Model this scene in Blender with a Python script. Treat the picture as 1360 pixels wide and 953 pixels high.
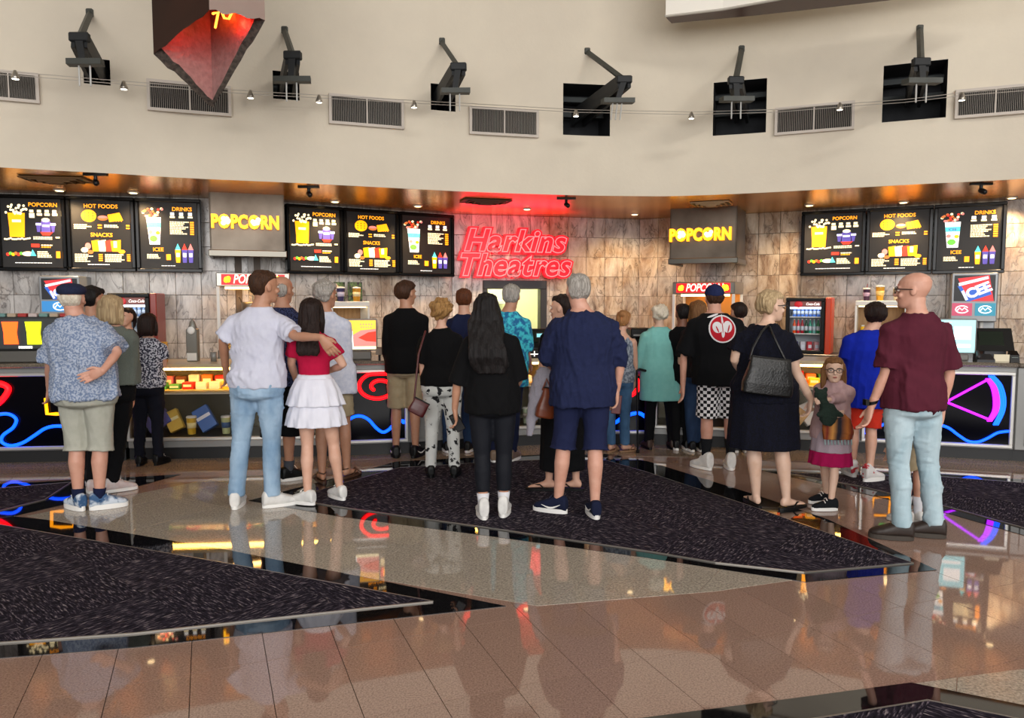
import bpy, bmesh, math, random
import numpy as np
from mathutils import Vector, Matrix
from mathutils.bvhtree import BVHTree
for o in list(bpy.data.objects): bpy.data.objects.remove(o)
SC = bpy.context.scene
COL = SC.collection
random.seed(7)
F = 1000.0; CAMZ = 1.6; TH = math.atan(76.5/F); PI = math.pi

# ---------------- camera, world, lights, exposure ----------------
cd = bpy.data.cameras.new('camera'); cam = bpy.data.objects.new('camera', cd); COL.objects.link(cam)
cam.location = (0, 0, CAMZ); cam.rotation_euler = (PI/2-TH, 0, 0)
cd.sensor_fit = 'HORIZONTAL'; cd.sensor_width = 36; cd.lens = 36*F/1360; cd.clip_start = .05
SC.camera = cam
w = bpy.data.worlds.new('world'); SC.world = w; w.use_nodes = True
bg = w.node_tree.nodes['Background']; bg.inputs[0].default_value = (.93, .96, 1, 1); bg.inputs[1].default_value = .27

def area(name, loc, tgt, sx, sy, power, col=(1, 1, 1)):
    l = bpy.data.lights.new(name, 'AREA'); l.shape = 'RECTANGLE'; l.size = sx; l.size_y = sy; l.energy = power; l.color = col
    o = bpy.data.objects.new(name, l); COL.objects.link(o); o.location = loc
    o.rotation_euler = (Vector(tgt)-Vector(loc)).to_track_quat('-Z', 'Y').to_euler(); return o
area('window_light', (1.0, -7, 4.0), (0, 8, 2.0), 14, 6, 880, (1, .98, .96))
area('high_window_light', (7.5, -1.0, 8.6), (-1, 9, 3.6), 3.0, 3.0, 1050, (1, .97, .92))
SC.view_settings.view_transform = 'Standard'; SC.view_settings.look = 'None'
SC.view_settings.gamma = 1; SC.view_settings.use_curve_mapping = False
SC.view_settings.exposure = .8

# ---------------- pixel / place helpers ----------------
def ray(x, y):
    u = (x-680)/F; v = (476.5-y)/F
    return Vector((u, math.cos(TH)+v*math.sin(TH), -math.sin(TH)+v*math.cos(TH)))
CO = Vector((0, 0, CAMZ))
def PZ(x, y, z=0.0): r = ray(x, y); return CO+r*((z-CAMZ)/r.z)
def PY(x, y, Y): r = ray(x, y); return CO+r*(Y/r.y)
def pline(x, y, a, b):
    """point of pixel x,y on the vertical plane through ground points a,b"""
    r = ray(x, y); d = (b[0]-a[0], b[1]-a[1]); n = (-d[1], d[0])
    t = (a[0]*n[0]+a[1]*n[1])/(r.x*n[0]+r.y*n[1]); return CO+r*t

# ---------------- materials ----------------
def lin(h):
    h = h.lstrip('#'); c = [int(h[i:i+2], 16)/255 for i in (0, 2, 4)]
    return tuple([(x/12.92 if x <= .04045 else ((x+.055)/1.055)**2.4) for x in c]+[1])
MC = {}
def M(name, col='#808080', rough=.6, metal=0., emis=0., spec=.5, var=None, bump=None, stretch=None, coat=0., alpha=None, trans=0.):
    if name in MC: return MC[name]
    m = bpy.data.materials.new(name); m.use_nodes = True; nt = m.node_tree; b = nt.nodes['Principled BSDF']; MC[name] = m
    c = lin(col) if isinstance(col, str) else tuple(col)
    b.inputs['Base Color'].default_value = c; b.inputs['Roughness'].default_value = rough
    b.inputs['Metallic'].default_value = metal; b.inputs['Specular IOR Level'].default_value = spec
    if coat: b.inputs['Coat Weight'].default_value = coat; b.inputs['Coat Roughness'].default_value = .1
    if trans: b.inputs['Transmission Weight'].default_value = trans
    if emis:
        b.inputs['Emission Color'].default_value = c; b.inputs['Emission Strength'].default_value = emis
    tc = None
    if var or bump:
        tc = nt.nodes.new('ShaderNodeTexCoord'); mp = nt.nodes.new('ShaderNodeMapping')
        nt.links.new(tc.outputs['Object'], mp.inputs['Vector'])
        if stretch: mp.inputs['Scale'].default_value = stretch
    if var:   # (scale, colour2, contrast)
        n = nt.nodes.new('ShaderNodeTexNoise'); n.inputs['Scale'].default_value = var[0]; n.inputs['Detail'].default_value = 5
        nt.links.new(mp.outputs[0], n.inputs['Vector'])
        r = nt.nodes.new('ShaderNodeValToRGB'); k = var[2] if len(var) > 2 else .15
        ce = var[3] if len(var) > 3 else .5; r.color_ramp.elements[0].position = ce-k; r.color_ramp.elements[1].position = ce+k
        r.color_ramp.elements[0].color = c; r.color_ramp.elements[1].color = lin(var[1])
        nt.links.new(n.outputs['Fac'], r.inputs['Fac']); nt.links.new(r.outputs[0], b.inputs['Base Color'])
        if emis: nt.links.new(r.outputs[0], b.inputs['Emission Color'])
    if bump:
        n = nt.nodes.new('ShaderNodeTexNoise'); n.inputs['Scale'].default_value = bump[0]; n.inputs['Detail'].default_value = 3
        nt.links.new(mp.outputs[0], n.inputs['Vector'])
        bp = nt.nodes.new('ShaderNodeBump'); bp.inputs['Strength'].default_value = bump[1]; bp.inputs['Distance'].default_value = .01
        nt.links.new(n.outputs['Fac'], bp.inputs['Height']); nt.links.new(bp.outputs[0], b.inputs['Normal'])
    return m
def EM(col, s=1.0):
    s *= .75
    return M('lit_'+col.strip('#')+'_%d' % int(s*10), col, .5, emis=s)
def node_mat(name, rough=.5, metal=0, spec=.5):
    m = bpy.data.materials.new(name); m.use_nodes = True; nt = m.node_tree; b = nt.nodes['Principled BSDF']
    b.inputs['Roughness'].default_value = rough; b.inputs['Metallic'].default_value = metal; b.inputs['Specular IOR Level'].default_value = spec
    MC[name] = m
    def N(t, **k):
        n = nt.nodes.new('ShaderNode'+t)
        for a, v in k.items():
            if a.startswith('i_'): n.inputs[a[2:].replace('_', ' ')].default_value = v
            else: setattr(n, a, v)
        return n
    return m, nt, b, N, nt.links.new
def ramp(N, stops):
    r = N('ValToRGB'); e = r.color_ramp.elements
    e[0].position, e[0].color = stops[0][0], lin(stops[0][1]); e[1].position, e[1].color = stops[1][0], lin(stops[1][1])
    for p, c in stops[2:]: x = e.new(p); x.color = lin(c)
    return r
def mat_granite(name, base, spots, dark, rough=.03, sc=60, spec=.8):
    m, nt, b, N, L = node_mat(name, rough, 0, spec)
    g = N('NewGeometry'); oi = N('ObjectInfo')
    n1 = N('TexNoise', i_Scale=sc, i_Detail=4., i_Roughness=.7); L(g.outputs['Position'], n1.inputs['Vector'])
    n2 = N('TexNoise', i_Scale=2.2, i_Detail=3.); L(g.outputs['Position'], n2.inputs['Vector'])
    r = ramp(N, [(.26, dark), (.5, base), (.72, spots)]); L(n1.outputs['Fac'], r.inputs['Fac'])
    mm = N('MixRGB', blend_type='MULTIPLY', i_Fac=1.0); L(r.outputs[0], mm.inputs[1])
    a = N('Math', operation='MULTIPLY_ADD'); a.inputs[1].default_value = .09; a.inputs[2].default_value = .92
    ad = N('Math', operation='ADD'); L(n2.outputs['Fac'], ad.inputs[0]); L(oi.outputs['Random'], ad.inputs[1]); L(ad.outputs[0], a.inputs[0])
    L(a.outputs[0], mm.inputs[2]); L(mm.outputs[0], b.inputs['Base Color']); return m
def mat_marble():
    m, nt, b, N, L = node_mat('marble_wall_tile', .22, 0, .5)
    g = N('NewGeometry'); oi = N('ObjectInfo')
    off = N('VectorMath', operation='SCALE'); cv = N('CombineXYZ')
    L(oi.outputs['Random'], cv.inputs[0]); L(oi.outputs['Random'], cv.inputs[2]); L(cv.outputs[0], off.inputs[0]); off.inputs['Scale'].default_value = .9
    ad = N('VectorMath', operation='ADD'); L(g.outputs['Position'], ad.inputs[0]); L(off.outputs[0], ad.inputs[1])
    big = N('TexNoise', i_Scale=.75, i_Detail=4., i_Roughness=.6); L(g.outputs['Position'], big.inputs['Vector'])
    mp = N('Mapping'); mp.inputs['Scale'].default_value = (2.2, 2.2, .75); L(ad.outputs[0], mp.inputs['Vector'])
    n1 = N('TexNoise', i_Scale=2.4, i_Detail=9., i_Roughness=.7, i_Distortion=.5); L(mp.outputs[0], n1.inputs['Vector'])
    r1 = ramp(N, [(.30, '#6e6864'), (.43, '#b3aeaa'), (.60, '#dcd8d4')]); L(n1.outputs['Fac'], r1.inputs['Fac'])
    r2 = ramp(N, [(.30, '#5e4638'), (.44, '#a58a70'), (.62, '#d2c2ac')]); L(n1.outputs['Fac'], r2.inputs['Fac'])
    # brown staining grows towards the right wall
    sx = N('SeparateXYZ'); L(g.outputs['Position'], sx.inputs[0])
    mr = N('MapRange'); mr.inputs[1].default_value = -1.5; mr.inputs[2].default_value = 3.0; mr.inputs[3].default_value = -.10; mr.inputs[4].default_value = .10
    L(sx.outputs[0], mr.inputs[0])
    ab = N('Math', operation='ADD'); L(big.outputs['Fac'], ab.inputs[0]); L(mr.outputs[0], ab.inputs[1])
    rb = ramp(N, [(.47, '#000000'), (.64, '#ffffff')]); L(ab.outputs[0], rb.inputs['Fac'])
    mx = N('MixRGB'); L(rb.outputs[0], mx.inputs[0]); L(r1.outputs[0], mx.inputs[1]); L(r2.outputs[0], mx.inputs[2])
    vn = N('TexNoise', i_Scale=2.4, i_Detail=7., i_Distortion=.8); L(mp.outputs[0], vn.inputs['Vector'])
    rv = ramp(N, [(.48, '#ffffff'), (.497, '#4b3a33'), (.515, '#ffffff')]); L(vn.outputs['Fac'], rv.inputs['Fac'])
    m3 = N('MixRGB', blend_type='MULTIPLY', i_Fac=.6); L(mx.outputs[0], m3.inputs[1]); L(rv.outputs[0], m3.inputs[2])
    L(m3.outputs[0], b.inputs['Base Color']); return m
def mat_carpet():
    m, nt, b, N, L = node_mat('dark_carpet', .95, 0, .1)
    g = N('NewGeometry'); ro = N('VectorRotate', rotation_type='Z_AXIS', i_Angle=.7); L(g.outputs['Position'], ro.inputs['Vector'])
    ck = N('TexChecker', i_Scale=1.7); L(ro.outputs[0], ck.inputs['Vector'])
    def dash(sc):
        mp = N('Mapping'); mp.inputs['Scale'].default_value = sc; L(ro.outputs[0], mp.inputs['Vector'])
        n = N('TexNoise', i_Scale=1.0, i_Detail=2.5, i_Roughness=.6); L(mp.outputs[0], n.inputs['Vector']); return n
    a, c = dash((16, 95, 1)), dash((95, 16, 1))
    mx = N('Mix'); L(ck.outputs['Fac'], mx.inputs[0]); L(a.outputs['Fac'], mx.inputs[2]); L(c.outputs['Fac'], mx.inputs[3])
    r = ramp(N, [(.36, '#0d0b13'), (.54, '#26212c'), (.64, '#665d66'), (.73, '#a59b94')]); L(mx.outputs[0], r.inputs['Fac'])
    L(r.outputs[0], b.inputs['Base Color'])
    bp = N('Bump', i_Strength=.5, i_Distance=.01); L(mx.outputs[0], bp.inputs['Height']); L(bp.outputs[0], b.inputs['Normal']); return m
BLACK = M('black_satin', '#070708', .45, spec=.3); BLKG = M('black_gloss', '#040405', .18, spec=.25); STEEL = M('stainless_steel', '#a8a39a', .3, 1., var=(3, '#8b857c', .3))
GREYM = M('grey_painted_metal', '#8d8d8b', .4, .3); WHITEP = M('white_plastic', '#e4e4e0', .4); DGREY = M('dark_grey', '#2b2c30', .5)

# ---------------- geometry collector ----------------
class G:
    def __init__(s): s.v = []; s.f = []; s.m = []; s.k = 0
    def add(s, vs, fs, mi=None):
        o = len(s.v); s.v.extend([tuple(p) for p in vs]); s.f.extend([tuple(i+o for i in f) for f in fs]); s.m.extend([s.k if mi is None else mi]*len(fs)); return s
    def box(s, x0, x1, y0, y1, z0, z1, mi=None):
        vs = [(x, y, z) for x in (x0, x1) for y in (y0, y1) for z in (z0, z1)]
        return s.add(vs, [(0, 1, 3, 2), (4, 6, 7, 5), (0, 4, 5, 1), (2, 3, 7, 6), (0, 2, 6, 4), (1, 5, 7, 3)], mi)
    def bbox(s, x0, x1, y0, y1, z0, z1, r=.01, mi=None):
        """box with chamfered edges"""
        r = min(r, (x1-x0)*.45, (y1-y0)*.45, (z1-z0)*.45); vs = []
        X = (x0, x1); Y = (y0, y1); Z = (z0, z1); idx = {}
        for a in (0, 1):
            for b in (0, 1):
                for c in (0, 1):
                    p = [X[a], Y[b], Z[c]]; q = [r if a == 0 else -r, r if b == 0 else -r, r if c == 0 else -r]
                    for ax in range(3):
                        t = [p[i]+(0 if i == ax else q[i]) for i in range(3)]; idx[(a, b, c, ax)] = len(vs); vs.append(tuple(t))
        I = idx; fs = []
        for v in (0, 1):
            fs.append([I[(v, a, b, 0)] for a, b in ((0, 0), (0, 1), (1, 1), (1, 0))])
            fs.append([I[(a, v, b, 1)] for a, b in ((0, 0), (0, 1), (1, 1), (1, 0))])
            fs.append([I[(a, b, v, 2)] for a, b in ((0, 0), (0, 1), (1, 1), (1, 0))])
        for a in (0, 1):
            for b in (0, 1):
                fs.append([I[(0, a, b, 1)], I[(1, a, b, 1)], I[(1, a, b, 2)], I[(0, a, b, 2)]])
                fs.append([I[(a, 0, b, 0)], I[(a, 1, b, 0)], I[(a, 1, b, 2)], I[(a, 0, b, 2)]])
                fs.append([I[(a, b, 0, 0)], I[(a, b, 1, 0)], I[(a, b, 1, 1)], I[(a, b, 0, 1)]])
                for c in (0, 1): fs.append([I[(a, b, c, 0)], I[(a, b, c, 1)], I[(a, b, c, 2)]])
        s.add(vs, fs, mi); return s
    def hexa(s, p, mi=None):   # 8 corner points: bottom 4, top 4
        return s.add(p, [(3, 2, 1, 0), (4, 5, 6, 7), (0, 1, 5, 4), (1, 2, 6, 5), (2, 3, 7, 6), (3, 0, 4, 7)], mi)
    def prism(s, poly, z0, z1, mi=None):
        n = len(poly); vs = [(p[0], p[1], z0) for p in poly]+[(p[0], p[1], z1) for p in poly]
        return s.add(vs, [tuple(range(n-1, -1, -1)), tuple(range(n, 2*n))]+[(i, (i+1) % n, (i+1) % n+n, i+n) for i in range(n)], mi)
    def plate(s, poly, y0, y1, mi=None):   # polygon in x,z extruded along y
        n = len(poly); vs = [(p[0], y0, p[1]) for p in poly]+[(p[0], y1, p[1]) for p in poly]
        return s.add(vs, [tuple(range(n)), tuple(range(2*n-1, n-1, -1))]+[(i+n, (i+1) % n+n, (i+1) % n, i) for i in range(n)], mi)
    def rings(s, R, mi=None, cap=True):
        n = len(R[0]); vs = [p for r in R for p in r]; fs = []
        for k in range(len(R)-1):
            for i in range(n): fs.append((k*n+i, k*n+(i+1) % n, (k+1)*n+(i+1) % n, (k+1)*n+i))
        if cap: fs.append(tuple(range(n-1, -1, -1))); fs.append(tuple(range((len(R)-1)*n, len(R)*n)))
        return s.add(vs, fs, mi)
    def loft(s, secs, n=18, mi=None, e=1.0, cap=True):
        """secs: (centre, ax vector, ay vector)"""
        R = []
        for c, ax, ay in secs:
            r = []
            for i in range(n):
                t = 2*PI*i/n; ct, st = math.cos(t), math.sin(t)
                if e != 1: ct = math.copysign(abs(ct)**e, ct); st = math.copysign(abs(st)**e, st)
                r.append(Vector(c)+Vector(ax)*ct+Vector(ay)*st)
            R.append(r)
        return s.rings(R, mi, cap)
    def tube(s, pts, rad, n=12, mi=None, up=None, round_=True, flat=1.0):
        """swept tube, radius per point; up = reference for the flattened direction"""
        P = [Vector(p) for p in pts]; m = len(P)
        if not hasattr(rad, '__len__'): rad = [rad]*m
        T = []
        for i in range(m):
            t = (P[min(i+1, m-1)]-P[max(i-1, 0)]);
            if t.length < 1e-9: t = Vector((0, 0, 1))
            T.append(t.normalized())
        u = Vector(up) if up else (Vector((0, 0, 1)) if abs(T[0].z) < .9 else Vector((0, 1, 0)))
        S = []
        for i in range(m):
            a = u-T[i]*u.dot(T[i]); a = a.normalized() if a.length > 1e-6 else T[i].orthogonal().normalized()
            if not up: u = a
            b = T[i].cross(a); S.append((P[i], a, b, T[i], rad[i]))
        secs = []
        if round_:
            p, a, b, t, r = S[0]
            for q in (.95, .7, .35): secs.append((p-t*r*q, a*r*math.sqrt(1-q*q)*flat, b*r*math.sqrt(1-q*q)))
        for p, a, b, t, r in S: secs.append((p, a*r*flat, b*r))
        if round_:
            p, a, b, t, r = S[-1]
            for q in (.35, .7, .95): secs.append((p+t*r*q, a*r*math.sqrt(1-q*q)*flat, b*r*math.sqrt(1-q*q)))
        return s.loft(secs, n, mi)
    def ell(s, c, ax, ay, az, n=16, k=9, mi=None):
        c, ax, ay, az = Vector(c), Vector(ax), Vector(ay), Vector(az); secs = []
        for i in range(k+1):
            t = -PI/2*.96+PI*.96*i/k; secs.append((c+az*math.sin(t), ax*math.cos(t), ay*math.cos(t)))
        return s.loft(secs, n, mi)
    def sph(s, c, r, mi=None, n=12, k=7): return s.ell(c, (r, 0, 0), (0, r, 0), (0, 0, r), n, k, mi)
    def lathe(s, prof, c=(0, 0, 0), n=16, mi=None):
        return s.loft([(Vector(c)+Vector((0, 0, z)), (r, 0, 0), (0, r, 0)) for r, z in prof], n, mi)
    def quad(s, a, b, c, d, mi=None): return s.add([a, b, c, d], [(0, 1, 2, 3)], mi)
    def merge(s, g, mi=None, T=None, d=None):
        vs = g.v
        if T is not None: vs = [T @ Vector(p) for p in vs]
        o = len(s.v); s.v.extend([tuple(p) for p in vs]); s.f.extend([tuple(i+o for i in f) for f in g.f])
        s.m.extend([mi]*len(g.f) if mi is not None else g.m); return s
    def mesh(s, name, mats, smooth=False):
        me = bpy.data.meshes.new(name); me.from_pydata(s.v, [], s.f)
        for m in (mats if isinstance(mats, (list, tuple)) else [mats]): me.materials.append(m)
        if len(me.materials) > 1: me.polygons.foreach_set('material_index', s.m)
        if smooth: me.polygons.foreach_set('use_smooth', [True]*len(s.f))
        me.update(); return me
    def build(s, name, mats, parent=None, smooth=False, label=None, loc=None, fix=True):
        me = s.mesh(name, mats, smooth)
        if fix and not smooth:
            bm = bmesh.new(); bm.from_mesh(me); bmesh.ops.recalc_face_normals(bm, faces=bm.faces); bm.to_mesh(me); bm.free()
        o = bpy.data.objects.new(name, me); COL.objects.link(o)
        if parent: o.parent = parent
        if label: o['label'] = label
        if loc is not None: o.location = loc
        return o
def thing(name, label, cat, loc=(0, 0, 0), rz=0, group=None):
    o = bpy.data.objects.new(name, None); COL.objects.link(o); o.location = loc; o.rotation_euler = (0, 0, rz)
    o.empty_display_size = .1; o['label'] = label; o['category'] = cat
    if group: o['group'] = group
    return o
def tag(o, label, cat, group=None):
    o['label'] = label; o['category'] = cat
    if group: o['group'] = group
    return o
def struct(o): o['kind'] = 'structure'; return o
def stuff(o): o['kind'] = 'stuff'; return o
TXC = {}
def text(s, size=1.0, ext=.0, off=0., shear=0., space=1.0):
    """built-in font lettering as a G in the x,z plane facing -y, centred"""
    k = (s, ext, off, shear, space)
    if k not in TXC:
        c = bpy.data.curves.new('t', 'FONT'); c.body = s; c.size = 1; c.extrude = ext; c.offset = off; c.shear = shear; c.space_character = space
        c.resolution_u = 3; c.align_x = 'CENTER'; c.align_y = 'CENTER'
        o = bpy.data.objects.new('t', c); COL.objects.link(o); dg = bpy.context.evaluated_depsgraph_get(); dg.update()
        me = bpy.data.meshes.new_from_object(o.evaluated_get(dg))
        TXC[k] = ([tuple(v.co) for v in me.vertices], [tuple(p.vertices) for p in me.polygons])
        bpy.data.objects.remove(o); bpy.data.curves.remove(c); bpy.data.meshes.remove(me)
    vs, fs = TXC[k]; g = G(); g.add([(x*size, -z*size, y*size) for x, y, z in vs], fs); return g
def put(dst, g, x, y, z, mi=0, sx=1, sz=1, rot=0):
    c, s_ = math.cos(rot), math.sin(rot)
    o = len(dst.v); dst.v.extend([(x+(a*c*sx-b_*s_*sz), y+q, z+(a*s_*sx+b_*c*sz)) for a, q, b_ in g.v])
    dst.f.extend([tuple(i+o for i in f) for f in g.f]); dst.m.extend([mi]*len(g.f))

# ================= THE SETTING =================
PINK = mat_granite('pink_granite', '#94786a', '#ab8f80', '#5d463d', .035, 120)
BEIGE = mat_granite('beige_granite', '#a3998b', '#c4baab', '#62574f', .035, 80)
TAN = mat_granite('tan_granite', '#95806a', '#a8937c', '#6a5847', .05, 70)
BAND = mat_granite('black_granite', '#131213', '#1c1b1c', '#0a0a0a', .03, 60)
CARPET = mat_carpet()
g = G(); g.box(-16, 16, -12, 16, -.2, -.012)
floor = struct(g.build('floor', M('grout', '#5a4a40', .8)))

def clip(poly, cp):
    """Sutherland-Hodgman against a convex ccw polygon"""
    out = poly
    for i in range(len(cp)):
        a, b = cp[i], cp[(i+1) % len(cp)]; inp = out; out = []
        if not inp: return []
        side = lambda p: (b[0]-a[0])*(p[1]-a[1])-(b[1]-a[1])*(p[0]-a[0])
        for j in range(len(inp)):
            p, q = inp[j], inp[(j+1) % len(inp)]; sp, sq = side(p), side(q)
            if sp >= 0: out.append(p)
            if (sp >= 0) != (sq >= 0):
                t = sp/(sp-sq); out.append((p[0]+(q[0]-p[0])*t, p[1]+(q[1]-p[1])*t))
    return out
def ccw(p):
    a = sum(p[i][0]*p[(i+1) % len(p)][1]-p[(i+1) % len(p)][0]*p[i][1] for i in range(len(p))); return p if a > 0 else p[::-1]
def inside(pt, poly):
    c = False; n = len(poly)
    for i in range(n):
        a, b = poly[i], poly[(i+1) % n]
        if (a[1] > pt[1]) != (b[1] > pt[1]) and pt[0] < (b[0]-a[0])*(pt[1]-a[1])/(b[1]-a[1])+a[0]: c = not c
    return c
def GP(*pp): return [tuple(PZ(x, y)[:2]) for x, y in pp]
def area2(p): return abs(sum(p[i][0]*p[(i+1) % len(p)][1]-p[(i+1) % len(p)][0]*p[i][1] for i in range(len(p))))/2

car1 = GP((-700, 700), (-330, 672), (0, 698), (288, 747), (575, 800), (500, 807.5), (330, 826), (177, 842.6), (0, 855), (-300, 868), (-700, 872))
band1 = GP((-700, 690), (-330, 664), (0, 684), (60, 690), (300, 730), (450, 760), (672, 805), (500, 824), (330, 843), (177, 860), (0, 874), (-300, 893), (-700, 905))
car2 = GP((385, 664), (450, 644), (530, 622), (640, 615), (722, 611), (805, 612), (860, 628), (1000, 674), (1213, 749), (1068, 761), (950, 748), (860, 733), (650, 702), (450, 674))
band2 = GP((330, 665), (440, 636), (526, 613), (640, 607), (722, 604), (812, 603), (862, 613), (1000, 656), (1100, 690), (1244, 757), (1070, 773), (950, 755), (860, 741), (650, 712), (450, 686))
car3 = GP((1040, 628), (1120, 631), (1252, 634), (1360, 642), (1700, 672), (1700, 790), (1360, 702), (1252, 672), (1140, 646))
band3 = GP((1000, 622), (1120, 626), (1252, 629), (1360, 637), (1700, 665), (1700, 805), (1360, 711), (1252, 680), (1120, 649))
car4 = GP((-300, 642), (0, 649), (95, 641), (60, 664), (0, 679), (-160, 700))
band4 = GP((-330, 632), (0, 643), (240, 630), (150, 655), (20, 685), (-180, 712))
car5 = GP((1105, 953), (1232, 932), (1335, 953), (1500, 990), (1500, 1400), (700, 1400), (900, 985))
band5 = GP((700, 971), (860, 953), (1030, 931), (1210, 907), (1290, 923), (1360, 937), (1600, 985), (1600, 1500), (500, 1500))
beigeA = GP((20, 688), (310, 630), (560, 640), (1068, 768), (950, 785), (681, 807), (300, 735))
beigeB = GP((1210, 908), (1360, 888), (1600, 858), (1900, 990), (1600, 985), (1360, 938))
insets = [('carpet', car1, CARPET, .012), ('carpet', car2, CARPET, .012), ('carpet', car3, CARPET, .012), ('carpet', car4, CARPET, .012), ('carpet', car5, CARPET, .012)]
# main pink field tiles along the joint direction seen in the photo, then the beige fields
ct = [(-.0, 0)]
CL = [GP((-60, 617))[0], GP((165, 612))[0], GP((315, 608))[0], GP((455, 606))[0], GP((618, 597))[0], GP((720, 591))[0], GP((870, 591))[0], GP((1080, 597))[0], GP((1145, 602))[0], GP((1346, 613))[0], GP((1420, 617))[0]]
def offs(pl, d):
    out = []
    for i, p in enumerate(pl):
        a, b = Vector(pl[max(i-1, 0)]), Vector(pl[min(i+1, len(pl)-1)]); t = (b-a).normalized(); out.append((p[0]-t.y*d, p[1]+t.x*d))
    return out
apron = CL[0:1]+CL+[]
ap_in = offs(CL, -.62); ap_out = offs(CL, .6)
tiles = []   # (area on screen, polygon, material, z)
def grid(region_test, origin, ang, tw, tl, clipper, m, z, gap=.0016, rx=(-9, 9), ry=(0, 13), skip=()):
    d = Vector((math.sin(ang), math.cos(ang))); s = Vector((d.y, -d.x)); o = Vector(origin)
    R = 60
    for i in range(-R, R):
        for j in range(-R, R):
            c = o+s*((i+.5)*tw)+d*((j+.5)*tl)
            if not (rx[0] < c.x < rx[1] and ry[0] < c.y < ry[1]): continue
            if abs(c.x) > .74*c.y+1.9: continue
            q = [tuple(o+s*(i*tw+a)+d*(j*tl+b)) for a, b in ((gap, gap), (gap, tl-gap), (tw-gap, tl-gap), (tw-gap, gap))]
            q = ccw(q)
            if clipper: q = clip(q, clipper)
            if len(q) < 3 or area2(q) < .0008: continue
            if any(all(inside(p, k) for p in q) for k in skip): continue
            cy = sum(p[1] for p in q)/len(q)
            tiles.append((area2(q)/max(cy, 1)**3, q, m, z))
angP = math.atan2(-.406, 1.0)
grid(None, GP((484, 953))[0], angP, .3135, .627, None, PINK, 0, ry=(1.5, 8.6), skip=(car1, band1, car2, band2, car3, band3, car4, band4, car5, band5, beigeA, beigeB))
angB = math.atan2(.62, 1.0)
grid(None, GP((644, 750))[0], angB, .62, .62, ccw(beigeA), BEIGE, .0015, skip=(car2, band2, band1, car1))
grid(None, GP((644, 750))[0], angB, .62, .62, ccw(beigeB), BEIGE, .0015, skip=(car5, band5))
for k in range(len(CL)-1):
    q = ccw([ap_in[k], ap_in[k+1], ap_out[k+1], ap_out[k]])
    d = Vector(CL[k+1])-Vector(CL[k]); n = max(1, round(d.length/.45))
    for i in range(n):
        for j in range(3):
            L0 = lambda a, b: tuple(Vector(ap_in[k]).lerp(Vector(ap_in[k+1]), a).lerp(Vector(ap_out[k]).lerp(Vector(ap_out[k+1]), a), b))
            e = .004
            t = ccw([L0(i/n+e, j/3+e), L0((i+1)/n-e, j/3+e), L0((i+1)/n-e, (j+1)/3-e), L0(i/n+e, (j+1)/3-e)])
            cy = t[0][1]; tiles.append((area2(t)/cy**3, t, TAN, .0008))
tiles.sort(key=lambda t: -t[0])
for a, q, m, z in tiles[:290]:
    c = Vector((sum(p[0] for p in q)/len(q), sum(p[1] for p in q)/len(q)))
    g = G(); g.prism([(p[0]-c.x, p[1]-c.y) for p in q], -.011, z); g.build('tile', m, floor, loc=(c.x, c.y, 0), fix=False)
g = G()
for a, q, m, z in tiles[290:]: g.prism(q, -.011, z, (PINK, BEIGE, TAN).index(m))
if g.v: stuff(g.build('tile_field', [PINK, BEIGE, TAN], floor))
def strip(g, poly, w_, z, closed=True):
    n = len(poly)
    for i in range(n if closed else n-1):
        a, b = Vector(poly[i]), Vector(poly[(i+1) % n]); t = (b-a).normalized(); s = Vector((-t.y, t.x))*w_
        g.prism([tuple(a-s), tuple(b-s), tuple(b+s), tuple(a+s)], 0, z)
BL = M('edging_metal', '#9a948c', .35, .8)
tn = 1
names = ['left foreground', 'centre', 'right back', 'left back', 'right foreground']
for i, (cp, bp) in enumerate(((car1, band1), (car2, band2), (car3, band3), (car4, band4), (car5, band5))):
    g = G(); g.prism(ccw(bp), -.008, .003+.0002*i); b = struct(g.build('trim_%d' % tn, BAND)); b['label'] = 'polished black granite border of the %s carpet' % names[i]; tn += 1
    g = G(); g.prism(ccw(cp), 0, .009); c = tag(g.build('carpet', CARPET), ['dark flecked carpet wedge in left foreground, ending in point', 'dark carpet at centre, under the woman in leggings and the man in navy', 'dark carpet at right back, behind the bald man', 'small dark carpet corner at far left behind the flat cap man', 'dark carpet corner at bottom right of the photo'][i], 'carpet')
    g = G(); strip(g, cp, .004, .0105); g.build('edging_strip', BL, c)

# ---- curved upper wall ----
base = [(-9.6, 1.0), (-9.3, 3.2), (-8.2, 5.2), (-6.6, 6.65), (-4.98, 7.45), (-4.08, 7.81), (-3.36, 8.12), (-2.32, 8.44), (-.54, 9.08), (.74, 9.38), (1.5, 9.46), (2.06, 9.45), (2.91, 9.2), (3.88, 8.79), (4.65, 8.46), (5.45, 8.14), (7.0, 7.3), (8.4, 5.7), (9.2, 3.6), (9.5, 1.0)]
def catmull(P, n):
    out = []
    for i in range(len(P)-1):
        p0, p1, p2, p3 = [Vector(P[min(max(k, 0), len(P)-1)]) for k in (i-1, i, i+1, i+2)]
        for j in range(n):
            t = j/n; out.append(.5*((2*p1)+(p2-p0)*t+(2*p0-5*p1+4*p2-p3)*t*t+(3*p1-p0-3*p2+p3)*t*t*t))
    out.append(Vector(P[-1])); return out
CV = catmull(base, 8)
S = [0.]
for a, b in zip(CV, CV[1:]): S.append(S[-1]+(b-a).length)
def cpt(s):
    for i in range(len(CV)-1):
        if s <= S[i+1] or i == len(CV)-2:
            t = (s-S[i])/(S[i+1]-S[i]); return CV[i].lerp(CV[i+1], t)
def cnorm(s): t = (cpt(s+.02)-cpt(s-.02)).normalized(); return Vector((t.y, -t.x))   # towards the room
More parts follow.
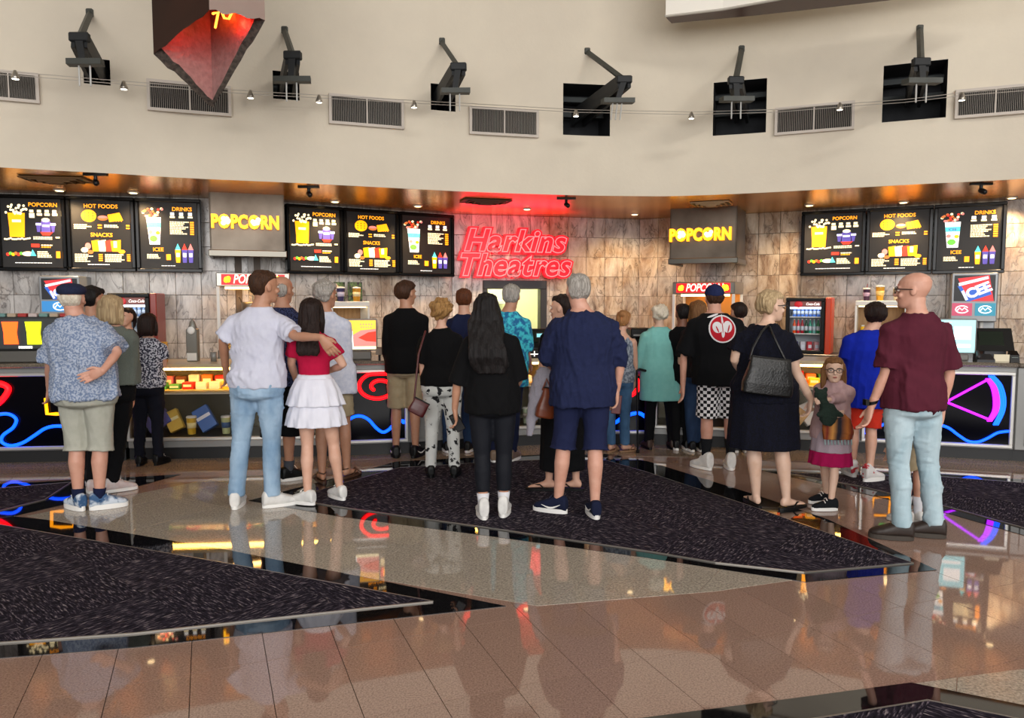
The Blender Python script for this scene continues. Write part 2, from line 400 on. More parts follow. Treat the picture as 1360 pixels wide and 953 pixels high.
def PC(x, y):
    """pixel -> (arc length, height) on the curved wall"""
    r = ray(x, y)
    for i in range(len(CV)-1):
        a, b = CV[i], CV[i+1]; ca = r.x*a.y-r.y*a.x; cb = r.x*b.y-r.y*b.x
        if ca*cb <= 0 and a.y > 0:
            t = ca/(ca-cb); p = a.lerp(b, t)
            if p.y > 1: return S[i]+t*(S[i+1]-S[i]), CAMZ+r.z*(p.y/r.y)
holes = []
for x0, x1, y0, y1 in ((110, 147, 78, 112), (362, 398, 95, 132), (572, 605, 112, 147), (748, 810, 112, 180), (948, 1017, 107, 178), (1174, 1256, 83, 159)):
    s0, z1 = PC(x0, y0); s1, z0 = PC(x1, y1); _, z1b = PC((x0+x1)/2, y0); _, z0b = PC((x0+x1)/2, y1); holes.append((s0, s1, z0b, z1b))
ZT = 7.6; ZS = 2.9
ss = sorted(set([round(x, 4) for x in S]+[round(h[i], 4) for h in holes for i in (0, 1)])); zs = sorted(set([ZS, ZT]+[round(h[i], 4) for h in holes for i in (2, 3)]))
g = G(); nz = len(zs)
for s in ss:
    p = cpt(s)
    for z in zs: g.v.append((p.x, p.y, z))
for i in range(len(ss)-1):
    for j in range(nz-1):
        sc_, zc = (ss[i]+ss[i+1])/2, (zs[j]+zs[j+1])/2
        if any(h[0] < sc_ < h[1] and h[2] < zc < h[3] for h in holes): continue
        g.f.append((i*nz+j, i*nz+j+1, (i+1)*nz+j+1, (i+1)*nz+j)); g.m.append(0)
m, nt, b, N, L = node_mat('cream_plaster', .85, 0, .2)
tcn = N('NewGeometry'); n1 = N('TexNoise', i_Scale=.8, i_Detail=5., i_Roughness=.6); L(tcn.outputs['Position'], n1.inputs['Vector'])
r = ramp(N, [(.3, '#d4cab9'), (.7, '#e0d6c3')]); L(n1.outputs['Fac'], r.inputs['Fac']); L(r.outputs[0], b.inputs['Base Color'])
n2 = N('TexNoise', i_Scale=25., i_Detail=4.); L(tcn.outputs['Position'], n2.inputs['Vector']); bp = N('Bump', i_Strength=.15, i_Distance=.01); L(n2.outputs['Fac'], bp.inputs['Height']); L(bp.outputs[0], b.inputs['Normal'])
PLASTER = m
struct(g.build('wall_upper', PLASTER, smooth=True))
NICHE = M('niche_black', '#16171a', .8, var=(4, '#24262a'))
for k, (s0, s1, z0, z1) in enumerate(holes):
    a, b_ = cpt(s0), cpt(s1); n = cnorm((s0+s1)/2)*-.55; g = G()
    A, B, C_, D = a, b_, b_+n, a+n
    g.quad((*A, z0), (*B, z0), (*C_, z0), (*D, z0)); g.quad((*A, z1), (*D, z1), (*C_, z1), (*B, z1)); g.quad((*A, z0), (*D, z0), (*D, z1), (*A, z1)); g.quad((*B, z0), (*B, z1), (*C_, z1), (*C_, z0)); g.quad((*D, z0), (*C_, z0), (*C_, z1), (*D, z1))
    q = n.normalized(); zc = (z0+z1)/2
    for zz in (z1-.12, zc):
        g.hexa([(*(A-q*-.3), zz-.02), (*(B-q*-.3), zz-.02), (*(B+q*.42), zz-.02), (*(A+q*.42), zz-.02), (*(A+q*.3), zz+.04), (*(B+q*.3), zz+.04), (*(B+q*.42), zz+.04), (*(A+q*.42), zz+.04)], 1)
    o = struct(g.build('trim_%d' % tn, [NICHE, M('niche_beam', '#2f3434', .7)], fix=False)); tn += 1; o['label'] = 'dark recess in the curved wall behind a lamp bracket'
# ---- soffit ----
WL = [(-10.5, 8.15), (-3.4, 9.75), (-.9, 11.35), (2.03, 12.1), (9.5, 8.12)]
m, nt, b, N, L = node_mat('gold_soffit_paint', .27, .55, .6)
g1 = N('NewGeometry'); n1 = N('TexNoise', i_Scale=1.3, i_Detail=2.); L(g1.outputs['Position'], n1.inputs['Vector'])
r = ramp(N, [(.35, '#c08436'), (.65, '#e0a850')]); L(n1.outputs['Fac'], r.inputs['Fac']); L(r.outputs[0], b.inputs['Base Color'])
SOFF = m
g = G()
for i, p in enumerate(CV):
    q = Vector((p.x*1.02+(p.x-.9)*.5, max(p.y, 1)+4.6))
    g.v += [(p.x, p.y, ZS), (q.x, q.y, ZS)]
    if i: k = 2*i; g.f.append((k-2, k-1, k+1, k)); g.m.append(0)
struct(g.build('ceiling', SOFF, fix=False))
g = G(); g.box(-12, 12, -12, 13, ZT, ZT+.1); struct(g.build('ceiling', M('lobby_ceiling', '#b8b0a4', .9)))
# ---- marble back walls: one object per tile ----
MARB = mat_marble(); GRT = M('wall_grout', '#6a6058', .8)
TW = .305
def facet(name, a, b, open_=None, n0=0):
    a, b = Vector(a), Vector(b); d = b-a; L_ = d.length; rz = math.atan2(d.y, d.x)
    o = bpy.data.objects.new(name, None); COL.objects.link(o); o.location = (*a, 0); o.rotation_euler = (0, 0, rz); struct(o)
    g = G()
    if open_:
        x0, x1, z0, z1 = open_; g.box(0, x0, .02, .2, 0, ZS); g.box(x1, L_, .02, .2, 0, ZS); g.box(x0, x1, .02, .2, z1, ZS); g.box(x0, x1, .02, .2, 0, z0)
    else: g.box(-.15, L_+.15, .025, .2, 0, ZS+.05)
    g.build('backing', GRT, o)
    g = G(); e = .0022; g.bbox(e, TW-e, 0, .02, e, TW-e, .003); tm = g.mesh('tile', MARB)
    n = int(math.ceil(L_/TW)); cnt = 0; low = G()
    for i in range(n):
        for j in range(10):
            x, z = i*TW, .155+(j-1)*TW
            x1_ = min(x+TW, L_); z1_ = min(z+TW, ZS); z0_ = max(z, 0)
            if open_ and x1_ > open_[0] and x < open_[1] and z1_ > open_[2] and z < open_[3]:
                # split around the opening
                if x < open_[0]: low.box(x+e, open_[0], 0, .02, z0_+e, z1_-e)
                if x1_ > open_[1]: low.box(open_[1], x1_-e, 0, .02, z0_+e, z1_-e)
                if z1_ > open_[3]: low.box(max(x, open_[0]), min(x1_, open_[1]), 0, .02, open_[3], z1_-e)
                continue
            wx = a.x+(x/L_)*d.x; wy = a.y+(x/L_)*d.y
            if z1_ < .8 or abs(wx) > .75*wy+.2: low.box(x+e, x1_-e, 0, .02, z0_+e, z1_-e); continue
            if x1_-x < TW-1e-4 or z1_-z < TW-1e-4:
                g = G(); g.box(x+e, x1_-e, 0, .02, z0_+e, z1_-e); g.build('tile', MARB, o); cnt += 1; continue
            t = bpy.data.objects.new('tile', tm); COL.objects.link(t); t.parent = o; t.location = (x, 0, z); cnt += 1
    if low.v: stuff(low.build('tile_field', MARB, o))
    return o, rz
WA = (WL[0], WL[1]); WB = (WL[1], WL[2]); WC = (WL[2], WL[3]); WD = (WL[3], WL[4])
def along(W, p): d = (Vector(W[1])-Vector(W[0])).normalized(); return (Vector(p[:2])-Vector(W[0])).dot(d)
dl = pline(641, 372, *WC); dr = pline(725, 372, *WC); dlx, drx = along(WC, dl), along(WC, dr)
DT = dl.z
fa, rzA = facet('wall_left', *WA); fb, rzB = facet('wall_back', *WB)
fc_, rzC = facet('wall_back', *WC, open_=(max(dlx, .02), drx, .9, DT)); fd, rzD = facet('wall_right', *WD)
# the lit service window with its black frame
o = bpy.data.objects.new('window_1', None); COL.objects.link(o); o.location = (*WC[0], 0); o.rotation_euler = (0, 0, rzC); struct(o)
o['label'] = 'black framed service window under the red neon sign'
x0, x1 = max(dlx, .02), drx; fw = .13
g = G(); g.bbox(x0, x1, -.05, .12, DT-fw, DT, .006); g.bbox(x0, x0+.07, -.05, .12, .9, DT-fw, .006); g.bbox(x1-.1, x1, -.05, .12, .9, DT-fw, .006); g.bbox(x0, x1, -.08, .12, .86, .93, .006)
g.build('window_frame', DGREY, o)
g = G(); g.box(x0, x1, .2, 1.6, .8, .82); g.box(x0-.4, x0-.38, .2, 1.6, .8, 2.6); g.box(x1+.38, x1+.4, .2, 1.6, .8, 2.6); g.box(x0-.4, x1+.4, 1.6, 1.62, .8, 2.6); g.box(x0-.4, x1+.4, .2, 1.6, 2.6, 2.62)
g.build('back_room', M('pale_green_room', '#dfe3c4', .8), o)
g = G(); g.bbox(x0+.15, x1-.3, 1.35, 1.58, 1.55, 1.62, .01); g.box(x0+.62, x0+.635, 1.3, 1.34, 1.75, 2.2)
g.build('shelf', WHITEP, o)
g = G(); g.bbox(x0, x1, .9, 1.1, 2.5, 2.56, .01); g.build('room_light', EM('#fff6dc', 30), o)

# ================= PEOPLE =================
def solid(g, vox, smooth=2, noise=None, n_mat=0):
    """voxel-remesh a G of overlapping closed shapes into one continuous skin; returns a G of quads"""
    me = bpy.data.meshes.new('t'); me.from_pydata(g.v, [], g.f); bm = bmesh.new(); bm.from_mesh(me); bmesh.ops.recalc_face_normals(bm, faces=bm.faces); bm.to_mesh(me); bm.free()
    o = bpy.data.objects.new('t', me); COL.objects.link(o)
    r = o.modifiers.new('r', 'REMESH'); r.mode = 'VOXEL'; r.voxel_size = vox
    if smooth: s_ = o.modifiers.new('s', 'SMOOTH'); s_.iterations = smooth; s_.factor = .5
    dg = bpy.context.evaluated_depsgraph_get(); e = o.evaluated_get(dg).to_mesh()
    n = len(e.vertices); co = np.empty(n*3, dtype=np.float32); e.vertices.foreach_get('co', co); co = co.reshape(-1, 3)
    no = np.empty(n*3, dtype=np.float32); e.vertices.foreach_get('normal', no); no = no.reshape(-1, 3)
    fs = [tuple(p.vertices) for p in e.polygons]
    o.evaluated_get(dg).to_mesh_clear(); bpy.data.objects.remove(o); bpy.data.meshes.remove(me)
    if noise: co = co+no*noise(co)[:, None]
    out = G(); out.v = [tuple(map(float, c)) for c in co]; out.f = fs; out.m = [n_mat]*len(fs); return out
def folds(seed, amp=.005, f=(9, 9, 5), lo=-.0025):
    rs = np.random.RandomState(seed); fa = np.array(f)*2.3; amp = amp*1.5
    K = [(rs.randn(3)*fa, rs.rand()*6.28, 1.0) for _ in range(5)]+[(rs.randn(3)*fa*2.4, rs.rand()*6.28, .42) for _ in range(6)]; W = [(rs.randn(3)*5, rs.rand()*6.28) for _ in range(4)]
    M_ = [(rs.randn(3)*3, rs.rand()*6.28) for _ in range(3)]
    def fn(c):
        w_ = sum(np.sin(c @ k+p) for k, p in W)*.6; s_ = np.zeros(len(c)); mk = .55+.45*np.tanh(sum(np.sin(c @ k+p) for k, p in M_))
        for k, p, a_ in K: s_ += ((1-np.abs(np.sin(c @ k*.5+p+w_*1.5)))**2-.3)*a_
        return np.maximum(s_*mk/1.9*amp, lo).astype(np.float32)
    return fn
def hairnoise(seed, amp=.004, f=(130, 130, 9), lump=0., lf=40):
    rs = np.random.RandomState(seed); K = [(rs.randn(3)*np.array(f), rs.rand()*6.28) for _ in range(8)]; W = [(rs.randn(3)*lf, rs.rand()*6.28) for _ in range(8)]
    def fn(c):
        s_ = sum(np.sin(c @ k+p) for k, p in K)*amp/2.2
        if lump: s_ = s_+sum(np.sin(c @ k+p) for k, p in W)*lump/2.5
        return s_.astype(np.float32)
    return fn
SK = {}
def skin(tone):
    if tone not in SK:
        m = M('skin_'+tone, {'fair': '#d3a892', 'tan': '#b98a70', 'pink': '#cf9f8a', 'pale': '#dab9a4', 'brown': '#8d5e47'}[tone], .5, var=(14, {'fair': '#c9977e', 'tan': '#ac795d', 'pink': '#c28b75', 'pale': '#d0a88f', 'brown': '#7d503c'}[tone], .25))
        m.node_tree.nodes['Principled BSDF'].inputs['Subsurface Weight'].default_value = .0
        SK[tone] = m
    return SK[tone]
def cloth(name, col, col2=None, rough=.9, sc=180, k=.2, bump=.25):
    m = M(name, col, rough, spec=.2, var=(sc, col2, k) if col2 else None, bump=(260, bump)); m.node_tree.nodes['Principled BSDF'].inputs['Sheen Weight'].default_value = .0
    return m
def hairmat(name, a, b_, rough=.42): return M(name, a, .5, spec=.22, var=(60, b_, .25), bump=(90, .8), stretch=(2.2, 2.2, .12))
EYEW = M('eye_white', '#dcd5cf', .3); IRIS = M('iris_brown', '#3a2417', .2); LIP = M('lips', '#a5594f', .5)
WHT = cloth('white_shoe_leather', '#dedcd8', '#c9c7c4', .5, 20); SOLEW = M('white_rubber_sole', '#e6e4e0', .5)
UP = Vector((0, 0, 1))

def interp(tab, z):
    if z <= tab[0][0]: return tab[0][1:]
    for a, b in zip(tab, tab[1:]):
        if z <= b[0]:
            t = (z-a[0])/(b[0]-a[0]); t = t*t*(3-2*t) if False else t
            return tuple(x+(y-x)*t for x, y in zip(a[1:], b[1:]))
    return tab[-1][1:]
# z/H : half width, half depth, y offset (fractions of H)
TM = [(.45, .082, .062, 0), (.50, .096, .070, -.004), (.54, .096, .070, -.006), (.58, .089, .062, 0), (.63, .083, .056, .004), (.69, .088, .060, .002), (.74, .098, .066, -.002), (.775, .099, .064, -.004), (.80, .092, .054, -.006), (.822, .070, .044, -.008), (.84, .050, .038, -.007), (.86, .036, .034, -.004)]
TF = [(.45, .086, .064, -.002), (.50, .100, .074, -.010), (.54, .098, .072, -.008), (.58, .085, .060, 0), (.63, .071, .052, .004), (.69, .076, .054, .004), (.74, .085, .064, .004), (.775, .087, .056, 0), (.80, .080, .047, -.004), (.822, .060, .038, -.006), (.84, .042, .033, -.006), (.86, .030, .029, -.003)]

def hand(g, wrist, d, side, L_, curl=.5, spread=.12):
    """d finger direction, side = towards the thumb; fingers curl towards the palm normal"""
    d = Vector(d).normalized(); side = Vector(side); side = (side-d*side.dot(d)).normalized(); n = side.cross(d)
    if curl < 0: n = -n; curl = -curl
    w_ = L_*.21; pl = L_*.50; W0 = Vector(wrist)
    g.loft([(W0-d*.01, side*w_*.62, n*L_*.11), (W0+d*pl*.3, side*w_*.85, n*L_*.11), (W0+d*pl*.75, side*w_*1.02, n*L_*.095), (W0+d*pl, side*w_*.97, n*L_*.075)], 14)
    for k, (o, ln) in enumerate(((.74, .44), (.25, .49), (-.25, .46), (-.74, .36))):
        p = W0+d*pl*.93+side*w_*o; a = 0; dd = (d+side*o*spread).normalized(); pts = [p]; rr = L_*.048
        for q, fr in enumerate((.45, .32, .23)):
            a += curl*(.55+.1*k)*(1 if q else .6); v = dd*math.cos(a)+n*math.sin(a); p = p+v*ln*L_*fr; pts.append(p)
        g.tube(pts, [rr*1.1, rr*1.05, rr*.95, rr*.8], 8, up=n)
    p = W0+d*pl*.25+side*w_*.6; t = (d*.75+side*.62+n*.25).normalized(); q = p+t*L_*.2; r_ = q+(d*.95+side*.1+n*.3).normalized()*L_*.2
    g.tube([p, q, r_], [L_*.07, L_*.06, L_*.045], 8, up=n)

def shoe_geo(base, ang, L_, W_, kind, zsole=.025):
    """returns (upper, sole) G; base = ground point under the ankle"""
    f = Vector((-math.sin(ang), math.cos(ang), 0)); s = Vector((f.y, -f.x, 0)); b = Vector(base)
    prof = [(-.27, .62, .34), (-.22, .80, .44), (-.08, .82, .46), (.08, .84, .42), (.25, .96, .33), (.42, 1.06, .26), (.58, .98, .20), (.68, .72, .15), (.735, .36, .10)]
    if kind == 'high': prof[0] = (-.27, .7, .52); prof[1] = (-.22, .85, .62); prof[2] = (-.06, .84, .64); prof[3] = (.10, .86, .52)
    up = G(); secs = []
    hw = W_*.5
    for y, w_, h in prof:
        h = h*L_*.95; c = b+f*y*L_+UP*(zsole*.6+h*.5)
        secs.append((c, s*hw*w_, UP*h*.5))
    up.loft(secs, 16, e=.75)
    so = G(); R = []
    n = 28; pts = []
    for i in range(n):
        t = 2*PI*i/n; y = math.cos(t); x = math.sin(t)
        yy = .235+y*.52; ww = (.93+.14*y-.12*(1 if abs(y) < .3 else 0)*0)*hw*1.04
        pts.append(b+f*yy*L_+s*math.copysign(abs(x)**.8, x)*ww)
    R = [[p+UP*.002 for p in pts], [p+UP*zsole for p in pts]]
    so.rings(R)
    return up, so

def person(name, label, x, feet, head, sex='m', yaw=0, hyaw=None, width=1.0, depth=1.0, tone='fair', H=None, D=None, hipx=None,
           arms=None, top=None, bottom=None, shoes=None, hair=None, vox=1.0, extras=(), group=None, headtilt=0, shx=None, armw=1.0, legw=1.0, noface=False, hs=1.0, knees=None):
    """feet: ((px,py,toe angle) of own left, own right); head: (px, top py); arms: dict L/R -> (elbow px,py,dy, wrist px,py,dy, hand dir, curl)"""
    fl = PZ(feet[0][0], feet[0][1]); fr = PZ(feet[1][0], feet[1][1]); base = (fl+fr)/2; base.z = 0
    if D: base = Vector((base.x*D/base.y, D, 0))
    Y = base.y; ht = PY(head[0], head[1], Y); H = H or ht.z
    hip = PY(hipx, 500, Y) if hipx else None
    hx = hip.x if hip else base.x
    R = Vector((math.cos(yaw), math.sin(yaw), 0)); Fw = Vector((-math.sin(yaw), math.cos(yaw), 0))
    hy = yaw if hyaw is None else hyaw; HR = Vector((math.cos(hy), math.sin(hy), 0)); HF = Vector((-math.sin(hy), math.cos(hy), 0))
    root = thing(name, label, 'person', (base.x, base.y, 0), 0, group)
    O = Vector((base.x, base.y, 0)); loc = lambda p: Vector(p)-O
    T = TM if sex == 'm' else TF
    sxp = PY(shx, 450, Y).x if shx else None
    def spine(z):   # centre line of the body at height fraction z
        t = min(max((z-.5)/.33, 0), 1.15); top_x = sxp if sxp is not None else ht.x
        x_ = hx+(top_x-hx)*t
        if sxp is not None and z > .83: x_ = sxp+(ht.x-sxp)*min((z-.83)/.09, 1)
        return Vector((x_, Y, z*H))-O
    def sec(z, ew=0, ed=0, wmul=1, dmul=1, yo=0):
        a, b_, c = interp(T, z); return (spine(z)+Fw*(c*H+yo), R*((a*width*wmul)*H+ew), Fw*((b_*depth*dmul)*H+ed))
    sw = (.098 if sex == 'm' else .088)*H*(.6+.4*width)
    hipj = {s: spine(.51)+R*s*.05*H*(.5+.5*width) for s in (-1, 1)}
    sho = {s: spine(.782)+R*s*sw+Fw*(-.004*H) for s in (-1, 1)}
    foot = {-1: fl-O, 1: fr-O}
    if D: foot = {k: v*1 for k, v in ((-1, Vector(((fl.x-(fl.x+fr.x)/2), 0, 0))), (1, Vector((fr.x-(fl.x+fr.x)/2, 0, 0))))}
    ank = {s: foot[s]+UP*.05*H for s in foot}
    toe = {-1: yaw+feet[0][2], 1: yaw+feet[1][2]}
    knee = {}
    for s in (-1, 1):
        k = hipj[s].lerp(ank[s], .49)+Fw*.012*H+R*s*.0*H
        if knees and knees[(s+1)//2]: k = k+Fw*knees[(s+1)//2][0]+R*knees[(s+1)//2][1]
        knee[s] = k
    lr = legw
    def leg(g, s, mul=1.0, add=0., z0=0., top_r=None, hem=None):
        pts = [hipj[s], hipj[s].lerp(knee[s], .35), hipj[s].lerp(knee[s], .75), knee[s], knee[s].lerp(ank[s], .3)-Fw*.008*H, knee[s].lerp(ank[s], .6)-Fw*.004*H, ank[s]]
        rr = [.050*lr, .046*lr, .036*lr, .0295*lr**.7, .0315*lr**.7, .0245*lr**.7, .0185]
        g.tube(pts, [r*H*mul+add for r in rr], 16, up=Fw); return pts, rr
    A = {}
    for s, key in ((-1, 'L'), (1, 'R')):
        a = (arms or {}).get(key)
        if a is None:
            e = sho[s]+Vector((0, 0, -.17*H))+R*s*.026*H-Fw*.008*H; wr = e+Vector((0, 0, -.145*H))+R*s*.0*H+Fw*.03*H; hd = (0, .15, -1); cu = .45; hs_ = None
            hdv = R*hd[0]*s+Fw*hd[1]+UP*hd[2]; side = Fw
        else:
            e = PY(a[0], a[1], Y+a[2])-O; wr = PY(a[3], a[4], Y+a[5])-O; hdv = Vector(a[6]) if len(a) > 6 and a[6] else (wr-e); cu = a[7] if len(a) > 7 else .45; side = Vector(a[8]) if len(a) > 8 else Fw
        A[s] = (sho[s], e, wr, hdv, cu, side)
    u = .131*H*hs; hb = spine(.869)*1; hb.x = (ht.x-O.x); chin = Vector((hb.x, hb.y, H-u))+HF*.004*H
    hp = lambda a, b_, c: chin+HR*a*u+HF*(b_*u+.0)+UP*c*u+HF*(-headtilt*c*u)
    # ---- body (head, neck, trunk, arms, legs in one skin)
    g = G(); g.loft([sec(.475, 0, 0, .55, .5), sec(.485, 0, 0, .8, .75)]+[sec(z, 0, 0, .94 if z < .7 else 1, .9 if z < .7 else .97) for z in (.50, .54, .58, .63, .69, .74, .775, .80, .822, .84, .855)], 22)
    nr = (.033 if sex == 'm' else .026)*H*(.8+.2*width)
    g.tube([spine(.80)-Fw*.006*H, spine(.845)-Fw*.004*H, hp(0, -.06, .12), hp(0, -.08, .3)], [nr*1.35, nr*1.08, nr, nr], 14, round_=False)
    for s in (-1, 1):
        S0, e, wr, hdv, cu, side = A[s]; k = armw
        g.ell(S0-UP*.004*H, R*.030*H*k, Fw*.029*H*k, UP*.032*H*k)
        g.tube([S0, S0.lerp(e, .5), e, e.lerp(wr, .3), e.lerp(wr, .7), wr], [.0285*H*k, .0255*H*k, .0195*H*k, .0205*H*k, .0165*H*k, .0135*H], 14)
        leg(g, s)
        kind = (shoes or {}).get('kind', 'shoe')
        if kind in ('flipflop', 'sandal'):
            f = Vector((-math.sin(toe[s]), math.cos(toe[s]), 0)); ss_ = Vector((f.y, -f.x, 0)); b0 = foot[s]+UP*.022
            fl_ = .148*H
            g.loft([(b0-f*fl_*.2+UP*.03, ss_*.022, UP*.028), (b0-f*fl_*.05+UP*.035, ss_*.028, UP*.035), (b0+f*fl_*.2+UP*.028, ss_*.032, UP*.028), (b0+f*fl_*.45+UP*.016, ss_*.038, UP*.016), (b0+f*fl_*.62+UP*.012, ss_*.036, UP*.012)], 14)
            for q in range(5): g.tube([b0+f*fl_*.58+ss_*(q-2)*.0145+UP*.012, b0+f*fl_*(.74-abs(q-1.5)*.03)+ss_*(q-2)*.0155+UP*.009], [.0085, .0075], 8)
            g.tube([ank[s], b0+UP*.03-f*.01], [.02*H, .018*H], 10)
    body = solid(g, .0115*vox, 2)
    # head
    hv = .0065*vox
    g = G(); secs = [(0.0, .13, .33, .12), (.06, .19, .385, .02), (.14, .235, .395, -.10), (.24, .27, .395, -.24), (.36, .305, .39, -.34), (.5, .335, .385, -.42), (.62, .345, .405, -.455), (.75, .345, .385, -.46), (.87, .295, .29, -.40), (.95, .2, .16, -.29), (.995, .08, .02, -.16)]
    g.loft([(hp(0, (f_+b_)/2, z), HR*w_*u, HF*(f_-b_)/2*u) for z, w_, f_, b_ in secs], 22)
    g.ell(hp(0, .42, .43), HR*.05*u, HF*.085*u, (UP*.12-HF*.05)*u); g.ell(hp(0, .475, .375), HR*.07*u, HF*.055*u, UP*.045*u)   # nose
    g.ell(hp(0, .385, .245), HR*.1*u, HF*.045*u, UP*.03*u); g.ell(hp(0, .385, .205), HR*.085*u, HF*.045*u, UP*.028*u)
    g.ell(hp(0, .335, .06), HR*.09*u, HF*.07*u, UP*.06*u)
    for s in (-1, 1):
        g.ell(hp(s*.355, -.04, .46), HR*.028*u+HF*.03*s*u*0, HF*.085*u, UP*.13*u); g.ell(hp(s*.16, .35, .585), HR*.11*u, HF*.05*u, UP*.03*u); g.ell(hp(s*.2, .3, .36), HR*.09*u, HF*.07*u, UP*.08*u)
    g.tube([hp(0, -.08, .3), hp(0, -.06, .12), spine(.845)-Fw*.004*H], [nr*.98, nr, nr*1.08], 14, round_=False)
    body.merge(solid(g, hv, 2))
    g = G()
    for s in (-1, 1):
        S0, e, wr, hdv, cu, side = A[s]; g.tube([e.lerp(wr, .75), wr], [.0165*H*armw, .0138*H], 12); hand(g, wr, hdv, side, .108*H, cu)
    body.merge(solid(g, .0048*max(vox, 1), 1)) 
    root.location.z = .009 if any(inside((base.x, base.y), k) for k in (car1, car2, car3, car4, car5)) else .0015
    bo = body.build('body', skin(tone), root, True, fix=False)
    if not noface:
        for s in (-1, 1):
            g = G(); g.ell(hp(s*.155, .365, .5), HR*.06*u, HF*.035*u, UP*.03*u); eo = g.build('eye', EYEW, bo, True)
            g = G(); g.ell(hp(s*.155, .392, .5), HR*.026*u, HF*.014*u, UP*.027*u); g.build('iris', IRIS, eo, True)
            g = G(); g.tube([hp(s*.07, .42, .585), hp(s*.16, .415, .605), hp(s*.25, .36, .585)], [.010*u, .014*u, .008*u], 6); g.build('eyebrow', IRIS, bo, True)
        g = G(); g.ell(hp(0, .425, .243), HR*.09*u, HF*.018*u, UP*.014*u); g.ell(hp(0, .422, .215), HR*.075*u, HF*.02*u, UP*.018*u); g.build('lips', LIP, bo, True)
    # ---- hair
    if hair:
        hk = hair['kind']; inf = hair.get('inf', 0); hm = hair['mat']
        g = G(); q = inf
        hs_ = [(.20, .20, -.14, -.30), (.34, .31+q*.5, -.08, -.43-q*.5), (.48, .36+q, -.05, -.485-q), (.6, .375+q, .02, -.51-q), (.72, .385+q, .30, -.52-q), (.82, .37+q, .405+q, -.50-q), (.92, .31+q, .34+q, -.43-q), (1.0, .2+q*.8, .18+q, -.30-q), (1.045+q*.7, .06+q*.4, -.02, -.14)]
        if hk == 'short': hs_ = [(.24, .22, -.16, -.30)]+hs_[1:]
        if hk == 'fringe_bald': hs_ = [(.24, .22, -.16, -.30), (.34, .31, -.1, -.41), (.46, .352, -.08, -.445), (.56, .355, -.09, -.46), (.66, .35, -.12, -.455), (.72, .30, -.2, -.43)]
        if hair.get('cap'): hs_ = [h for h in hs_ if h[0] < .7]
        g.loft([(hp(0, (f_+b_)/2, z), HR*w_*u, HF*(f_-b_)/2*u) for z, w_, f_, b_ in hs_], 20)
        ln = hair.get('len')
        if hk in ('long', 'bob'):
            # sheet of hair from the crown down the back
            yb = interp(T, .74); wv = hair.get('w', .36); zend = ln*H if ln else None
            P = [hp(0, -.22, .8), hp(0, -.28, .5), hp(0, -.30, .15)]; RW = [(.34, .27), (.37, .24), (wv, .2)]
            if hk == 'bob': P += [hp(0, -.27, -.02), hp(0, -.25, -.08)]; RW = [(.36, .29), (.40, .29), (.40, .27), (.39, .25), (.33, .2)]
            else:
                for zf in np.linspace(.80, ln, 5):
                    t = (zf-.8)/(ln-.8+1e-6); yo = -(interp(T, max(zf, .6))[1]*depth+.024)*H
                    c = spine(zf)+Fw*yo; c.x = c.x+((hp(0, 0, 0).x-spine(zf).x)*(1-t)) ; P.append(c); RW.append((wv*(1+.12*t-.5*max(0, t-.8)*3), .14-.05*t))
            g.loft([(p, R*w_*u, Fw*d_*u) for p, (w_, d_) in zip(P, RW)], 18)
            for s in (-1, 1):
                if hk == 'bob' or hair.get('sides'):
                    e_ = -.06 if hk == 'bob' else hair.get('sides')
                    g.tube([hp(s*.33, .02, .7), hp(s*.37, -.02, .45), hp(s*.385, -.04, .15), hp(s*.37, 0, e_)], [.09*u, .11*u, .12*u, .08*u], 10)
        if hk == 'bun': g.ell(hp(.02, -.52, .86), HR*.16*u, HF*.14*u, UP*.15*u)
        if hk == 'pony': g.tube([hp(0, -.45, .8), hp(0, -.62, .6), hp(0, -.6, .2), hp(0, -.5, -.2)], [.08*u, .11*u, .1*u, .04*u], 10)
        hg = solid(g, .0075*vox, 1, hairnoise(len(name)+int(x), hair.get('amp', .0028), lump=hair.get('lump', 0), lf=hair.get('lf', 45)))
        hg.build('hair', hm, root, True, fix=False)
        if hair.get('bobble'):
            g = G(); g.ell(hp(.02, -.46, .9), HR*.1*u, HF*.1*u, UP*.045*u); g.build('hair_tie', cloth('pink_scrunchie', '#d9a0b0'), root, True, label='pink hair tie')
    # ---- top
    if top:
        hemz = top['hem']; sl = top.get('sleeve', .5); ew = top.get('ease', .012); g = G(); zs_ = [z for z in (.50, .54, .58, .63, .69, .74, .775, .80, .822, .84, .852) if z > hemz+.015]
        chestw = max(interp(T, .74)[0], interp(T, .775)[0]); chestd = interp(T, .74)[1]; drape = top.get('drape', .9)
        secs = []
        for z in [hemz, hemz+.008]+zs_:
            c, ax, ay = sec(max(z, .46) if z < .46 else z, ew, ew)
            c = Vector((spine(z).x, spine(z).y, z*H))+Fw*interp(T, max(z, .46))[2]*H
            if z < .76:
                fl2 = top.get('flare', 0)*(.76-z); hipn = sec(.53, ew+.018, ew+.018) if z < .6 else None
                aw = max(ax.length, (chestw*width*H+ew)*drape)+fl2*H; ad = max(ay.length, (chestd*depth*H+ew)*drape)+fl2*H*.6; 
                if hipn: aw = max(aw, hipn[1].length); ad = max(ad, hipn[2].length)
                ax = R*aw; ay = Fw*ad
            
            if z >= .835 : ax = ax*top.get('collar', 1.0); ay = ay*top.get('collar', 1.0)
            secs.append((c, ax, ay))
        if top.get('tank'): secs = [s_ for s_ in secs if s_[0].z < .80*H]
        g.loft(secs, 26)
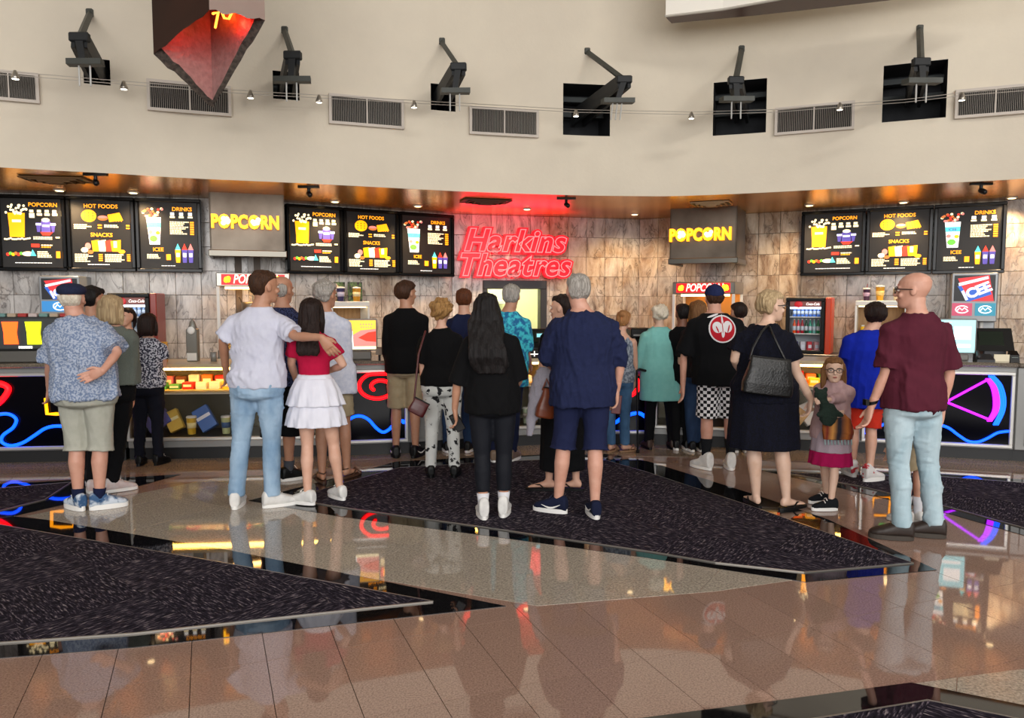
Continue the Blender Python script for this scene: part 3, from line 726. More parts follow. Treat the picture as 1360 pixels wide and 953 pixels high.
        if top.get('tank'):
            for s in (-1, 1): g.tube([spine(.785)+R*s*.055*H+Fw*.04*H, spine(.83)+R*s*.05*H, spine(.785)+R*s*.055*H-Fw*.05*H], [.014*H]*3, 8)
        else:
            for s in (-1, 1):
                S0, e, wr, hdv, cu, side = A[s]; ar = (top.get('armr', .038)+.002)*H*(.35+.65*armw); 
                if sl <= .5:
                    q = sl*2; pts = [spine(.775)+R*s*sw*.5, S0-UP*.004*H, S0.lerp(e, q*.55), S0.lerp(e, q)]; rr = [ar*.92, ar*.95, ar*.98, ar*top.get('hemr', 1.02)]
                else:
                    q = (sl-.5)*2; pts = [spine(.775)+R*s*sw*.5, S0-UP*.004*H, S0.lerp(e, .55), e, e.lerp(wr, q)]; rr = [ar*.9, ar*.9, ar*.88, ar*.76, ar*.62]
                # shoulder slope
                g.tube([spine(.832)-Fw*.006*H, spine(.832).lerp(S0, .5)+UP*.003*H, S0], [ar*.55, ar*.66, ar*.88], 12)
                pts2 = pts; g.tube(pts2, rr, 14, round_=False)
        tg = solid(g, .0105*vox, top.get('sm', 3), folds(int(x)+len(label), top.get('amp', .0055)*1.6, top.get('f', (12, 10, 5)), -.008))
        if top.get('uv'): pass
        to = tg.build(top['name'], top['mat'], root, True, fix=False, label=top.get('label'))
    else: tg = None
    # ---- bottom
    if bottom:
        bk = bottom['kind']; g = G(); ew = bottom.get('ease', .008); zt = bottom.get('top', min(.60, top['hem']+.018) if top else .6)
        if bk in ('pants', 'shorts'):
            zz = [z for z in (.475, .50, .54, .58) if z < zt]+[zt]
            g.loft([sec(.458, ew, ew, .6, .7), sec(.466, ew, ew, .85, .9)]+[sec(z, ew+(.01 if z < .56 else 0), ew+(.01 if z < .56 else 0)) for z in zz], 24)
            for s in (-1, 1):
                cut = bottom.get('cut', .06)*H; mul = bottom.get('mul', 1.0); hemr = bottom.get('hemr')
                pts = [hipj[s]+UP*.03*H, hipj[s].lerp(knee[s], .3), hipj[s].lerp(knee[s], .7), knee[s], knee[s].lerp(ank[s], .3)-Fw*.006*H, knee[s].lerp(ank[s], .65)-Fw*.002*H, ank[s]-UP*.0]
                base_r = [.050*lr, .049*lr, .040*lr, .0335, .034, .029, .024]
                rr = [r*H*mul+ew for r in base_r]
                if hemr:
                    for i in range(3, 7): t = (i-2)/4; rr[i] = rr[i]*(1-t)+hemr*H*t
                # truncate at z=cut
                P2, R2 = [], []
                for i in range(len(pts)):
                    if pts[i].z > cut: P2.append(pts[i]); R2.append(rr[i]); continue
                    a, b_ = pts[i-1], pts[i]; t = (a.z-cut)/(a.z-b_.z+1e-9); P2.append(a.lerp(b_, t)); R2.append(rr[i-1]*(1-t)+rr[i]*t); break
                if bk == 'shorts': R2[-1] = bottom.get('hemr2', .056)*H; R2[-2] = (R2[-2]+R2[-1])/2*1.02
                g.tube(P2, R2, 16, up=Fw, round_=False)
        else:   # skirt: list of (z, half width, half depth) fractions
            secs = []
            n = 40
            for z, a, b_ in bottom['prof']:
                secs.append((spine(z)*1, R*a*H, Fw*b_*H))
            Rg = []
            for j, (c, ax, ay) in enumerate(secs):
                k_ = j/(len(secs)-1); r_ = []
                for i in range(n):
                    t = 2*PI*i/n; pm = 1+bottom.get('pleat', .03)*k_*math.sin(t*bottom.get('np', 11)+1); r_.append(c+ax*math.cos(t)*pm+ay*math.sin(t)*pm)
                Rg.append(r_)
            g.rings(Rg)
        bg_ = solid(g, .0105*vox, 2, folds(int(x)+5, bottom.get('amp', .006), bottom.get('f', (12, 12, 9))))
        bo2 = bg_.build(bottom['name'], bottom['mat'], root, True, fix=False, label=bottom.get('label'))
        if bottom.get('pat'):
            me = bo2.data; at = me.attributes.new('pat', 'FLOAT_VECTOR', 'POINT'); co = np.empty(len(me.vertices)*3, dtype=np.float32); me.vertices.foreach_get('co', co); co = co.reshape(-1, 3)
            out = np.zeros_like(co)
            for s in (-1, 1):
                mk = (co[:, 0]*s-spine(.5).x*s) >= 0; cx, cy = hipj[s].x, hipj[s].y
                an = np.arctan2(co[:, 0]-cx, -(co[:, 1]-cy)); out[mk, 0] = an[mk]*.085*1.0+s*.3
            out[:, 2] = co[:, 2]; at.data.foreach_set('vector', out.reshape(-1))
    for ex in (bottom or {}).get('tiers', ()):
        n = 48; Rg = []
        for j, (z, a, b_) in enumerate(ex['prof']):
            k_ = .3+.7*j/(len(ex['prof'])-1); Rg.append([spine(z)+R*a*H*math.cos(2*PI*i/n)*(1+.06*k_*math.sin(i*2*PI/n*13+j))+Fw*b_*H*math.sin(2*PI*i/n)*(1+.06*k_*math.sin(i*2*PI/n*13+j)) for i in range(n)])
        g = G(); g.rings(Rg); solid(g, .009, 1).build(ex['name'], ex['mat'], bo2, True, fix=False, label=ex.get('label'))
    # ---- socks and shoes
    if shoes:
        kd = shoes['kind']
        for s in (-1, 1):
            if shoes.get('sock'):
                zk = shoes['sockh']*H; t = min(1, (zk-ank[s].z)/(knee[s].z-ank[s].z)); g = G()
                g.tube([ank[s]-UP*.015, ank[s], ank[s].lerp(knee[s], t*.5)-Fw*.003*H, ank[s].lerp(knee[s], t)-Fw*.006*H*t], [.024*H, .0225*H, .0245*H, (.0225+.012*t*2)*H], 14, round_=False)
                g.build('sock', shoes['sock'], root, True)
            L_ = .152*H*shoes.get('scale', 1)
            if kd in ('flipflop', 'sandal'):
                up, so = shoe_geo(foot[s]-Vector((-math.sin(toe[s]), math.cos(toe[s]), 0))*.0, toe[s], L_*1.05, .088, 'shoe', .02)
                so_ = so.build('sandal', shoes['mat'], root, False)
                f = Vector((-math.sin(toe[s]), math.cos(toe[s]), 0)); ss_ = Vector((f.y, -f.x, 0)); b0 = foot[s]; g = G()
                tp = b0+f*L_*.56+UP*.04
                for q in (-1, 1): g.tube([b0+f*L_*.14+ss_*q*.042+UP*.02, b0+f*L_*.3+ss_*q*.036+UP*.055, tp], [.006]*3, 8)
                if kd == 'sandal': g.tube([b0+f*L_*.5-ss_*.045+UP*.02, b0+f*L_*.46+UP*.062, b0+f*L_*.5+ss_*.045+UP*.02], [.014]*3, 8); g.tube([b0-f*L_*.1-ss_*.03+UP*.09, b0+f*L_*.1+UP*.1, b0-f*L_*.1+ss_*.03+UP*.09, b0-f*L_*.24+UP*.085, b0-f*L_*.1-ss_*.03+UP*.09], [.006]*5, 6)
                g.build('strap', shoes['mat'], so_, True)
            else:
                up, so = shoe_geo(foot[s], toe[s], L_, .098*shoes.get('wide', 1)*H/1.75, 'high' if kd == 'high' else 'shoe', shoes.get('zs', .028))
                f = Vector((-math.sin(toe[s]), math.cos(toe[s]), 0)); ss_ = Vector((f.y, -f.x, 0))
                up.tube([foot[s]+UP*.05, foot[s]+UP*(.1 if kd == 'high' else .072)*H/1.75+f*.0], [.036*H/1.75, .034*H/1.75], 14)
                sh = solid(up, .0068*vox, 2).build('shoe', shoes['mat'], root, True, fix=False)
                so.build('sole', shoes.get('sole', SOLEW), sh, False)
                g = G()
                for k in range(4):
                    y = .2+k*.07; b0 = foot[s]+f*L_*y; h = (.40-.075*k*1.3)*L_*.95+.02; g.tube([b0-ss_*.028+UP*(h-.008), b0+UP*(h+.004), b0+ss_*.028+UP*(h-.008)], [.004]*3, 6)
                g.build('laces', shoes.get('lace', SOLEW), sh, True)
                if shoes.get('swoosh'):
                    for q in (-1, 1):
                        g = G(); b0 = foot[s]; ww = .046*H/1.75
                        P_ = [b0+f*L_*a+ss_*q*(ww*w_)+UP*z for a, w_, z in ((-.12, .86, .072), (-.02, .9, .058), (.1, .93, .044), (.2, .99, .042), (.3, 1.04, .05), (.42, 1.06, .062))]
                        g.tube(P_, [.002, .005, .008, .008, .005, .002], 8); g.build('side_mark', shoes['swoosh'], sh, True, label='white curved check mark on the side')
    return dict(root=root, O=O, H=H, Y=Y, R=R, F=Fw, hp=hp, u=u, spine=spine, sec=sec, A=A, top=tg, sho=sho, HR=HR, HF=HF, foot=foot, hipj=hipj, knee=knee, ank=ank)

def glasses(p, col='#1c1b1d'):
    hp, u, HR, HF = p['hp'], p['u'], p['HR'], p['HF']; g = G()
    for s in (-1, 1):
        c = hp(s*.165, .445, .5); P = [c+HR*.125*u*math.cos(t)+UP*.085*u*math.sin(t)*(1) for t in np.linspace(0, 2*PI, 15)]
        g.tube(P, [.012*u]*15, 6, round_=False); g.tube([hp(s*.29, .44, .53), hp(s*.36, .25, .53), hp(s*.375, -.02, .52)], [.014*u]*3, 6)
    g.tube([hp(-.045, .46, .52), hp(.045, .46, .52)], [.012*u]*2, 6)
    g.build('glasses', M('spectacle_frame', col, .3), p['root'], True)
def cap(p, mat, kind='ball'):
    hp, u, HR, HF = p['hp'], p['u'], p['HR'], p['HF']; g = G()
    z0 = .56 if kind == 'ball' else .62
    secs = [(z0, .385, .42, -.53), (.7, .392, .43, -.53), (.82, .375, .40, -.50), (.93, .30, .30, -.41), (1.01, .19, .16, -.3), (1.06, .05, .0, -.13)]
    if kind == 'flat': secs = [(z0, .37, .40, -.50), (.68, .42, .46, -.54), (.78, .45, .50, -.55), (.88, .40, .42, -.50), (.97, .25, .26, -.36), (1.0, .06, .02, -.13)]
    g.loft([(hp(0, (f_+b_)/2, z), HR*w_*u, HF*(f_-b_)/2*u) for z, w_, f_, b_ in secs], 24)
    g.loft([(hp(0, .38, .62), HR*.27*u, UP*.03*u), (hp(0, .55, .60), HR*.26*u, UP*.025*u), (hp(0, .72 if kind == 'ball' else .56, .57), HR*.15*u, UP*.02*u)], 14)
    o = solid(g, .007, 2).build('cap', mat, p['root'], True, fix=False)
    if kind == 'ball':
        g = G(); g.sph(hp(0, -.06, 1.065), .03*u); 
        for t in range(6):
            a = t*PI/3+.3; pts = []
            for z, w_, f_, b_ in secs[1:]: pts.append(hp(w_*math.cos(a)*1.01, (f_+b_)/2+(f_-b_)/2*math.sin(a)*1.01, z))
            g.tube(pts, [.006*u]*len(pts), 5)
        g.build('seam', mat, o, True)
def project_disc(p, cx, cy, rad, name, parts, label):
    """flat print laid on the back of the top: parts = [(material, list of polygons in unit coords)]"""
    tg = p['top']; bvh = BVHTree.FromPolygons([Vector(v) for v in tg.v], tg.f)
    c = PY(cx, cy, p['Y'])-p['O']; root = None
    g = G(); mats = []
    for k, (mt, polys) in enumerate(parts):
        mats.append(mt)
        for vs, fs in polys:
            out = []
            for a, b_ in vs:
                q = Vector((c.x+a*rad, c.y-1.5, c.z+b_*rad)); h = bvh.ray_cast(q, Vector((0, 1, 0)))
                out.append((q.x, (h[0].y if h[0] else c.y)-.0025-.0012*k, q.z))
            g.add(out, fs, k)
    return g.build(name, mats, p['root'], True, fix=False, label=label)
def disc(cx, cy, rx, ry, rot=0, n=28, k=5, r0=0):
    vs = []; fs = []
    for j in range(k+1):
        q = r0+(1-r0)*j/k
        for i in range(n):
            t = 2*PI*i/n; a, b_ = rx*q*math.cos(t), ry*q*math.sin(t); vs.append((cx+a*math.cos(rot)-b_*math.sin(rot), cy+a*math.sin(rot)+b_*math.cos(rot)))
    for j in range(k):
        for i in range(n): fs.append((j*n+i, j*n+(i+1) % n, (j+1)*n+(i+1) % n, (j+1)*n+i))
    return vs, fs

# ---- wardrobe ----
def dark(n, c, c2=None): return cloth(n, c, c2, sc=30, k=.3)
H_GREY = hairmat('grey_hair', '#6b655f', '#c0bab2'); H_WHITE = hairmat('white_hair', '#c9bca6', '#ece2d0'); H_BRN = hairmat('brown_hair', '#20120c', '#51331f'); H_DBRN = hairmat('dark_brown_hair', '#0e0807', '#2c1a14')
H_BLK = hairmat('black_hair', '#050505', '#1e1818', .35); H_BLD = hairmat('blonde_hair', '#8a7050', '#d0b890'); H_LBR = hairmat('light_brown_hair', '#55371f', '#94683f'); H_CURL = hairmat('curly_blond_hair', '#6d4d2b', '#b98d55'); H_RED = hairmat('auburn_hair', '#3a1d10', '#6e3c20'); H_STR = hairmat('strawberry_blond_hair', '#7c5330', '#c08a58')
def checker_mat():
    m, nt, b, N, L = node_mat('checkered_cotton', .85, 0, .2)
    a = N('Attribute', attribute_name='pat'); ad = N('VectorMath', operation='ADD'); ad.inputs[1].default_value = (0, .01, 0); L(a.outputs['Vector'], ad.inputs[0])
    c = N('TexChecker', i_Scale=1/.0305); c.inputs['Color1'].default_value = lin('#101014'); c.inputs['Color2'].default_value = lin('#e8e6e8'); L(ad.outputs[0], c.inputs['Vector']); L(c.outputs['Color'], b.inputs['Base Color']); return m
def denim(n, c, c2): return M(n, c, .9, spec=.2, var=(7, c2, .22), bump=(320, .3), stretch=(1, 1, .5))
JEANA = denim('light_blue_denim', '#6585a4', '#a9c1d6'); JEANB = denim('pale_washed_denim', '#8fa9b4', '#bccfd6'); JEANC = denim('dark_denim', '#1a2740', '#2e4566'); JEAND = denim('mid_blue_denim', '#2c4a6c', '#52779c')
BLKT = cloth('black_cotton', '#060608'); BLKP = cloth('black_trouser_cloth', '#090a0d'); NAVY = cloth('navy_jersey', '#191f3c', '#202748', sc=40, k=.3); NAVYS = cloth('navy_short_cloth', '#1b2140'); KHAK = cloth('khaki_cotton', '#9a8a6d', '#ab9c80', sc=20, k=.3)
LEGG = cloth('charcoal_legging', '#14161d', rough=.7)

# ---- the queue, nearest the counter first ----
person('staff_person', 'person behind the left counter in dark maroon shirt, smiling face framed by brown hair', 168, ((160, 640, 0), (176, 640, 0)), (168, 409), 'f', PI-.2, PI-.25, D=8.42, H=None, tone='fair', vox=1.5,
       arms={'L': (186, 478, -.1, 184, 500, -.4), 'R': (150, 478, -.1, 156, 500, -.4)}, top=dict(name='shirt', mat=dark('dark_maroon_shirt', '#2a1118'), hem=.5, sleeve=.45), bottom=dict(kind='pants', name='trousers', mat=BLKP, cut=.05), hair=dict(kind='pony', mat=H_DBRN), shoes=dict(kind='shoe', mat=BLKG, sole=BLACK))
person('person', 'woman with dark bob in black and white patterned top at the left display case', 197, ((186, 618, .2), (211, 617, -.2)), (196, 417), 'f', 0, 0, width=1.05, tone='fair', vox=1.35,
       arms={'L': (181, 486, .05, 187, 480, .3), 'R': (218, 486, .05, 212, 476, .3)}, top=dict(name='blouse', mat=M('black_and_white_floral_cloth', '#20233a', .85, var=(62, '#c3c6d2', .03, .51)), hem=.52, sleeve=.3, drape=1.0, ease=.016), bottom=dict(kind='pants', name='trousers', mat=dark('navy_black_trousers', '#12141f'), cut=.03, mul=1.06, hemr=.034), hair=dict(kind='bob', mat=H_DBRN, inf=.02), shoes=dict(kind='shoe', mat=BLACK, sole=BLACK))
person('person', 'person in black cap mostly hidden behind the flat cap man', 128, ((120, 640, .2), (137, 640, -.2)), (122, 381), 'm', 0, -.4, tone='tan', vox=1.4,
       top=dict(name='shirt', mat=BLKT, hem=.5, sleeve=.4), bottom=dict(kind='pants', name='trousers', mat=BLKP, cut=.05), hair=dict(kind='short', mat=H_BLK, inf=.03), shoes=dict(kind='shoe', mat=BLACK))
person('person', 'woman with blonde hair, loose grey green top and black trousers beside flat cap man', 150, ((122, 654, .5), (151, 653, -.9)), (148, 393), 'f', 0, -.15, width=1.1, tone='fair', vox=1.25, hipx=148,
       arms={'L': (122, 490, 0, 126, 520, .1), 'R': (174, 488, 0, 175, 520, .02)}, top=dict(name='top', mat=cloth('grey_green_knit', '#5f665f', '#6d746d'), hem=.555, sleeve=.8, drape=1.08, ease=.03, armr=.05, flare=.1), bottom=dict(kind='pants', name='trousers', mat=BLKP, cut=.05), hair=dict(kind='bob', mat=H_BLD, inf=.02),
       shoes=dict(kind='shoe', mat=cloth('pale_pink_trainer', '#c9c4c4', '#bfa8a4', .6, 25)))
P = person('person', 'older man in navy flat cap, grey blue patterned shirt and light shorts, hand behind back', 113, ((105, 677, .95), (133, 676, -.95)), (96, 376), 'm', 0, .15, width=1.28, depth=1.35, tone='pink', hipx=113, shx=106, legw=1.1, headtilt=.1,
       arms={'L': (66, 484, .05, 66, 518, .2), 'R': (156, 468, -.08, 137, 492, -.24, (-1, -.1, -.42), .5, (.3, 0, 1))}, top=dict(name='shirt', mat=cloth('grey_blue_print_shirt', '#6f7f9c', '#a9b2c3', sc=75, k=.06), hem=.50, sleeve=.44, drape=1.02, ease=.022, armr=.046, hemr=1.18, amp=.01), bottom=dict(kind='shorts', name='shorts', mat=cloth('light_grey_khaki', '#a3a396', '#b1b0a4', sc=20, k=.3), cut=.262, hemr2=.058, ease=.014),
       hair=dict(kind='short', mat=H_WHITE, cap=1), shoes=dict(kind='shoe', mat=cloth('blue_white_trainer', '#3a5a80', '#c3ccd6', .6, 14, .06), zs=.04, sock=cloth('navy_sock', '#141b38'), sockh=.095))
cap(P, cloth('navy_flat_cap', '#1d2238', '#282e48'), 'flat')
PG_ = person('person', 'balding man in dark navy dotted shirt and black shorts behind the white t-shirt man', 375, ((362, 640, .2), (384, 638, -.8)), (374, 367), 'm', 0, -.3, tone='tan', vox=1.25, width=1.05,
       top=dict(name='shirt', mat=cloth('navy_dotted_shirt', '#12152b', '#3b4266', sc=95, k=.05), hem=.47, sleeve=.45), bottom=dict(kind='shorts', name='shorts', mat=BLKP, cut=.22), hair=dict(kind='fringe_bald', mat=H_GREY), shoes=dict(kind='shoe', mat=BLACK, sock=cloth('grey_sock', '#43464d'), sockh=.1))
person('person', 'grey haired woman in white blouse and brown sandals beyond the girl in red', 438, ((428, 640, .5), (461, 634, -.4)), (432, 374), 'f', 0, -.4, tone='tan', vox=1.25, width=1.1, hipx=440,
       arms={'L': (418, 490, .1, 425, 500, .25), 'R': (458, 485, .05, 452, 505, .2)}, top=dict(name='blouse', mat=cloth('white_blue_blouse', '#bcc2d6', '#d6d8e4', sc=30), hem=.44, sleeve=.45, ease=.02), bottom=dict(kind='shorts', name='shorts', mat=KHAK, cut=.33), hair=dict(kind='short', mat=H_GREY, inf=.05, lump=.006), shoes=dict(kind='sandal', mat=M('brown_leather', '#4c3020', .5)))
PB = person('person', 'young man in white t-shirt and light blue jeans, arm around the girl in red', 340, ((314, 674, .15), (362, 673, -1.0)), (350, 360), 'm', 0, -.75, tone='tan', hipx=341, shx=345, width=1.1,
       arms={'L': (296, 452, .0, 300, 492, .18), 'R': (392, 447, -.12, 427, 448, -.25, (.55, .12, -.8), .5, (.8, 0, .6))}, top=dict(name='t_shirt', mat=cloth('white_jersey', '#c2c3d4', '#cdcedc', sc=15, k=.3), hem=.512, sleeve=.42, drape=.96, amp=.009, armr=.042), bottom=dict(kind='pants', name='jeans', mat=JEANA, cut=.035, mul=1.04, hemr=.036, amp=.009, f=(10, 10, 22)),
       hair=dict(kind='short', mat=H_BRN, inf=-.015), shoes=dict(kind='shoe', mat=WHT))
person('person', 'girl in red crop top and tiered white skirt with long brown hair', 420, ((409, 671, 1.1), (452, 664, .7)), (413, 398), 'f', 0, -.05, tone='fair', hipx=419, width=.98, legw=.98,
       arms={'L': (387, 484, .04, 394, 508, .2), 'R': (456, 486, .0, 436, 494, .22)}, top=dict(name='crop_top', mat=cloth('red_rib_knit', '#a80f38', '#b8153f', sc=20, k=.3), hem=.62, sleeve=.3, ease=.006, drape=.84), bottom=dict(kind='skirt', name='skirt', mat=cloth('white_skirt_cotton', '#d8d8e4', '#e2e2ec', sc=12, k=.3), prof=[(.635, .078, .062), (.60, .094, .078), (.52, .118, .098), (.405, .128, .11)], pleat=.035,
       tiers=[dict(name='ruffle', mat=MC['white_skirt_cotton'], prof=[(.615, .09, .075), (.56, .118, .1), (.485, .142, .118)]), dict(name='ruffle', mat=MC['white_skirt_cotton'], prof=[(.50, .118, .1), (.44, .138, .116), (.385, .148, .125)])]), hair=dict(kind='long', mat=H_DBRN, len=.73, w=.40, sides=-.35), shoes=dict(kind='shoe', mat=WHT))
person('person', 'tall boy in black sweater and khaki shorts at the red spiral neon panel', 537, ((526, 607, .2), (552, 607, -.3)), (539, 374), 'm', 0, -.6, tone='tan', vox=1.35, width=.98,
       arms={'L': (514, 468, .0, 519, 490, .2), 'R': (561, 468, .0, 558, 494, .15)}, top=dict(name='sweater', mat=BLKT, hem=.485, sleeve=.95, ease=.018, drape=.98), bottom=dict(kind='shorts', name='shorts', mat=KHAK, cut=.285), hair=dict(kind='short', mat=H_BRN, inf=.04), shoes=dict(kind='shoe', mat=BLACK, sole=BLACK, swoosh=SOLEW))
person('person', 'boy with auburn hair in navy t-shirt, between the curly haired woman and the counter', 612, ((594, 600, .2), (622, 600, -.2)), (616, 384), 'm', 0, 0, tone='fair', vox=1.4,
       top=dict(name='t_shirt', mat=cloth('navy_tee', '#171d3a'), hem=.48, sleeve=.45), bottom=dict(kind='pants', name='jeans', mat=JEANC, cut=.05), hair=dict(kind='short', mat=H_RED), shoes=dict(kind='shoe', mat=BLACK))
person('person', 'older woman with curly blond hair, black top and white trousers with black print', 586, ((572, 634, .2), (604, 634, -.1)), (586, 401), 'f', 0, 0, tone='fair', vox=1.2, width=1.08,
       arms={'L': (561, 484, .0, 563, 520, .05), 'R': (611, 484, .0, 608, 520, .1)}, top=dict(name='top', mat=BLKT, hem=.525, sleeve=.5, ease=.016, drape=1.0), bottom=dict(kind='pants', name='trousers', mat=M('white_trousers_black_print', '#16161a', .9, var=(17, '#c9cac6', .012, .40)), cut=.055, mul=1.08, hemr=.034, amp=.005), hair=dict(kind='short', mat=H_CURL, inf=.07, lump=.012, lf=70), shoes=dict(kind='shoe', mat=BLACK, sole=BLACK))
person('person', 'man with grey hair in bright blue tropical print shirt and navy trousers', 672, ((656, 613, .2), (680, 612, -.2)), (679, 378), 'm', -.15, -.1, tone='tan', vox=1.3, width=1.12, hipx=672, shx=674,
       arms={'L': (648, 480, 0, 650, 515, .1), 'R': (700, 470, .03, 704, 484, .25)}, top=dict(name='tropical_shirt', mat=M('blue_tropical_print', '#0c5f92', .8, var=(26, '#3fc0d0', .07)), hem=.43, sleeve=.44, ease=.02, drape=1.0), bottom=dict(kind='pants', name='trousers', mat=cloth('navy_trouser_cloth', '#141a33'), cut=.03), hair=dict(kind='short', mat=H_GREY), shoes=dict(kind='shoe', mat=M('tan_shoe_leather', '#6e5a48', .5)))
PH = person('person', 'woman with long straight black hair, black t-shirt, charcoal leggings and white trainers', 652, ((642, 689, .15), (669, 686, -.1)), (646, 392), 'f', 0, -.05, tone='tan', hipx=654, shx=652, width=1.08, depth=1.1, legw=1.02,
       arms={'L': (607, 512, -.02, 604, 545, .02, (.15, .1, -1), .9), 'R': (690, 505, .05, 680, 520, .25)}, top=dict(name='t_shirt', mat=BLKT, hem=.475, sleeve=.5, ease=.018, drape=1.05, armr=.042), bottom=dict(kind='pants', name='leggings', mat=LEGG, cut=.12, ease=.007, amp=.003), hair=dict(kind='long', mat=H_BLK, len=.655, w=.60, amp=.004, sides=-.4), shoes=dict(kind='high', mat=WHT, sock=cloth('white_sock', '#d5d5da'), sockh=.112))
P = person('person', 'woman in long black dress and flip flops half hidden by the navy man', 745, ((729, 652, 1.2), (765, 652, 1.0)), (747, 393), 'f', .3, 1.1, tone='fair', vox=1.2,
       arms={'L': (722, 482, .0, 716, 500, -.1, None, .5), 'R': (765, 490, 0, 765, 520, .1)}, top=dict(name='dress_top', mat=BLKT, hem=.56, sleeve=.3), bottom=dict(kind='skirt', name='dress_skirt', mat=BLKP, prof=[(.6, .08, .07), (.52, .11, .09), (.3, .115, .095), (.11, .12, .1)]), hair=dict(kind='bun', mat=H_DBRN), shoes=dict(kind='flipflop', mat=BLACK))
PN = person('person', 'big man with short grey hair in navy pullover and navy shorts', 775, ((741, 682, 1.1), (790, 688, .1)), (768, 366), 'm', 0, .12, tone='pink', hipx=774, shx=775, width=1.22, depth=1.3, legw=1.06,
       arms={'L': (724, 478, .05, 738, 494, .28), 'R': (825, 478, .0, 819, 520, .04, (0, .1, -1), .9)}, top=dict(name='pullover', mat=NAVY, hem=.462, sleeve=.62, ease=.022, drape=1.0, amp=.009, armr=.046), bottom=dict(kind='shorts', name='shorts', mat=NAVYS, cut=.275, hemr2=.062, ease=.012), hair=dict(kind='short', mat=H_GREY, inf=-.01), shoes=dict(kind='shoe', mat=cloth('navy_running_mesh', '#151b33'), swoosh=SOLEW, zs=.035, lace=M('navy_lace', '#1a2140', .8)))
person('person', 'woman with pinned up strawberry blond hair in patterned tank top and jeans', 822, ((811, 600, -.2), (830, 600, -.8)), (828, 413), 'f', -.3, -.3, tone='fair', vox=1.4, width=1.12, headtilt=-.1, hipx=819, shx=824,
       arms={'L': (800, 480, .1, 805, 490, .3), 'R': (844, 484, .0, 843, 505, .05)}, top=dict(name='tank_top', mat=cloth('grey_print_tank', '#5f6876', '#9aa2ac', sc=40, k=.08), hem=.5, sleeve=.1, tank=True, drape=1.0), bottom=dict(kind='pants', name='jeans', mat=JEAND, cut=.04, mul=1.1, hemr=.036), hair=dict(kind='bun', mat=H_STR, bobble=True), shoes=dict(kind='sandal', mat=M('tan_sandal', '#8b6a4c', .6)))
person('person', 'elderly woman with white hair in pale aqua cardigan and black trousers', 873, ((861, 596, .1), (893, 596, -.1)), (876, 405), 'f', .1, .15, tone='pale', vox=1.35, width=1.25, depth=1.1,
       arms={'L': (848, 484, .0, 850, 498, .3), 'R': (900, 484, .05, 893, 500, .3)}, top=dict(name='cardigan', mat=cloth('aqua_knit', '#79bdb8', '#86c8c2', sc=20, k=.3), hem=.345, sleeve=.9, ease=.024, drape=1.06, armr=.046, amp=.008, f=(22, 10, 3), flare=.06), bottom=dict(kind='pants', name='trousers', mat=BLKP, cut=.03, mul=1.1, hemr=.036), hair=dict(kind='short', mat=H_WHITE, inf=.05, lump=.008, lf=60), shoes=dict(kind='shoe', mat=M('brown_shoe', '#3a261c', .5), sole=BLACK))
person('person', 'dark haired person in black t-shirt left of the popcorn machine door', 904, ((897, 597, .1), (912, 597, -.1)), (907, 404), 'm', 0, .1, tone='brown', vox=1.5, top=dict(name='t_shirt', mat=BLKT, hem=.48, sleeve=.45), bottom=dict(kind='pants', name='trousers', mat=BLKP, cut=.04), hair=dict(kind='short', mat=H_BLK), shoes=dict(kind='shoe', mat=BLACK))
person('person', 'brown haired person in dark top and navy jeans, left of the checkered shorts man', 925, ((918, 599, .1), (931, 599, -.1)), (927, 400), 'f', 0, 0, tone='fair', vox=1.5, top=dict(name='top', mat=dark('dark_brown_top', '#1b1516'), hem=.5, sleeve=.45), bottom=dict(kind='pants', name='jeans', mat=JEANC, cut=.05), hair=dict(kind='bob', mat=H_LBR, inf=.03), shoes=dict(kind='shoe', mat=BLACK))
person('person', 'person with short dark hair between the checkered shorts man and the woman with glasses', 984, ((976, 600, .1), (991, 600, -.3)), (981, 402), 'm', 0, .2, tone='fair', vox=1.5, top=dict(name='shirt', mat=BLKT, hem=.5, sleeve=.45), bottom=dict(kind='pants', name='trousers', mat=BLKP, cut=.05), hair=dict(kind='short', mat=H_DBRN), shoes=dict(kind='shoe', mat=DGREY))
PC_ = person('person', 'man in navy cap, black t-shirt with red logo and checkered shorts', 950, ((937, 623, .5), (970, 623, -.15)), (949, 379), 'm', 0, -.05, tone='pink', vox=1.1, width=1.3, depth=1.35, legw=1.12, shx=948,
       arms={'L': (908, 474, .02, 907, 512, .05), 'R': (989, 474, .05, 985, 508, .12)}, top=dict(name='t_shirt', mat=cloth('black_tee_jersey', '#08090c'), hem=.465, sleeve=.46, ease=.024, drape=1.06, armr=.05, hemr=1.1), bottom=dict(kind='shorts', name='checkered_shorts', mat=checker_mat(), cut=.285, hemr2=.062, ease=.014, pat=True), hair=dict(kind='short', mat=H_BRN, cap=1), shoes=dict(kind='high', mat=WHT, sock=cloth('black_sock', '#14161a'), sockh=.17, wide=1.1))
cap(PC_, cloth('navy_cap', '#1a2244', '#222b52'))
RED = cloth('logo_red', '#b2202c'); WPR = cloth('logo_white', '#d8d6d8')
project_disc(PC_, 953, 436, .128, 'back_print', [(WPR, [disc(0, 0, 1, 1)]), (RED, [disc(0, 0, .9, .9)]), (WPR, [disc(-.38, .12, .36, .4, .2), disc(.36, .16, .34, .42, -.2), disc(0, .45, .07, .6, 0), disc(-.62, .95, .42, .07, .35), disc(0, -.28, .12, .34)]), (RED, [disc(-.4, -.02, .05, .26, .4), disc(.42, .02, .05, .3, -.3), disc(-.02, .1, .03, .4)])], 'round red and white emblem on the back')
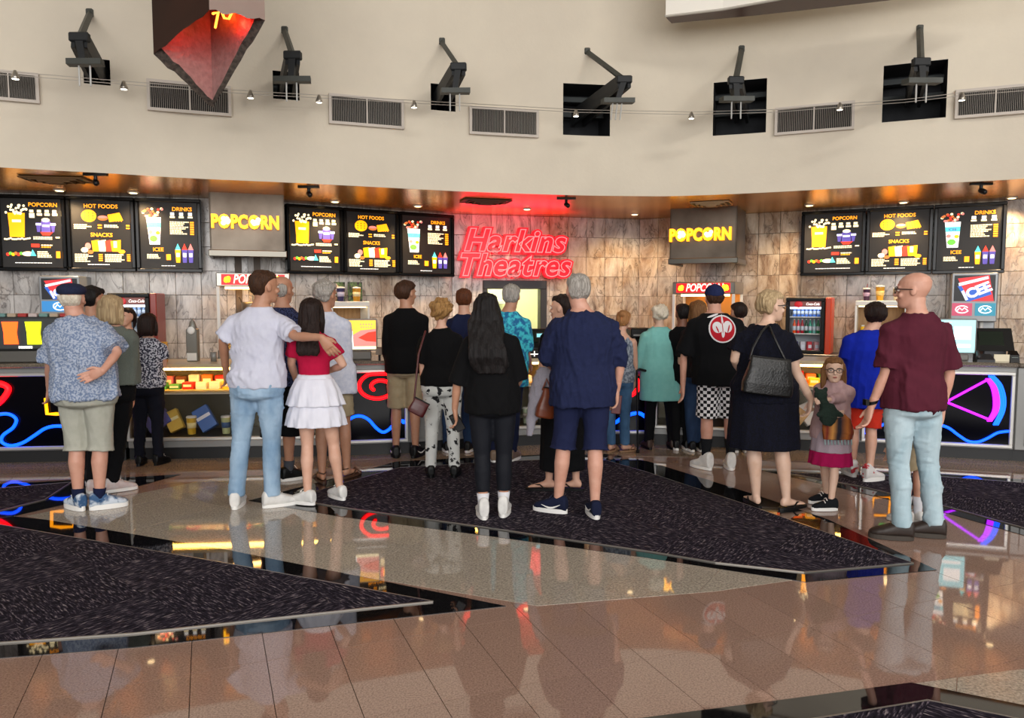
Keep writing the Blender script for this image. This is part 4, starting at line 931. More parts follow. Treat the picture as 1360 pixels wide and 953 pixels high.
PW = person('person', 'woman with short blond hair and glasses in black dress carrying a black handbag', 1020, ((1004, 672, .2), (1044, 676, -1.05)), (1024, 387), 'f', -.1, -1.25, tone='pale', width=1.32, depth=1.35, legw=1.15, hipx=1016, shx=1014,
       arms={'L': (976, 478, .02, 990, 500, .28), 'R': (1058, 495, .0, 1077, 531, -.02, (-.1, .1, -1), .9)}, top=dict(name='dress_top', mat=cloth('black_navy_dress', '#06070f', '#0b0d1e', sc=90, k=.1), hem=.5, sleeve=.3, ease=.018, drape=.96, armr=.042, hemr=1.08), bottom=dict(kind='skirt', name='dress_skirt', mat=MC['black_navy_dress'], prof=[(.64, .118, .09), (.54, .15, .12), (.42, .157, .125), (.285, .166, .13)], pleat=.03, top=.62), hair=dict(kind='short', mat=H_BLD, inf=.015, lump=.004), shoes=dict(kind='flipflop', mat=BLACK), armw=1.15, hs=1.03)
glasses(PW)
PGI = person('person', 'small girl with glasses and long light hair in pink cardigan, facing the camera', 1104, ((1103, 678, -.9), (1097, 668, -.8)), (1108, 475), 'f', 2.45, 2.85, tone='pale', vox=.85, hs=1.22, width=1.02, depth=1.15, hipx=1106, shx=1110, legw=.95,
       arms={'L': (1128, 528, -.02, 1098, 531, -.2, (-1, -.1, -.1), .6, (0, 0, 1)), 'R': (1088, 530, -.02, 1102, 551, -.2, (1, -.2, .1), .6, (0, 0, 1))}, top=dict(name='cardigan', mat=cloth('dusty_pink_knit', '#a8888a', '#b99a99', sc=25, k=.2), hem=.46, sleeve=.93, ease=.014, drape=1.0, armr=.05, amp=.006, flare=.1),
       bottom=dict(kind='skirt', name='dress_skirt', mat=cloth('mauve_dress_cotton', '#9c8b94', '#aa9aa2'), prof=[(.6, .1, .085), (.5, .118, .1), (.38, .132, .115)], tiers=[dict(name='hem_band', mat=cloth('magenta_hem', '#9c0f4a'), prof=[(.385, .130, .112), (.33, .136, .118), (.29, .14, .12)], label='magenta hem band')]), hair=dict(kind='long', mat=H_LBR, len=.64, w=.46, sides=-.75), shoes=dict(kind='shoe', mat=cloth('black_slip_on', '#16181c'), scale=1.1))
glasses(PGI)
person('person', 'boy with dark brown hair in loose royal blue t-shirt and red shorts', 1150, ((1131, 633, .1), (1154, 640, -1.05)), (1163, 404), 'm', -.1, -.35, tone='fair', vox=1.1, width=1.0, hipx=1150, shx=1153, hs=1.05,
       arms={'L': (1126, 478, .02, 1132, 492, .28), 'R': (1182, 480, 0, 1178, 510, .1)}, top=dict(name='t_shirt', mat=cloth('royal_blue_jersey', '#0b1f8f', '#0f27a8', sc=15, k=.3), hem=.41, sleeve=.5, ease=.028, drape=1.12, armr=.05, amp=.009, f=(16, 10, 4)), bottom=dict(kind='shorts', name='shorts', mat=cloth('red_short_cloth', '#c2301f'), cut=.295), hair=dict(kind='short', mat=H_DBRN, inf=.06), shoes=dict(kind='high', mat=M('white_red_trainer', '#b52a35', .5, var=(16, '#d6d2d0', .02, .41)), zs=.035))
person('person', 'child in white socks and shoes hidden behind the bald man', 1212, ((1203, 695, .4), (1218, 695, .1)), (1214, 470), 'm', .2, .3, tone='fair', vox=1.1, hs=1.1, top=dict(name='t_shirt', mat=cloth('grey_tee', '#5a5a60'), hem=.5, sleeve=.45), bottom=dict(kind='shorts', name='shorts', mat=KHAK, cut=.32), hair=dict(kind='short', mat=H_BRN), shoes=dict(kind='shoe', mat=WHT, sock=MC['white_sock'], sockh=.16))
PM = person('person', 'tall bald man with glasses in maroon t-shirt and pale washed jeans', 1212, ((1197, 716, 1.2), (1240, 713, 1.15)), (1216, 362), 'm', .05, .95, tone='pink', hipx=1213, shx=1217, width=1.0, depth=1.05,
       arms={'L': (1176, 495, .0, 1157, 540, .04, (-.25, .05, -1), .6), 'R': (1261, 497, .0, 1251, 541, .03, (-.1, .05, -1), .5)}, top=dict(name='t_shirt', mat=cloth('maroon_jersey', '#4a1a28', '#56202f', sc=12, k=.3), hem=.494, sleeve=.44, ease=.018, drape=1.0, armr=.043, amp=.009, hemr=1.1), bottom=dict(kind='pants', name='jeans', mat=JEANB, cut=.04, mul=1.03, hemr=.036, amp=.008, f=(9, 9, 20)), shoes=dict(kind='shoe', mat=M('dark_brown_leather', '#2a201b', .55), sole=M('brown_sole', '#3a332c', .7), lace=BLACK, zs=.032, wide=1.12))
glasses(PM)
g = G(); A = PM['A'][-1]; d = (A[2]-A[1]).normalized(); g.loft([(A[2]-d*.045, Vector((.033, 0, .01)), Vector((0, .033, 0))), (A[2]-d*.02, Vector((.032, 0, .01)), Vector((0, .032, 0)))], 16); g.box(A[2].x-.05, A[2].x-.028, A[2].y-.03, A[2].y+.02, A[2].z+.01, A[2].z+.05); g.build('watch', BLACK, PM['root'], label='black wristwatch')
g = G(); A = PM['A'][1]; d = (A[2]-A[1]).normalized(); c = A[2]-d*.02; g.tube([c+Vector((math.cos(t)*.031, math.sin(t)*.031, 0)) for t in np.linspace(0, 2*PI, 16)], [.003]*16, 6, round_=False); g.build('bracelet', M('brass', '#8b7640', .3, .9), PM['root'])
g = G(); c = PM['spine'](.835)-PM['F']*.0; g.tube([c+Vector((math.cos(t)*.064, math.sin(t)*.062-.012, -.004*math.cos(t)+.004)) for t in np.linspace(0, 2*PI, 20)], [.0028]*20, 6, round_=False); g.build('neck_cord', BLACK, PM['root'])
g = G(); q = PB['spine'](.815)-PB['F']*.095; g.tube([q+Vector((-.02, 0, 0)), q+Vector((.02, 0, 0))], [.004]*2, 6); g.build('neck_label', BLACK, PB['root'], label='small black neck label')

# ================= FIXTURES AND FURNITURE =================
class Plane:
    """vertical plane through two ground points; pixel -> local (x, z), and a thing standing on it"""
    def __init__(s, a, b): s.a, s.b = Vector(a[:2]), Vector(b[:2]); s.d = (s.b-s.a).normalized(); s.rz = math.atan2(s.d.y, s.d.x)
    def xz(s, x, y): p = pline(x, y, s.a, s.b); return (Vector((p.x, p.y))-s.a).dot(s.d), p.z
    def w(s, lx, ly, z): n = Vector((-s.d.y, s.d.x)); p = s.a+s.d*lx+n*ly; return Vector((p.x, p.y, z))
    def shifted(s, k): n = Vector((s.d.y, -s.d.x))*k; return Plane(s.a+n, s.b+n)
    def rect(s, x0, y0, x1, y1): a = s.xz(x0, y1); b_ = s.xz(x1, y0); m0 = s.xz(x0, y0)[1]; m1 = s.xz(x1, y1)[1]; return a[0], b_[0], (a[1]+m1)/2, (b_[1]+m0)/2
def at_plane(pl, lx, ly, z, name, label, cat, group=None): return thing(name, label, cat, pl.w(lx, ly, z), pl.rz, group)
PA, PBk, PCk, PD = Plane(*WA), Plane(*WB), Plane(*WC), Plane(*WD)

# ---- lamp brackets in front of the niches ----
BRK = M('bracket_grey_steel', '#4c4e4a', .55, .3, var=(9, '#3e403c', .3)); BRKD = M('bracket_dark_steel', '#1f2123', .6, .2)
arms_px = [((119, 17), (106, 50), (128, 98), (112, 83), 47), ((378, 40), (389, 74), (380, 118), (387, 106), 50), ((587, 55), (609, 89), (590, 132), (604, 121), 39), ((780, 68), (829, 106), (775, 150), (820, 134), 42), ((985, 65), (977, 107), (984, 145), (978, 132), 42), ((1222, 38), (1223, 83), (1216, 122), (1224, 108), 46)]
pos = ['left end', 'above the left centre menu', 'above the red sign', 'right of the red sign', 'second from right', 'right end']
for k, (t, e, h, pl_, wd) in enumerate(arms_px):
    s0, z0 = PC(*t); a = cpt(s0); top_ = Vector((a.x, a.y, z0)); n = cnorm(s0); n3 = Vector((n.x, n.y, 0))
    Yw = a.y; E_ = PY(e[0], e[1], Yw-.85); s1, z1 = PC(*h); c = cpt(s1); Hh = Vector((c.x, c.y, z1))-n3*.3
    root = thing('wall_lamp', ('dark steel uplight bracket over its black recess, %s of the row' % pos[k]) if k in (0, 5) else 'dark steel uplight bracket over its black recess, %s' % pos[k] if k < 4 else 'dark steel uplight bracket over its black recess, second from the right end', 'lamp', tuple(top_), 0, 'uplight brackets round the curved wall')
    L = lambda p: Vector(p)-top_
    g = G(); g.tube([L(top_-n3*.02), L(E_)], [.034]*2, 4, round_=False); g.bbox(-.035, .035, -.02, .02, -.04, .04, .01); g.build('strut', BRK, root)
    sd = Vector((-n3.y, n3.x, 0)).normalized() if False else Vector((1, 0, 0))
    for q in (-1, 1):
        g = G(); A = L(E_)+sd*q*.055; B = L(Hh)+sd*q*.07; C_ = L(PY(pl_[0], pl_[1]-6, E_.y))+sd*q*.03
        w_ = .03; pr = [A+Vector((0, 0, .05)), A+Vector((0, -.02, -.09)), B+Vector((0, 0, -.1)), B+Vector((0, 0, .1))]
        vs = [p-sd*w_*.6 for p in pr]+[p+sd*w_*.6 for p in pr]
        g.hexa(vs); g.build('side_plate', BRKD, root)
    g = G(); A = L(E_); g.bbox(A.x-.085, A.x+.085, A.y-.04, A.y+.03, A.z-.04, A.z+.04, .01); Pq = PY(pl_[0], pl_[1], E_.y-.02); C_ = L(Pq); g.hexa([C_+Vector(v) for v in ((-.028, -.03, 0), (.028, -.03, 0), (.028, .03, 0), (-.028, .03, 0))]+[A+Vector(v) for v in ((-.035, -.03, 0), (.035, -.03, 0), (.035, .03, 0), (-.035, .03, 0))]); g.build('post', BRKD, root)
    hw = wd/2/F*E_.y; g = G()
    g.hexa([C_+Vector(v) for v in ((-hw*.85, -.05, -.025), (hw*1.05, -.05, -.025), (hw*.95, .05, -.025), (-hw, .05, -.025), (-hw*.85, -.05, .025), (hw*1.05, -.05, .025), (hw*.95, .05, .025), (-hw, .05, .025))]); g.build('lamp_plate', BRK, root)
    for q in (-1, 0, 1) if k == 3 else (-1, 1):
        g = G(); x_ = C_.x+q*.05; g.tube([(x_, C_.y, C_.z-.02), (x_-.02*(k == 3), C_.y, C_.z-.2)], .008, 6); g.build('rod', M('white_rod', '#b8b8b4', .4), root)
# ---- grilles ----
VW = M('grille_frame_paint', '#c5bbb0', .6); VS = M('grille_slat', '#8d867d', .6); VD = M('grille_black', '#141313', .9)
for k, (x0, x1, y0, y1, lab) in enumerate(((-24, 48, 99, 131, 'at the left edge of the photo'), (200, 303, 115, 148, 'behind the hanging sculpture'), (440, 532, 133, 165, 'third from the left, above the menu boards'), (626, 711, 148, 178, 'above the red letters'), (1033, 1131, 143, 173, 'between the two rightmost lamp brackets'), (1272, 1372, 120, 151, 'at the right edge of the photo'))):
    s0, _ = PC(x0, (y0+y1)/2); s1, _ = PC(x1, (y0+y1)/2); sm = (s0+s1)/2; _, z1 = PC((x0+x1)/2, y0); _, z0 = PC((x0+x1)/2, y1)
    a, b_ = cpt(s0), cpt(s1); pl = Plane(a, b_); c = (a+b_)/2; c2 = cpt(sm); off = (c2-c).length; root = thing('air_grille', 'painted air grille with dark vertical slats, '+lab, 'vent', pl.w((b_-a).length/2, 0, z0), pl.rz, 'air grilles round the curved wall')
    hw = (b_-a).length/2; hh = z1-z0; g = G(); yo = off-.035; f_ = .03
    if yo < -.04: yo = -.04
    yo = -.035 if off > .0 else -.035
    yo = -.05-max(-off, 0)
    for q in ((-hw-f_, hw+f_, hh, hh+f_), (-hw-f_, hw+f_, -f_, 0), (-hw-f_, -hw, 0, hh), (hw, hw+f_, 0, hh), (-.006, .006, 0, hh)): g.box(q[0], q[1], yo, yo+.05, q[2], q[3])
    g.build('frame', VW, root); g = G(); g.box(-hw, hw, yo+.028, yo+.05, 0, hh); g.build('backing', VD, root)
    g = G(); n = 40
    for i in range(n): x_ = -hw+(i+.5)*2*hw/n; g.box(x_-hw*.007, x_+hw*.007, yo+.004, yo+.026, 0, hh)
    stuff(g.build('slat', VS, root))
# ---- cable pair with clip-on spots ----
WIRE = M('steel_wire', '#b9b3aa', .3, .9)
cab = [(-40, 97), (20, 100), (165, 112), (333, 125), (424, 130), (550, 137), (660, 143), (765, 149), (918, 152), (1030, 149), (1115, 142), (1200, 136), (1277, 127), (1400, 117)]
def wp(x, y, k=.28):
    s_, z_ = PC(x, y); p = cpt(s_)+cnorm(s_)*k; return PY(x, y, p.y)
P0 = wp(*cab[0]); root = thing('cable_track', 'pair of thin steel cables strung round the curved wall in front of the brackets', 'cable', tuple(P0))
for dz in (0, .03):
    g = G(); g.tube([wp(*p)-P0+Vector((0, 0, dz)) for p in cab], .004, 5); g.build('cable', WIRE, root)
for k, (x, y) in enumerate(((21, 98), (165, 112), (333, 124), (424, 130), (550, 137), (765, 149), (918, 152), (1115, 140), (1277, 127))):
    p = wp(x, y)+Vector((0, -.01, -.02)); r_ = thing('cable_spot', 'tiny silver spotlight clipped on the cables, %s from the left' % ['first', 'second', 'third', 'fourth', 'fifth', 'sixth', 'seventh', 'eighth', 'last'][k], 'spotlight', tuple(p), 0, 'small spotlights on the cables')
    g = G(); g.lathe([(.012, .05), (.02, .03), (.035, -.01), (.036, -.03)], n=12); g.build('housing', WIRE, r_, True); g = G(); g.lathe([(.030, -.032), (.03, -.028)], n=12); g.build('lens', EM('#fff6e0', 4), r_)
# ---- hanging broken column ----
D0 = 6.35; cx = PY(278, 60, D0).x; zt = 7.5; hd = .45
cor = [(PY(278, 13, D0-hd).x, D0-hd), (PY(352, 27, D0).x, D0), (PY(283, 143, D0+hd).x, D0+hd), (PY(204, 72, D0).x, D0)]; cx = (cor[1][0]+cor[3][0])/2
zb = [PY(278, 13, cor[0][1]).z, PY(352, 27, D0).z, PY(283, 143, cor[2][1]).z, PY(205, 72, D0).z]
root = thing('hanging_column', 'square hanging column with a jagged slanted cut lit red inside', 'sculpture', (cx, D0, zb[2])); OO = Vector((cx, D0, zb[2]))
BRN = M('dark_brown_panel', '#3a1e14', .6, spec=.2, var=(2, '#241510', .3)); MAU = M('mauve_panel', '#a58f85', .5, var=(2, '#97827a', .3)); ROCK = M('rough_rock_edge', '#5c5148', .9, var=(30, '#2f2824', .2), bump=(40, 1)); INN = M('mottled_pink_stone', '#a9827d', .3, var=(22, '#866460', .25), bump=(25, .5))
ins = .86; inn = [((x-cx)*ins+cx, (y-D0)*ins+D0) for x, y in cor]
def jag(i, n=9, sc_=.03, q=1.0):
    random.seed(40+i); a, b_ = cor[i], cor[(i+1) % 4]; za, zb_ = zb[i], zb[(i+1) % 4]; out = []
    for k in range(n+1):
        t = k/n; bulge = (.16*math.sin(PI*t) if i in (1,) else (-.0 if i else 0)); out.append((t, za+(zb_-za)*t+(random.random()-.5)*sc_*(0 < k < n)-bulge*(-1 if i == 1 else 1)*-1*(0)))
    return out
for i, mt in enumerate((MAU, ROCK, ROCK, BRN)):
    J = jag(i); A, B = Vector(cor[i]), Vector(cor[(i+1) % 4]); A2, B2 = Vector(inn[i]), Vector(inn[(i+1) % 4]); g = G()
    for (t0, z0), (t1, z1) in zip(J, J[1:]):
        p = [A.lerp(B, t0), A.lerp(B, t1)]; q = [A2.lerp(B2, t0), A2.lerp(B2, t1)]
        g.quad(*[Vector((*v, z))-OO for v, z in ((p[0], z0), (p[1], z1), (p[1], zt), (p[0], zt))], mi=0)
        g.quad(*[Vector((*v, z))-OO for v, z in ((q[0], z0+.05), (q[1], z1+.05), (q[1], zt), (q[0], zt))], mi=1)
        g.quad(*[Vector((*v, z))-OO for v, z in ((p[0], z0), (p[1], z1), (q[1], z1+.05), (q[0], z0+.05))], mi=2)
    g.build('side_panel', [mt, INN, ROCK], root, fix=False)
for k, pts in enumerate(([(283, 24), (290, 22), (286, 42)], [(292, 16), (298, 30), (304, 31), (309, 20)])):
    g = G(); g.tube([PY(x, y-6, D0+.18)-OO for x, y in pts], .011, 8); g.build('neon_tube', EM('#ff6a20', 7), root)
l = bpy.data.lights.new('red_neon_glow', 'POINT'); l.energy = 2.6; l.color = (1, .02, .01); l.shadow_soft_size = .05; o = bpy.data.objects.new('red_neon_glow', l); COL.objects.link(o); o.location = (cx+.22, D0+.1, zb[1]+.02)
# ---- white curved canopy top right ----
fr = [(884, 23), (960, 14), (1033, 1), (1110, -16), (1250, -52), (1400, -100)]; bk = [(892, 31), (1000, 21), (1100, 10), (1177, 1), (1290, -16), (1420, -50)]
zc = 4.75; fp = [PZ(x, y, zc) for x, y in fr]; bp_ = [PZ(x, y, zc) for x, y in bk]; o0 = fp[0].copy(); root = thing('curved_canopy', 'white curved canopy with dark brown underside at top right', 'canopy', tuple(o0))
g = G(); n = len(fp); g.v = [tuple(p-o0) for p in fp]+[tuple(p-o0+Vector((0, 0, 1.6))) for p in fp]; g.f = [(i, i+1, n+i+1, n+i) for i in range(n-1)]; g.m = [0]*len(g.f)
k0 = len(g.v); g.v += [tuple(bp_[0]-o0), tuple(bp_[0]-o0+Vector((0, 0, 1.6)))]; g.f.append((k0, 0, n, k0+1)); g.m.append(0); g.build('face', M('white_canopy_paint', '#f2ede2', .6), root, fix=False)
g = G()
for i in range(n-1): g.quad(fp[i]-o0, fp[i+1]-o0, bp_[i+1]-o0, bp_[i]-o0)
g.build('underside', M('brown_gloss_panel', '#4a2012', .35, 0), root, fix=False)
g = G(); g.tube([fp[i]-o0+Vector((0, -.005, .01)) for i in range(n)], .014, 6); g.build('edge_trim', M('canopy_trim', '#b9b2a6', .5), root)

# ---- soffit fittings ----
for k, (x, y) in enumerate(((79, 252), (177, 255), (445, 267), (555, 273), (700, 277), (843, 284), (1075, 272), (1200, 268), (1344, 262))):
    p = PZ(x, y, 2.895); r_ = thing('downlight', 'small round recessed downlight in the gold soffit, number %d from the left' % (k+1), 'downlight', tuple(p), 0, 'downlights in the soffit'); r_['label'] = 'small round downlight in the gold soffit, ' + ['above the left menu boards, leftmost', 'above the third left menu board', 'above the centre menu boards, left one', 'above the centre menu boards, right one', 'above the red sign', 'in front of the right hood', 'above the first right menu board', 'above the middle right menu board', 'at the far right'][k]
    g = G(); g.lathe([(.055, -.012), (.065, -.004), (.065, .003)], n=18); g.build('trim_ring', WHITEP, r_, True); g = G(); g.lathe([(.042, -.016), (.042, -.010)], n=16); g.build('lens', EM('#ffdca0', 5), r_)
    l = bpy.data.lights.new('downlight_lamp', 'SPOT'); l.energy = 55; l.color = (1, .68, .36); l.spot_size = 2.2; l.spot_blend = .8; l.shadow_soft_size = .07; o = bpy.data.objects.new('downlight_lamp', l); COL.objects.link(o); o.location = p-Vector((0, 0, .04)); o.rotation_euler = (.25, 0, 0)
for k, (x, y) in enumerate(((127, 236), (410, 252), (752, 267), (1303, 248))):
    p = PZ(x, y, 2.86); r_ = thing('ceiling_fitting', 'black cross shaped fitting under the soffit ' + ['at far left', 'above the centre menu boards', 'right of the red vent', 'above the right menu boards'][k], 'sprinkler', tuple(p+Vector((0, 0, .04))), 0, 'black fittings under the soffit')
    g = G(); g.hexa([(-.12, -.02, -.02), (.0, -.03, -.02), (.0, .03, -.02), (-.12, .02, -.02), (-.12, -.02, 0), (0, -.03, 0), (0, .03, 0), (-.12, .02, 0)]); g.hexa([(0, -.03, -.02), (.12, -.02, -.02), (.12, .02, -.02), (0, .03, -.02), (0, -.03, 0), (.12, -.02, 0), (.12, .02, 0), (0, .03, 0)]); g.build('blade', BLACK, r_)
    g = G(); g.tube([(0, 0, 0), (0, 0, -.09)], .018, 8); g.build('stem', BLACK, r_); g = G(); g.tube([(0, 0, -.08), (.02, -.03, -.1)], .03, 8); g.build('head', BLACK, r_)
for k, (x, y, w_, d_, mt) in enumerate(((75, 238, .62, .34, M('gold_vent', '#7d5a30', .5, .3)), (645, 267, .62, .34, M('brown_vent', '#5e3a26', .5, .3)), (945, 270, .5, .4, M('cream_vent', '#bfa27a', .5)))):
    p = PZ(x, y, 2.89); r_ = thing('ceiling_vent', 'square louvred air vent in the soffit, ' + ['far left', 'glowing red above the neon sign', 'cream coloured above the right hood'][k], 'vent', tuple(p), (.2, .3, -.4)[k], 'air vents in the soffit')
    g = G()
    for j in range(4): q = 1-j*.24; 
    for j in range(4):
        q = 1-j*.24; a, b_ = w_/2*q, d_/2*q; t = .012
        for bx in ((-a, a, -b_, -b_+t), (-a, a, b_-t, b_), (-a, -a+t, -b_, b_), (a-t, a, -b_, b_)): g.box(bx[0], bx[1], bx[2], bx[3], -.012*(j+1), .004)
    g.build('louvre', mt, r_); g = G(); g.box(-w_/2+.01, w_/2-.01, -d_/2+.01, d_/2-.01, -.004, .003); g.build('backing', BLACK, r_)

# ---- menu boards ----
SCR = EM('#110f0e', .6); ORG = EM('#ff9a14', 1.35); CRM = EM('#ffe9b4', 1.3); YEL = EM('#ffa800', 1.15); WHE = EM('#f4f0ea', 1.2); REDE = EM('#d8301c', 1.2); PUR = EM('#4a3f8c', 1.2); TEA = EM('#4cc0c8', 1.2); BRE = EM('#b5632a', 1.2); GRE = EM('#5fae3a', 1.1); PNK = EM('#e07a72', 1.1); DKE = EM('#3a2416', .6)
GM = [ORG, CRM, YEL, WHE, REDE, PUR, TEA, BRE, GRE, PNK, DKE]
def poly_fan(g, pts, y, mi): g.add([(a, y, b) for a, b in pts], [tuple(range(len(pts)))], mi)
class Canvas:
    def __init__(s, x0, z1, w, h, y): s.x0, s.z1, s.w, s.h, s.y = x0, z1, w, h, y; s.g = G(); s.t = 0; s.tg = G(); s.lg = G(); s.pics = []
    def P(s, u, v): return (s.x0+u*s.w, s.z1-v*s.h)
    def cut(s): s.pics.append(s.g); s.g = G()
    def flush(s, mats, par):
        s.cut()
        for nm, gs in (('picture', s.pics), ('heading', [s.tg]), ('text_lines', [s.lg])):
            for g_ in gs:
                if g_.v: g_.build(nm, mats, par, fix=False)
    def yy(s): s.t += 1; return s.y-.00015*s.t
    def rect(s, u0, v0, u1, v1, mi): a, b = s.P(u0, v0), s.P(u1, v1); poly_fan(s.g, [(a[0], a[1]), (b[0], a[1]), (b[0], b[1]), (a[0], b[1])], s.yy(), mi)
    def quad(s, pts, mi): poly_fan(s.g, [s.P(*p) for p in pts], s.yy(), mi)
    def ell(s, u, v, ru, rv, mi, n=18): poly_fan(s.g, [s.P(u+ru*math.cos(2*PI*i/n), v+rv*math.sin(2*PI*i/n)) for i in range(n)], s.yy(), mi)
    def txt(s, st, u, v, hgt, mi, off=.02, sx=1.0, shear=0): g = text(st, hgt*s.h*1.35, 0, off, shear); p = s.P(u, v); put(s.tg, g, p[0], s.yy(), p[1], mi, sx)
    def lines(s, u0, v0, u1, n, mi, dv=.026, seed=0):
        random.seed(seed*7+int(u0*100))
        for i in range(n):
            u = u0; e = u0+(u1-u0)*random.uniform(.6, 1); v = v0+i*dv
            while u < e: k = random.uniform(.02, .055); o_ = s.g; s.g = s.lg; s.rect(u, v, min(u+k, e), v+dv*.62, mi); s.g = o_; u += k+.008
def menu_popcorn(c):
    c.txt('POPCORN', .70, .075, .062, 0)
    c.rect(.12, .20, .37, .56, 2); c.quad([(.10, .2), (.39, .2), (.37, .56), (.13, .56)], 2); c.rect(.17, .30, .32, .34, 1)
    random.seed(3)
    for i in range(26): c.ell(random.uniform(.07, .42), random.uniform(.06, .2)+.02, .022, .02, 1, 8)
    for i in range(14): c.ell(.04+i*.032, .585+random.uniform(-.01, .01), .02, .014, 1, 8)
    c.cut()
    for i in range(4): c.rect(.47+i*.13, .15, .54+i*.13, .19, 1); c.rect(.465+i*.13, .2, .555+i*.13, .235 if i else .27, 1)
    c.cut(); c.rect(.66, .32, .82, .50, 5); c.quad([(.57, .34), (.66, .34), (.64, .48), (.59, .48)], 5); c.quad([(.82, .34), (.91, .34), (.88, .48), (.84, .48)], 5); c.ell(.74, .30, .07, .03, 1); c.rect(.57, .35, .66, .38, 3); c.rect(.82, .35, .91, .38, 3); c.rect(.68, .37, .8, .4, 3); c.quad([(.64, .48), (.86, .48), (.8, .53), (.68, .53)], 4)
    c.lines(.52, .55, .84, 2, 1); c.rect(.9, .55, .97, .57, 1); c.rect(.48, .66, .62, .71, 4); c.txt('VIP', .55, .685, .03, 3) if False else None; c.lines(.65, .67, .9, 1, 1); c.lines(.65, .7, .86, 1, 0)
    c.cut()
    for i in range(6): c.ell(.08+i*.045, .82-.015*(i % 2), .03, .026, (4, 8, 2, 7, 4, 8)[i], 10)
    c.cut(); c.ell(.42, .81, .1, .035, 1); c.quad([(.45, .84), (.5, .74), (.56, .84)], 6); c.lines(.58, .77, .86, 4, 1); c.rect(.9, .77, .97, .87, 0); c.lines(.2, .94, .85, 1, 3, .016)
def menu_food(c):
    c.txt('HOT FOODS', .5, .075, .062, 0); c.ell(.29, .22, .13, .095, 2)
    for i in range(9): c.ell(.22+(i % 3)*.07, .18+(i//3)*.04, .012, .01, 10, 6)
    c.cut(); c.ell(.53, .25, .09, .04, 7); c.ell(.53, .235, .08, .02, 9)
    c.cut(); c.quad([(.61, .2), (.82, .16), (.88, .28), (.64, .31)], 2)
    for i in range(5): c.quad([(.63+i*.045, .19), (.65+i*.045, .19), (.68+i*.045, .3), (.66+i*.045, .3)], 0)
    c.lines(.03, .35, .35, 3, 1); c.rect(.44, .35, .51, .37, 0); c.rect(.44, .39, .51, .41, 0); c.lines(.55, .35, .9, 2, 1); c.rect(.93, .35, .99, .37, 0); c.rect(.93, .39, .99, .41, 0)
    c.txt('SNACKS', .5, .51, .062, 0)
    c.cut()
    for i, (a, b_, m_) in enumerate(((.33, .44, 2), (.44, .56, 1), (.56, .66, 4), (.66, .82, 2))): c.quad([(a-.01, .6), (b_+.01, .58), (b_, .76), (a+.01, .76)], m_)
    c.rect(.70, .6, .76, .7, 1); c.ell(.26, .68, .05, .05, 9); c.ell(.2, .74, .06, .04, 1); c.ell(.3, .77, .05, .03, 7); c.ell(.84, .76, .06, .03, 0)
    c.lines(.03, .80, .36, 5, 1); c.lines(.55, .80, .92, 5, 1, seed=2)
    for j in range(4): c.rect(.44, .8+j*.03, .51, .818+j*.03, 0); c.rect(.93, .8+j*.03, .99, .818+j*.03, 0)
    c.lines(.25, .955, .75, 1, 3, .016)
def menu_drink(c):
    c.txt('DRINKS', .74, .09, .062, 0); c.quad([(.1, .22), (.36, .22), (.33, .64), (.15, .64)], 3); c.quad([(.11, .3), (.355, .3), (.35, .38), (.12, .38)], 6); c.txt('ICEE', .23, .345, .045, 5); c.ell(.22, .55, .07, .05, 8); c.ell(.17, .45, .04, .03, 9); c.ell(.3, .46, .04, .03, 2)
    random.seed(9)
    for i in range(22): c.ell(random.uniform(.05, .42), random.uniform(.08, .22), .026, .02, (7, 9, 1, 4)[i % 4], 7)
    c.cut()
    for i in range(3): c.rect(.53+i*.16, .14, .6+i*.16, .19, 3); c.rect(.52+i*.16, .2, .61+i*.16, .225, 1)
    c.lines(.52, .28, .86, 8, 1); 
    for j in range(6): c.rect(.88, .28+j*.036, .95, .305+j*.036, 0)
    c.txt('ICEE', .3, .72, .06, 0); c.lines(.1, .79, .33, 3, 1); c.rect(.44, .79, .52, .88, 0)
    for i, (a, m_, t_) in enumerate(((.6, 2, 6), (.72, 5, 4), (.83, 5, 9))): c.cut(); c.quad([(a, .72), (a+.1, .72), (a+.085, .92), (a+.015, .92)], m_); c.quad([(a, .72), (a+.05, .62), (a+.1, .72)], t_); c.rect(a+.02, .77, a+.08, .83, 3)
    c.lines(.35, .965, .65, 1, 3, .014)
def board(pl, lx0, lx1, kind, fn, label, lift=.10):
    w_ = lx1-lx0; r_ = at_plane(pl, lx0, 0, 1.96, 'menu_board', label, 'menu board', 'lit menu boards above the counters')
    g = G(); b_ = .045; h_ = .90
    for q in ((0, w_, h_-b_, h_), (0, w_, 0, b_), (0, b_, b_, h_-b_), (w_-b_, w_, b_, h_-b_)): g.bbox(q[0], q[1], -.05, .05, q[2], q[3], .008)
    g.box(b_, w_-b_, .0, .05, b_, h_-b_); g.build('housing', BLKG, r_)
    g = G(); g.box(b_, w_-b_, -.012, -.002, b_, h_-b_); s_ = g.build('screen', SCR, r_)
    c = Canvas(b_+.01, h_-b_-.01, w_-2*b_-.02, h_-2*b_-.02, -.0135); fn(c); c.flush(GM, s_)
    g = G(); g.box(w_*.3, w_*.7, .05, .12, .3, .5); g.build('wall_mount', BLACK, r_)
for grp, wp_, xs, off_ in (('left', PA, (-3, 90, 181, 269), .14), ('centre', PBk, (379, 455, 529, 602), .14), ('right', PD, (1064, 1150, 1239, 1336), .16)):
    pl = wp_.shifted(off_)
    X = [pl.xz(x, 320)[0] for x in xs]
    for i in range(3): board(pl, X[i]+.004, X[i+1]-.004, None, (menu_popcorn, menu_food, menu_drink)[i], '%s menu board of the %s group' % (('popcorn', 'hot foods and snacks', 'drinks')[i], grp))

